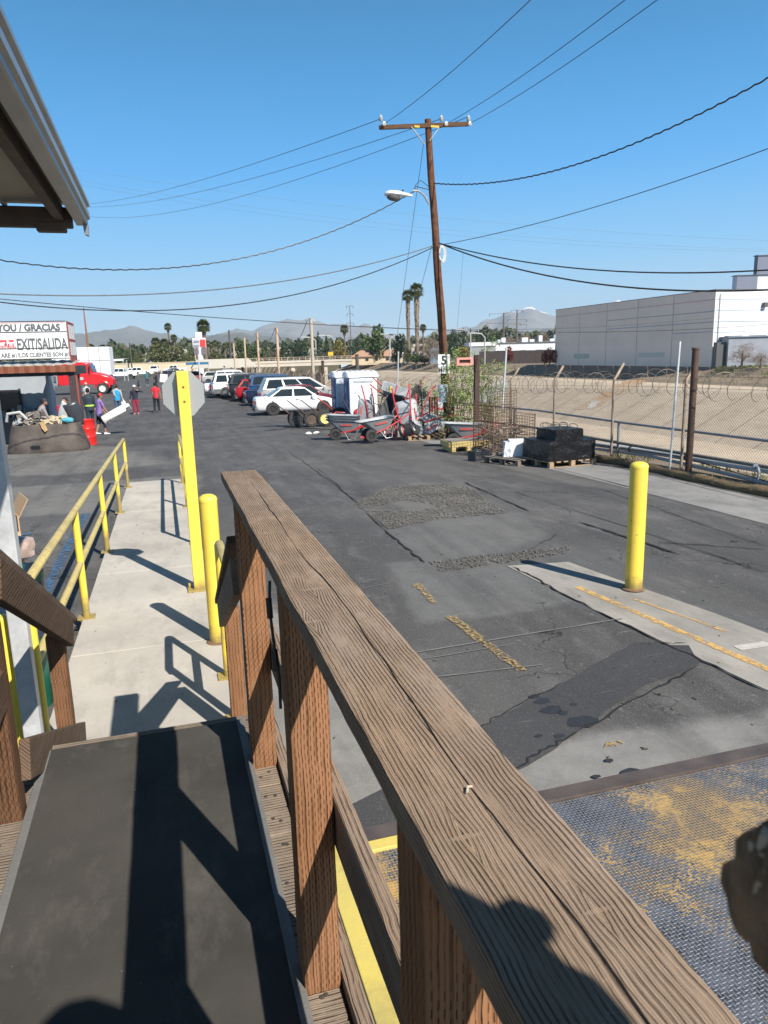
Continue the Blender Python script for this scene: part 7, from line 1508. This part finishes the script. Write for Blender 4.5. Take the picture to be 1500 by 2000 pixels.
TL_ = [ # label, u, vt, w, D, kind, leaf
 ('leftmost round green tree behind the white trailer', 229, 676, 36, 230, 'round', 'green'), ('round green tree just right of the leftmost one', 252, 680, 34, 235, 'round', 'green'), ('small green tree behind the dark pole of the yard', 272, 686, 26, 220, 'round', 'olive'),
 ('broad olive tree left of the thin tall palm', 312, 670, 56, 220, 'round', 'olive'), ('broad olive tree below the thin tall palm', 340, 674, 54, 215, 'round', 'olive'), ('low olive bush between the palm and the pylon sign', 361, 684, 34, 210, 'low', 'olive'), ('dark green tree just left of the pylon sign', 374, 680, 28, 230, 'round', 'green'),
 ('dark bush at the right foot of the pylon sign', 404, 694, 24, 190, 'low', 'dark'), ('green bush before the bridge left end', 432, 692, 36, 175, 'low', 'green'), ('bushy tree behind the left of the pole row', 420, 684, 30, 250, 'round', 'olive'), ('tall bright green tree left in the pole row', 470, 660, 46, 230, 'tall', 'green'),
 ('green tree right after the tall bright one', 492, 672, 34, 240, 'round', 'green'), ('round green tree between the third and second poles', 512, 673, 34, 220, 'round', 'green'), ('brown leafless tree between the third and second poles', 528, 680, 32, 215, 'round', 'bare'), ('dark tree just left of the second pole', 533, 668, 28, 260, 'tall', 'dark'),
 ('dark conifer just right of the second pole', 552, 666, 26, 250, 'conifer', 'dark'), ('grey green tree midway between the two tallest poles', 570, 668, 34, 240, 'tall', 'dark'), ('round dark tree left of the tallest fence pole', 590, 664, 34, 240, 'round', 'dark'), ('tall dark conifer right of the tallest fence pole', 621, 648, 22, 230, 'conifer', 'dark'),
 ('second dark conifer, slightly shorter, by the street light', 637, 656, 26, 230, 'conifer', 'dark'), ('yellow green rounded tree left of the narrow power pole', 664, 664, 42, 200, 'round', 'yellow'), ('brown bare tree behind the bridge parapet', 645, 683, 40, 180, 'low', 'bare'), ('brown bare tree left of the narrow power pole base', 672, 686, 30, 175, 'low', 'bare'),
 ('dark tree right of the narrow power pole', 697, 657, 28, 240, 'round', 'dark'), ('largest open crowned tree left of the twin palms', 738, 630, 56, 200, 'tall', 'green'), ('companion tree on the left of the largest open crowned one', 716, 650, 38, 205, 'tall', 'green'), ('dark dense round tree left of the twin palms', 778, 649, 36, 190, 'round', 'dark'),
 ('brown bare tree left of the brown utility pole', 838, 656, 50, 180, 'round', 'bare'), ('brown bare tree hidden behind the brown utility pole', 860, 664, 40, 170, 'round', 'bare'), ('dark clipped tree just right of the brown utility pole', 885, 642, 30, 250, 'tall', 'dark'), ('tall dark conifer nearest right of the brown utility pole', 905, 641, 16, 250, 'conifer', 'dark'),
 ('second tall conifer right of the brown utility pole', 919, 642, 14, 255, 'conifer', 'dark'), ('dark conifer pair member left of the white roofed building', 932, 645, 18, 250, 'conifer', 'dark'), ('rounded dark tree above the white roofed building', 943, 640, 24, 260, 'round', 'dark'), ('green tree left of the long arm power pole', 963, 646, 26, 250, 'round', 'green'),
 ('dark green tree touching the long arm power pole', 974, 645, 26, 255, 'round', 'dark'), ('brown bare tree left of the tallest power pole', 998, 655, 36, 220, 'round', 'bare'), ('brown bare tree right of the tallest power pole', 1030, 650, 44, 230, 'round', 'bare'), ('wide brown bare tree left of the warehouse', 1060, 647, 44, 225, 'round', 'bare'), ('dark conifer touching the warehouse corner', 1084, 640, 12, 220, 'conifer', 'dark'),
 ('olive bush under the street lights', 905, 672, 40, 150, 'low', 'yellow'), ('green bush left of the speed board', 812, 688, 36, 125, 'low', 'green'), ('green bush at the palm feet', 795, 676, 28, 135, 'low', 'olive'), ('dark bush above the far bank left of the pole', 829, 692, 40, 118, 'low', 'dark'), ('dark bush at the foot of the house end', 772, 690, 22, 128, 'low', 'dark'),
 ('large brown bare shrub before the metal shed', 1452, 668, 66, 86, 'round', 'bare'), ('second brown bare shrub right of the large one', 1488, 682, 50, 85, 'low', 'bare'), ('red leaved bush over the dark wooden fence', 996, 674, 18, 112, 'round', 'red'), ('deep red bush beside the warehouse wall', 1074, 676, 30, 118, 'low', 'red')]
for (lab, u, vt, w, D, kind, leaf) in TL_:
    bz = .6 if u > 700 else 0
    if u > 1400: bz = .7
    tree(lab, u, vt, w, D, kind, leaf, G1, bz)
def palm(label, u, vt, D, cw, skirt=0, trunk=.30, base=.3, n=46, group='fan palms on the skyline', v0=None):
    k_ = clear_depth(u, D)/D; D *= k_; trunk *= k_; skirt *= k_; base = .28 if u > 700 else -.03
    c = at_depth(u, vt, D); R_ = cw/2/FPX*D; h = c.z-R_*.75-base; t = thing('palm_tree', label, 'palm tree', (c.x, c.y, base), rnd.random(), group)
    b = MB(); b.tube([(0, 0, 0), (.1, 0, h*.5), (0, 0, h)], [trunk*1.3, trunk, trunk*.9], 8); b.build('trunk', M('palm_trunk', (.20, .155, .12), .9, 0, .3, 1.5), t, True); b = MB()
    for i in range(n):
        a_ = i*2.4; el = R(-40+120*(i/n)**1.35); d = Vector((math.cos(a_)*math.cos(el), math.sin(a_)*math.cos(el), math.sin(el))); o_ = Vector((0, 0, h)); hub = o_+d*R_*.45; s = d.cross(Vector((0, 0, 1))).normalized(); u_ = s.cross(d)
        b.beam(o_, hub, R_*.02, R_*.02)
        for k in range(-4, 5):
            f = R(17*k); e = (d*math.cos(f)+s*math.sin(f)); tip = hub+e*R_*.55*rnd.uniform(.85, 1.1)+Vector((0, 0, -R_*.10*abs(k)/4-R_*.06)); b.quad(hub, hub.lerp(tip, .5)+s.cross(e)*0+(s*math.cos(f)-d*math.sin(f))*R_*.07, tip, hub.lerp(tip, .5)-(s*math.cos(f)-d*math.sin(f))*R_*.07)
    b.build('crown', leafmat('palm_green', (.075, .10, .035), (.12, .14, .05), (.04, .06, .025), 1.5) if 'palm_green' not in bpy.data.materials else bpy.data.materials['palm_green'], t)
    b = MB()
    for i in range(160 if not skirt else 520):
        a_ = rnd.random()*6.28; z_ = h+R_*.1-(R_*.9 if not skirt else skirt)*rnd.random(); rr = R_*(.30 if not skirt else .27)*rnd.uniform(.8, 1.15)*(1-.55*(h-z_)/(max(skirt, R_)+.01)); p = Vector((math.cos(a_)*rr, math.sin(a_)*rr, z_)); q_ = p+Vector((math.cos(a_)*R_*.10, math.sin(a_)*R_*.10, -R_*.55*rnd.uniform(.5, 1.1))); s = Vector((-math.sin(a_), math.cos(a_), 0))*R_*.07; i0 = Vector((0, 0, z_+R_*.12))
        b.quad(i0, p+s, q_, p-s)
    b.build('dead_fronds', M('frond_dead', (.22, .15, .085), .95, 0, .35, 1.2, 0, 8, (.32, .27, .21)), t)
palm('taller of the twin palms beside the utility pole', 813, 553, 120, 36, skirt=8.5, trunk=.26, base=.5); palm('shorter of the twin palms beside the utility pole', 796, 566, 121, 30, skirt=7.5, trunk=.24, base=.5)
palm('big headed palm rising behind the pylon sign', 396, 624, 140, 34, trunk=.32, n=60); palm('thin tall palm left of the pylon sign', 327, 631, 230, 19, trunk=.28); palm('small palm just right of the thin tall one', 339, 653, 230, 17, trunk=.28)
palm('leftmost palm of the low pair over the olive trees', 303, 659, 230, 24, trunk=.3); palm('right palm of the low pair over the olive trees', 320, 661, 225, 22, trunk=.3); palm('palm left of the narrow power pole', 672, 634, 190, 22, trunk=.22); palm('small palm between the twin palms and the utility pole', 826, 633, 230, 18, trunk=.28)
b = MB()
for u, vt, D, lab in ((406, 665, 290, 'small distant palm nearest the pylon sign on its right'), (412, 668, 300, 'second small distant palm right of the pylon sign'), (420, 664, 310, 'third small distant palm right of the pylon sign, the tallest of them'), (427, 667, 290, 'fourth small distant palm right of the pylon sign'), (438, 670, 300, 'small distant palm just left of the dark lamp pole'), (448, 668, 280, 'small distant palm just right of the dark lamp pole'), (250, 682, 300, 'small distant palm behind the dark pole of the yard'), (600, 672, 300, 'small distant palm left of the tallest fence pole'), (528, 668, 290, 'small distant palm left of the second fence pole')):
    palm(lab, u, vt, D, 15, trunk=.35, n=26, group='distant small palms')
# far mass of woodland and town
b = MB(); LW = leafmat('wood_leaf', (.05, .07, .035), (.095, .105, .055), (.11, .09, .065), .02)
for i in range(21000):
    u = rnd.uniform(-150, 1700); D = rnd.uniform(330, 640); top = 672-.026*(u-325)*.9+4.5*math.sin(u*.05)+4*math.sin(u*.13+1)+3*math.sin(u*.31)+rnd.uniform(0, 3) - (9 if 860 < u < 1100 else 0) - 4*max(0, math.sin(u*.021+.5))
    v_ = top+(706-.026*(u-325)-top)*rnd.random()**1.2; p = at_depth(u, v_, D); p.z = max(p.z, .2); a = Vector((rnd.uniform(-1, 1), rnd.uniform(-1, 1), rnd.uniform(-.6, .8))).normalized()*rnd.uniform(1.2, 3.0); s = a.cross(Vector((rnd.uniform(-1, 1), rnd.uniform(-1, 1), rnd.uniform(-1, 1)))).normalized()*rnd.uniform(.7, 1.8)
    b.quad(p-a*.5, p+s, p+a*.5, p-s)
tag(b.build('far_woodland', LW), 'belt of distant trees on the plain below the hills', 'woodland', kind='stuff')
b = MB()
for i in range(70):
    u = rnd.uniform(180, 1090); D = rnd.uniform(320, 520); p = at_depth(u, 690-.026*(u-325)-rnd.uniform(0, 7), D); w = rnd.uniform(3, 9); hz_ = max(2.5, p.z); b.box((p.x, p.y, 0), (p.x+w, p.y+6, hz_))
tag(b.build('far_town', M('town_pale', (.50, .47, .42), .9, 0, .4, .03, 0)), 'scattered pale houses among the distant trees', 'town', kind='stuff')
# hills
def ridge(name, D, ctrl, mat, n=260, rough=6, seed=0, depth=.35, rows=16, label=None):
    """ctrl: (azimuth in photo column, height in photo rows above the horizon)"""
    b = MB(); us = [-500+2500*i/n for i in range(n+1)]; vs = []
    def hh(u):
        for (a, ha), (c_, hc) in zip(ctrl, ctrl[1:]):
            if a <= u <= c_: f = (u-a)/(c_-a); f = f*f*(3-2*f); return ha+(hc-ha)*f
        return ctrl[0][1] if u < ctrl[0][0] else ctrl[-1][1]
    for j in range(rows+1):
        f = j/rows
        for i, u in enumerate(us):
            az = YAW+math.atan((u-750)/FPX); H_ = hh(u)/FPX*D; d = D*(1-depth*(1-f)); x, y = math.sin(az)*d, math.cos(az)*d
            z_ = H_*(f**1.15) + (noise.fractal(Vector((u*.028+seed, f*3.3, seed)), .9, 2.2, 6)*rough/FPX*D*(.25+.9*f) if 0 < j else 0); vs.append((x, y, max(z_, -5) if j else -5))
    fs = [(j*(n+1)+i, j*(n+1)+i+1, (j+1)*(n+1)+i+1, (j+1)*(n+1)+i) for j in range(rows) for i in range(n)]
    b._add(vs, fs); k0 = len(b.v); b._add([(v[0]*1.02, v[1]*1.02, -5) for v in vs[-(n+1):]], []); b.f += [(rows*(n+1)+i, rows*(n+1)+i+1, k0+i+1, k0+i) for i in range(n)]; b.m += [0]*n
    o = b.build(name, mat, None, True); o['kind'] = 'structure'; return o
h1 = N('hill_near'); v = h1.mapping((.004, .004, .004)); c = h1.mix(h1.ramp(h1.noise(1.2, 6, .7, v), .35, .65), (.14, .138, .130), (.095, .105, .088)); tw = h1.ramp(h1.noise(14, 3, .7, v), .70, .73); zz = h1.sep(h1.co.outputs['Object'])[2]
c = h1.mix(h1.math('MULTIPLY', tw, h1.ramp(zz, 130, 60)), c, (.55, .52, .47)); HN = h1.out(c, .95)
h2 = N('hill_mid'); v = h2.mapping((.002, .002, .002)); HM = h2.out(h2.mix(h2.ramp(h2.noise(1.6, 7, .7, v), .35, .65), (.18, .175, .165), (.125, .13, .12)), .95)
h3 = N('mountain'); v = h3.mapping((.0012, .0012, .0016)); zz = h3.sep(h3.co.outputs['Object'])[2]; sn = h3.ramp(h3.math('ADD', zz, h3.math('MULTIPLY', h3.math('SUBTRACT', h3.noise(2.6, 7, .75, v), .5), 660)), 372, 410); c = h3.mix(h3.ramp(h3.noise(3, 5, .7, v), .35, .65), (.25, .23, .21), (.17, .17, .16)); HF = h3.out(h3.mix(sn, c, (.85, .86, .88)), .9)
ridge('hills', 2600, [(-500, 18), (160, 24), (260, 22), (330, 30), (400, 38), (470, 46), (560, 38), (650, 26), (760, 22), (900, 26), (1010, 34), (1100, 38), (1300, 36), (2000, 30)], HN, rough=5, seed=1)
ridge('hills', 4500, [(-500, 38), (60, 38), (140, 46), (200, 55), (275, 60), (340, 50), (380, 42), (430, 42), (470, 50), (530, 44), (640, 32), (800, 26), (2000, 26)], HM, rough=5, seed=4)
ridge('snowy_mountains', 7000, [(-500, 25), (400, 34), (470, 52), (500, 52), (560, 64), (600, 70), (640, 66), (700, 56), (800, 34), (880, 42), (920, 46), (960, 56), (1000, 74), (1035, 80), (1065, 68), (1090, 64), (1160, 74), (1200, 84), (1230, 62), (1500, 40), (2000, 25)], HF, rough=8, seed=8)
# haze: one box of even, pale air round everything
bm = MB(); bm.box((-9500, -400, -8), (9500, 7600, 520)); hz = bm.build('haze', M('x', (1, 1, 1))); hm = bpy.data.materials.new('haze_air'); hm.use_nodes = True; t_ = hm.node_tree; t_.nodes.clear(); o_ = t_.nodes.new('ShaderNodeOutputMaterial'); pv = t_.nodes.new('ShaderNodeVolumePrincipled')
pv.inputs['Color'].default_value = (.68, .84, 1.0, 1); pv.inputs['Density'].default_value = 0.00010; pv.inputs['Anisotropy'].default_value = 0.0; t_.links.new(pv.outputs[0], o_.inputs['Volume']); hz.data.materials.clear(); hz.data.materials.append(hm); hz['kind'] = 'stuff'
tag(hz, 'even pale blue haze filling the air of the valley', 'haze')
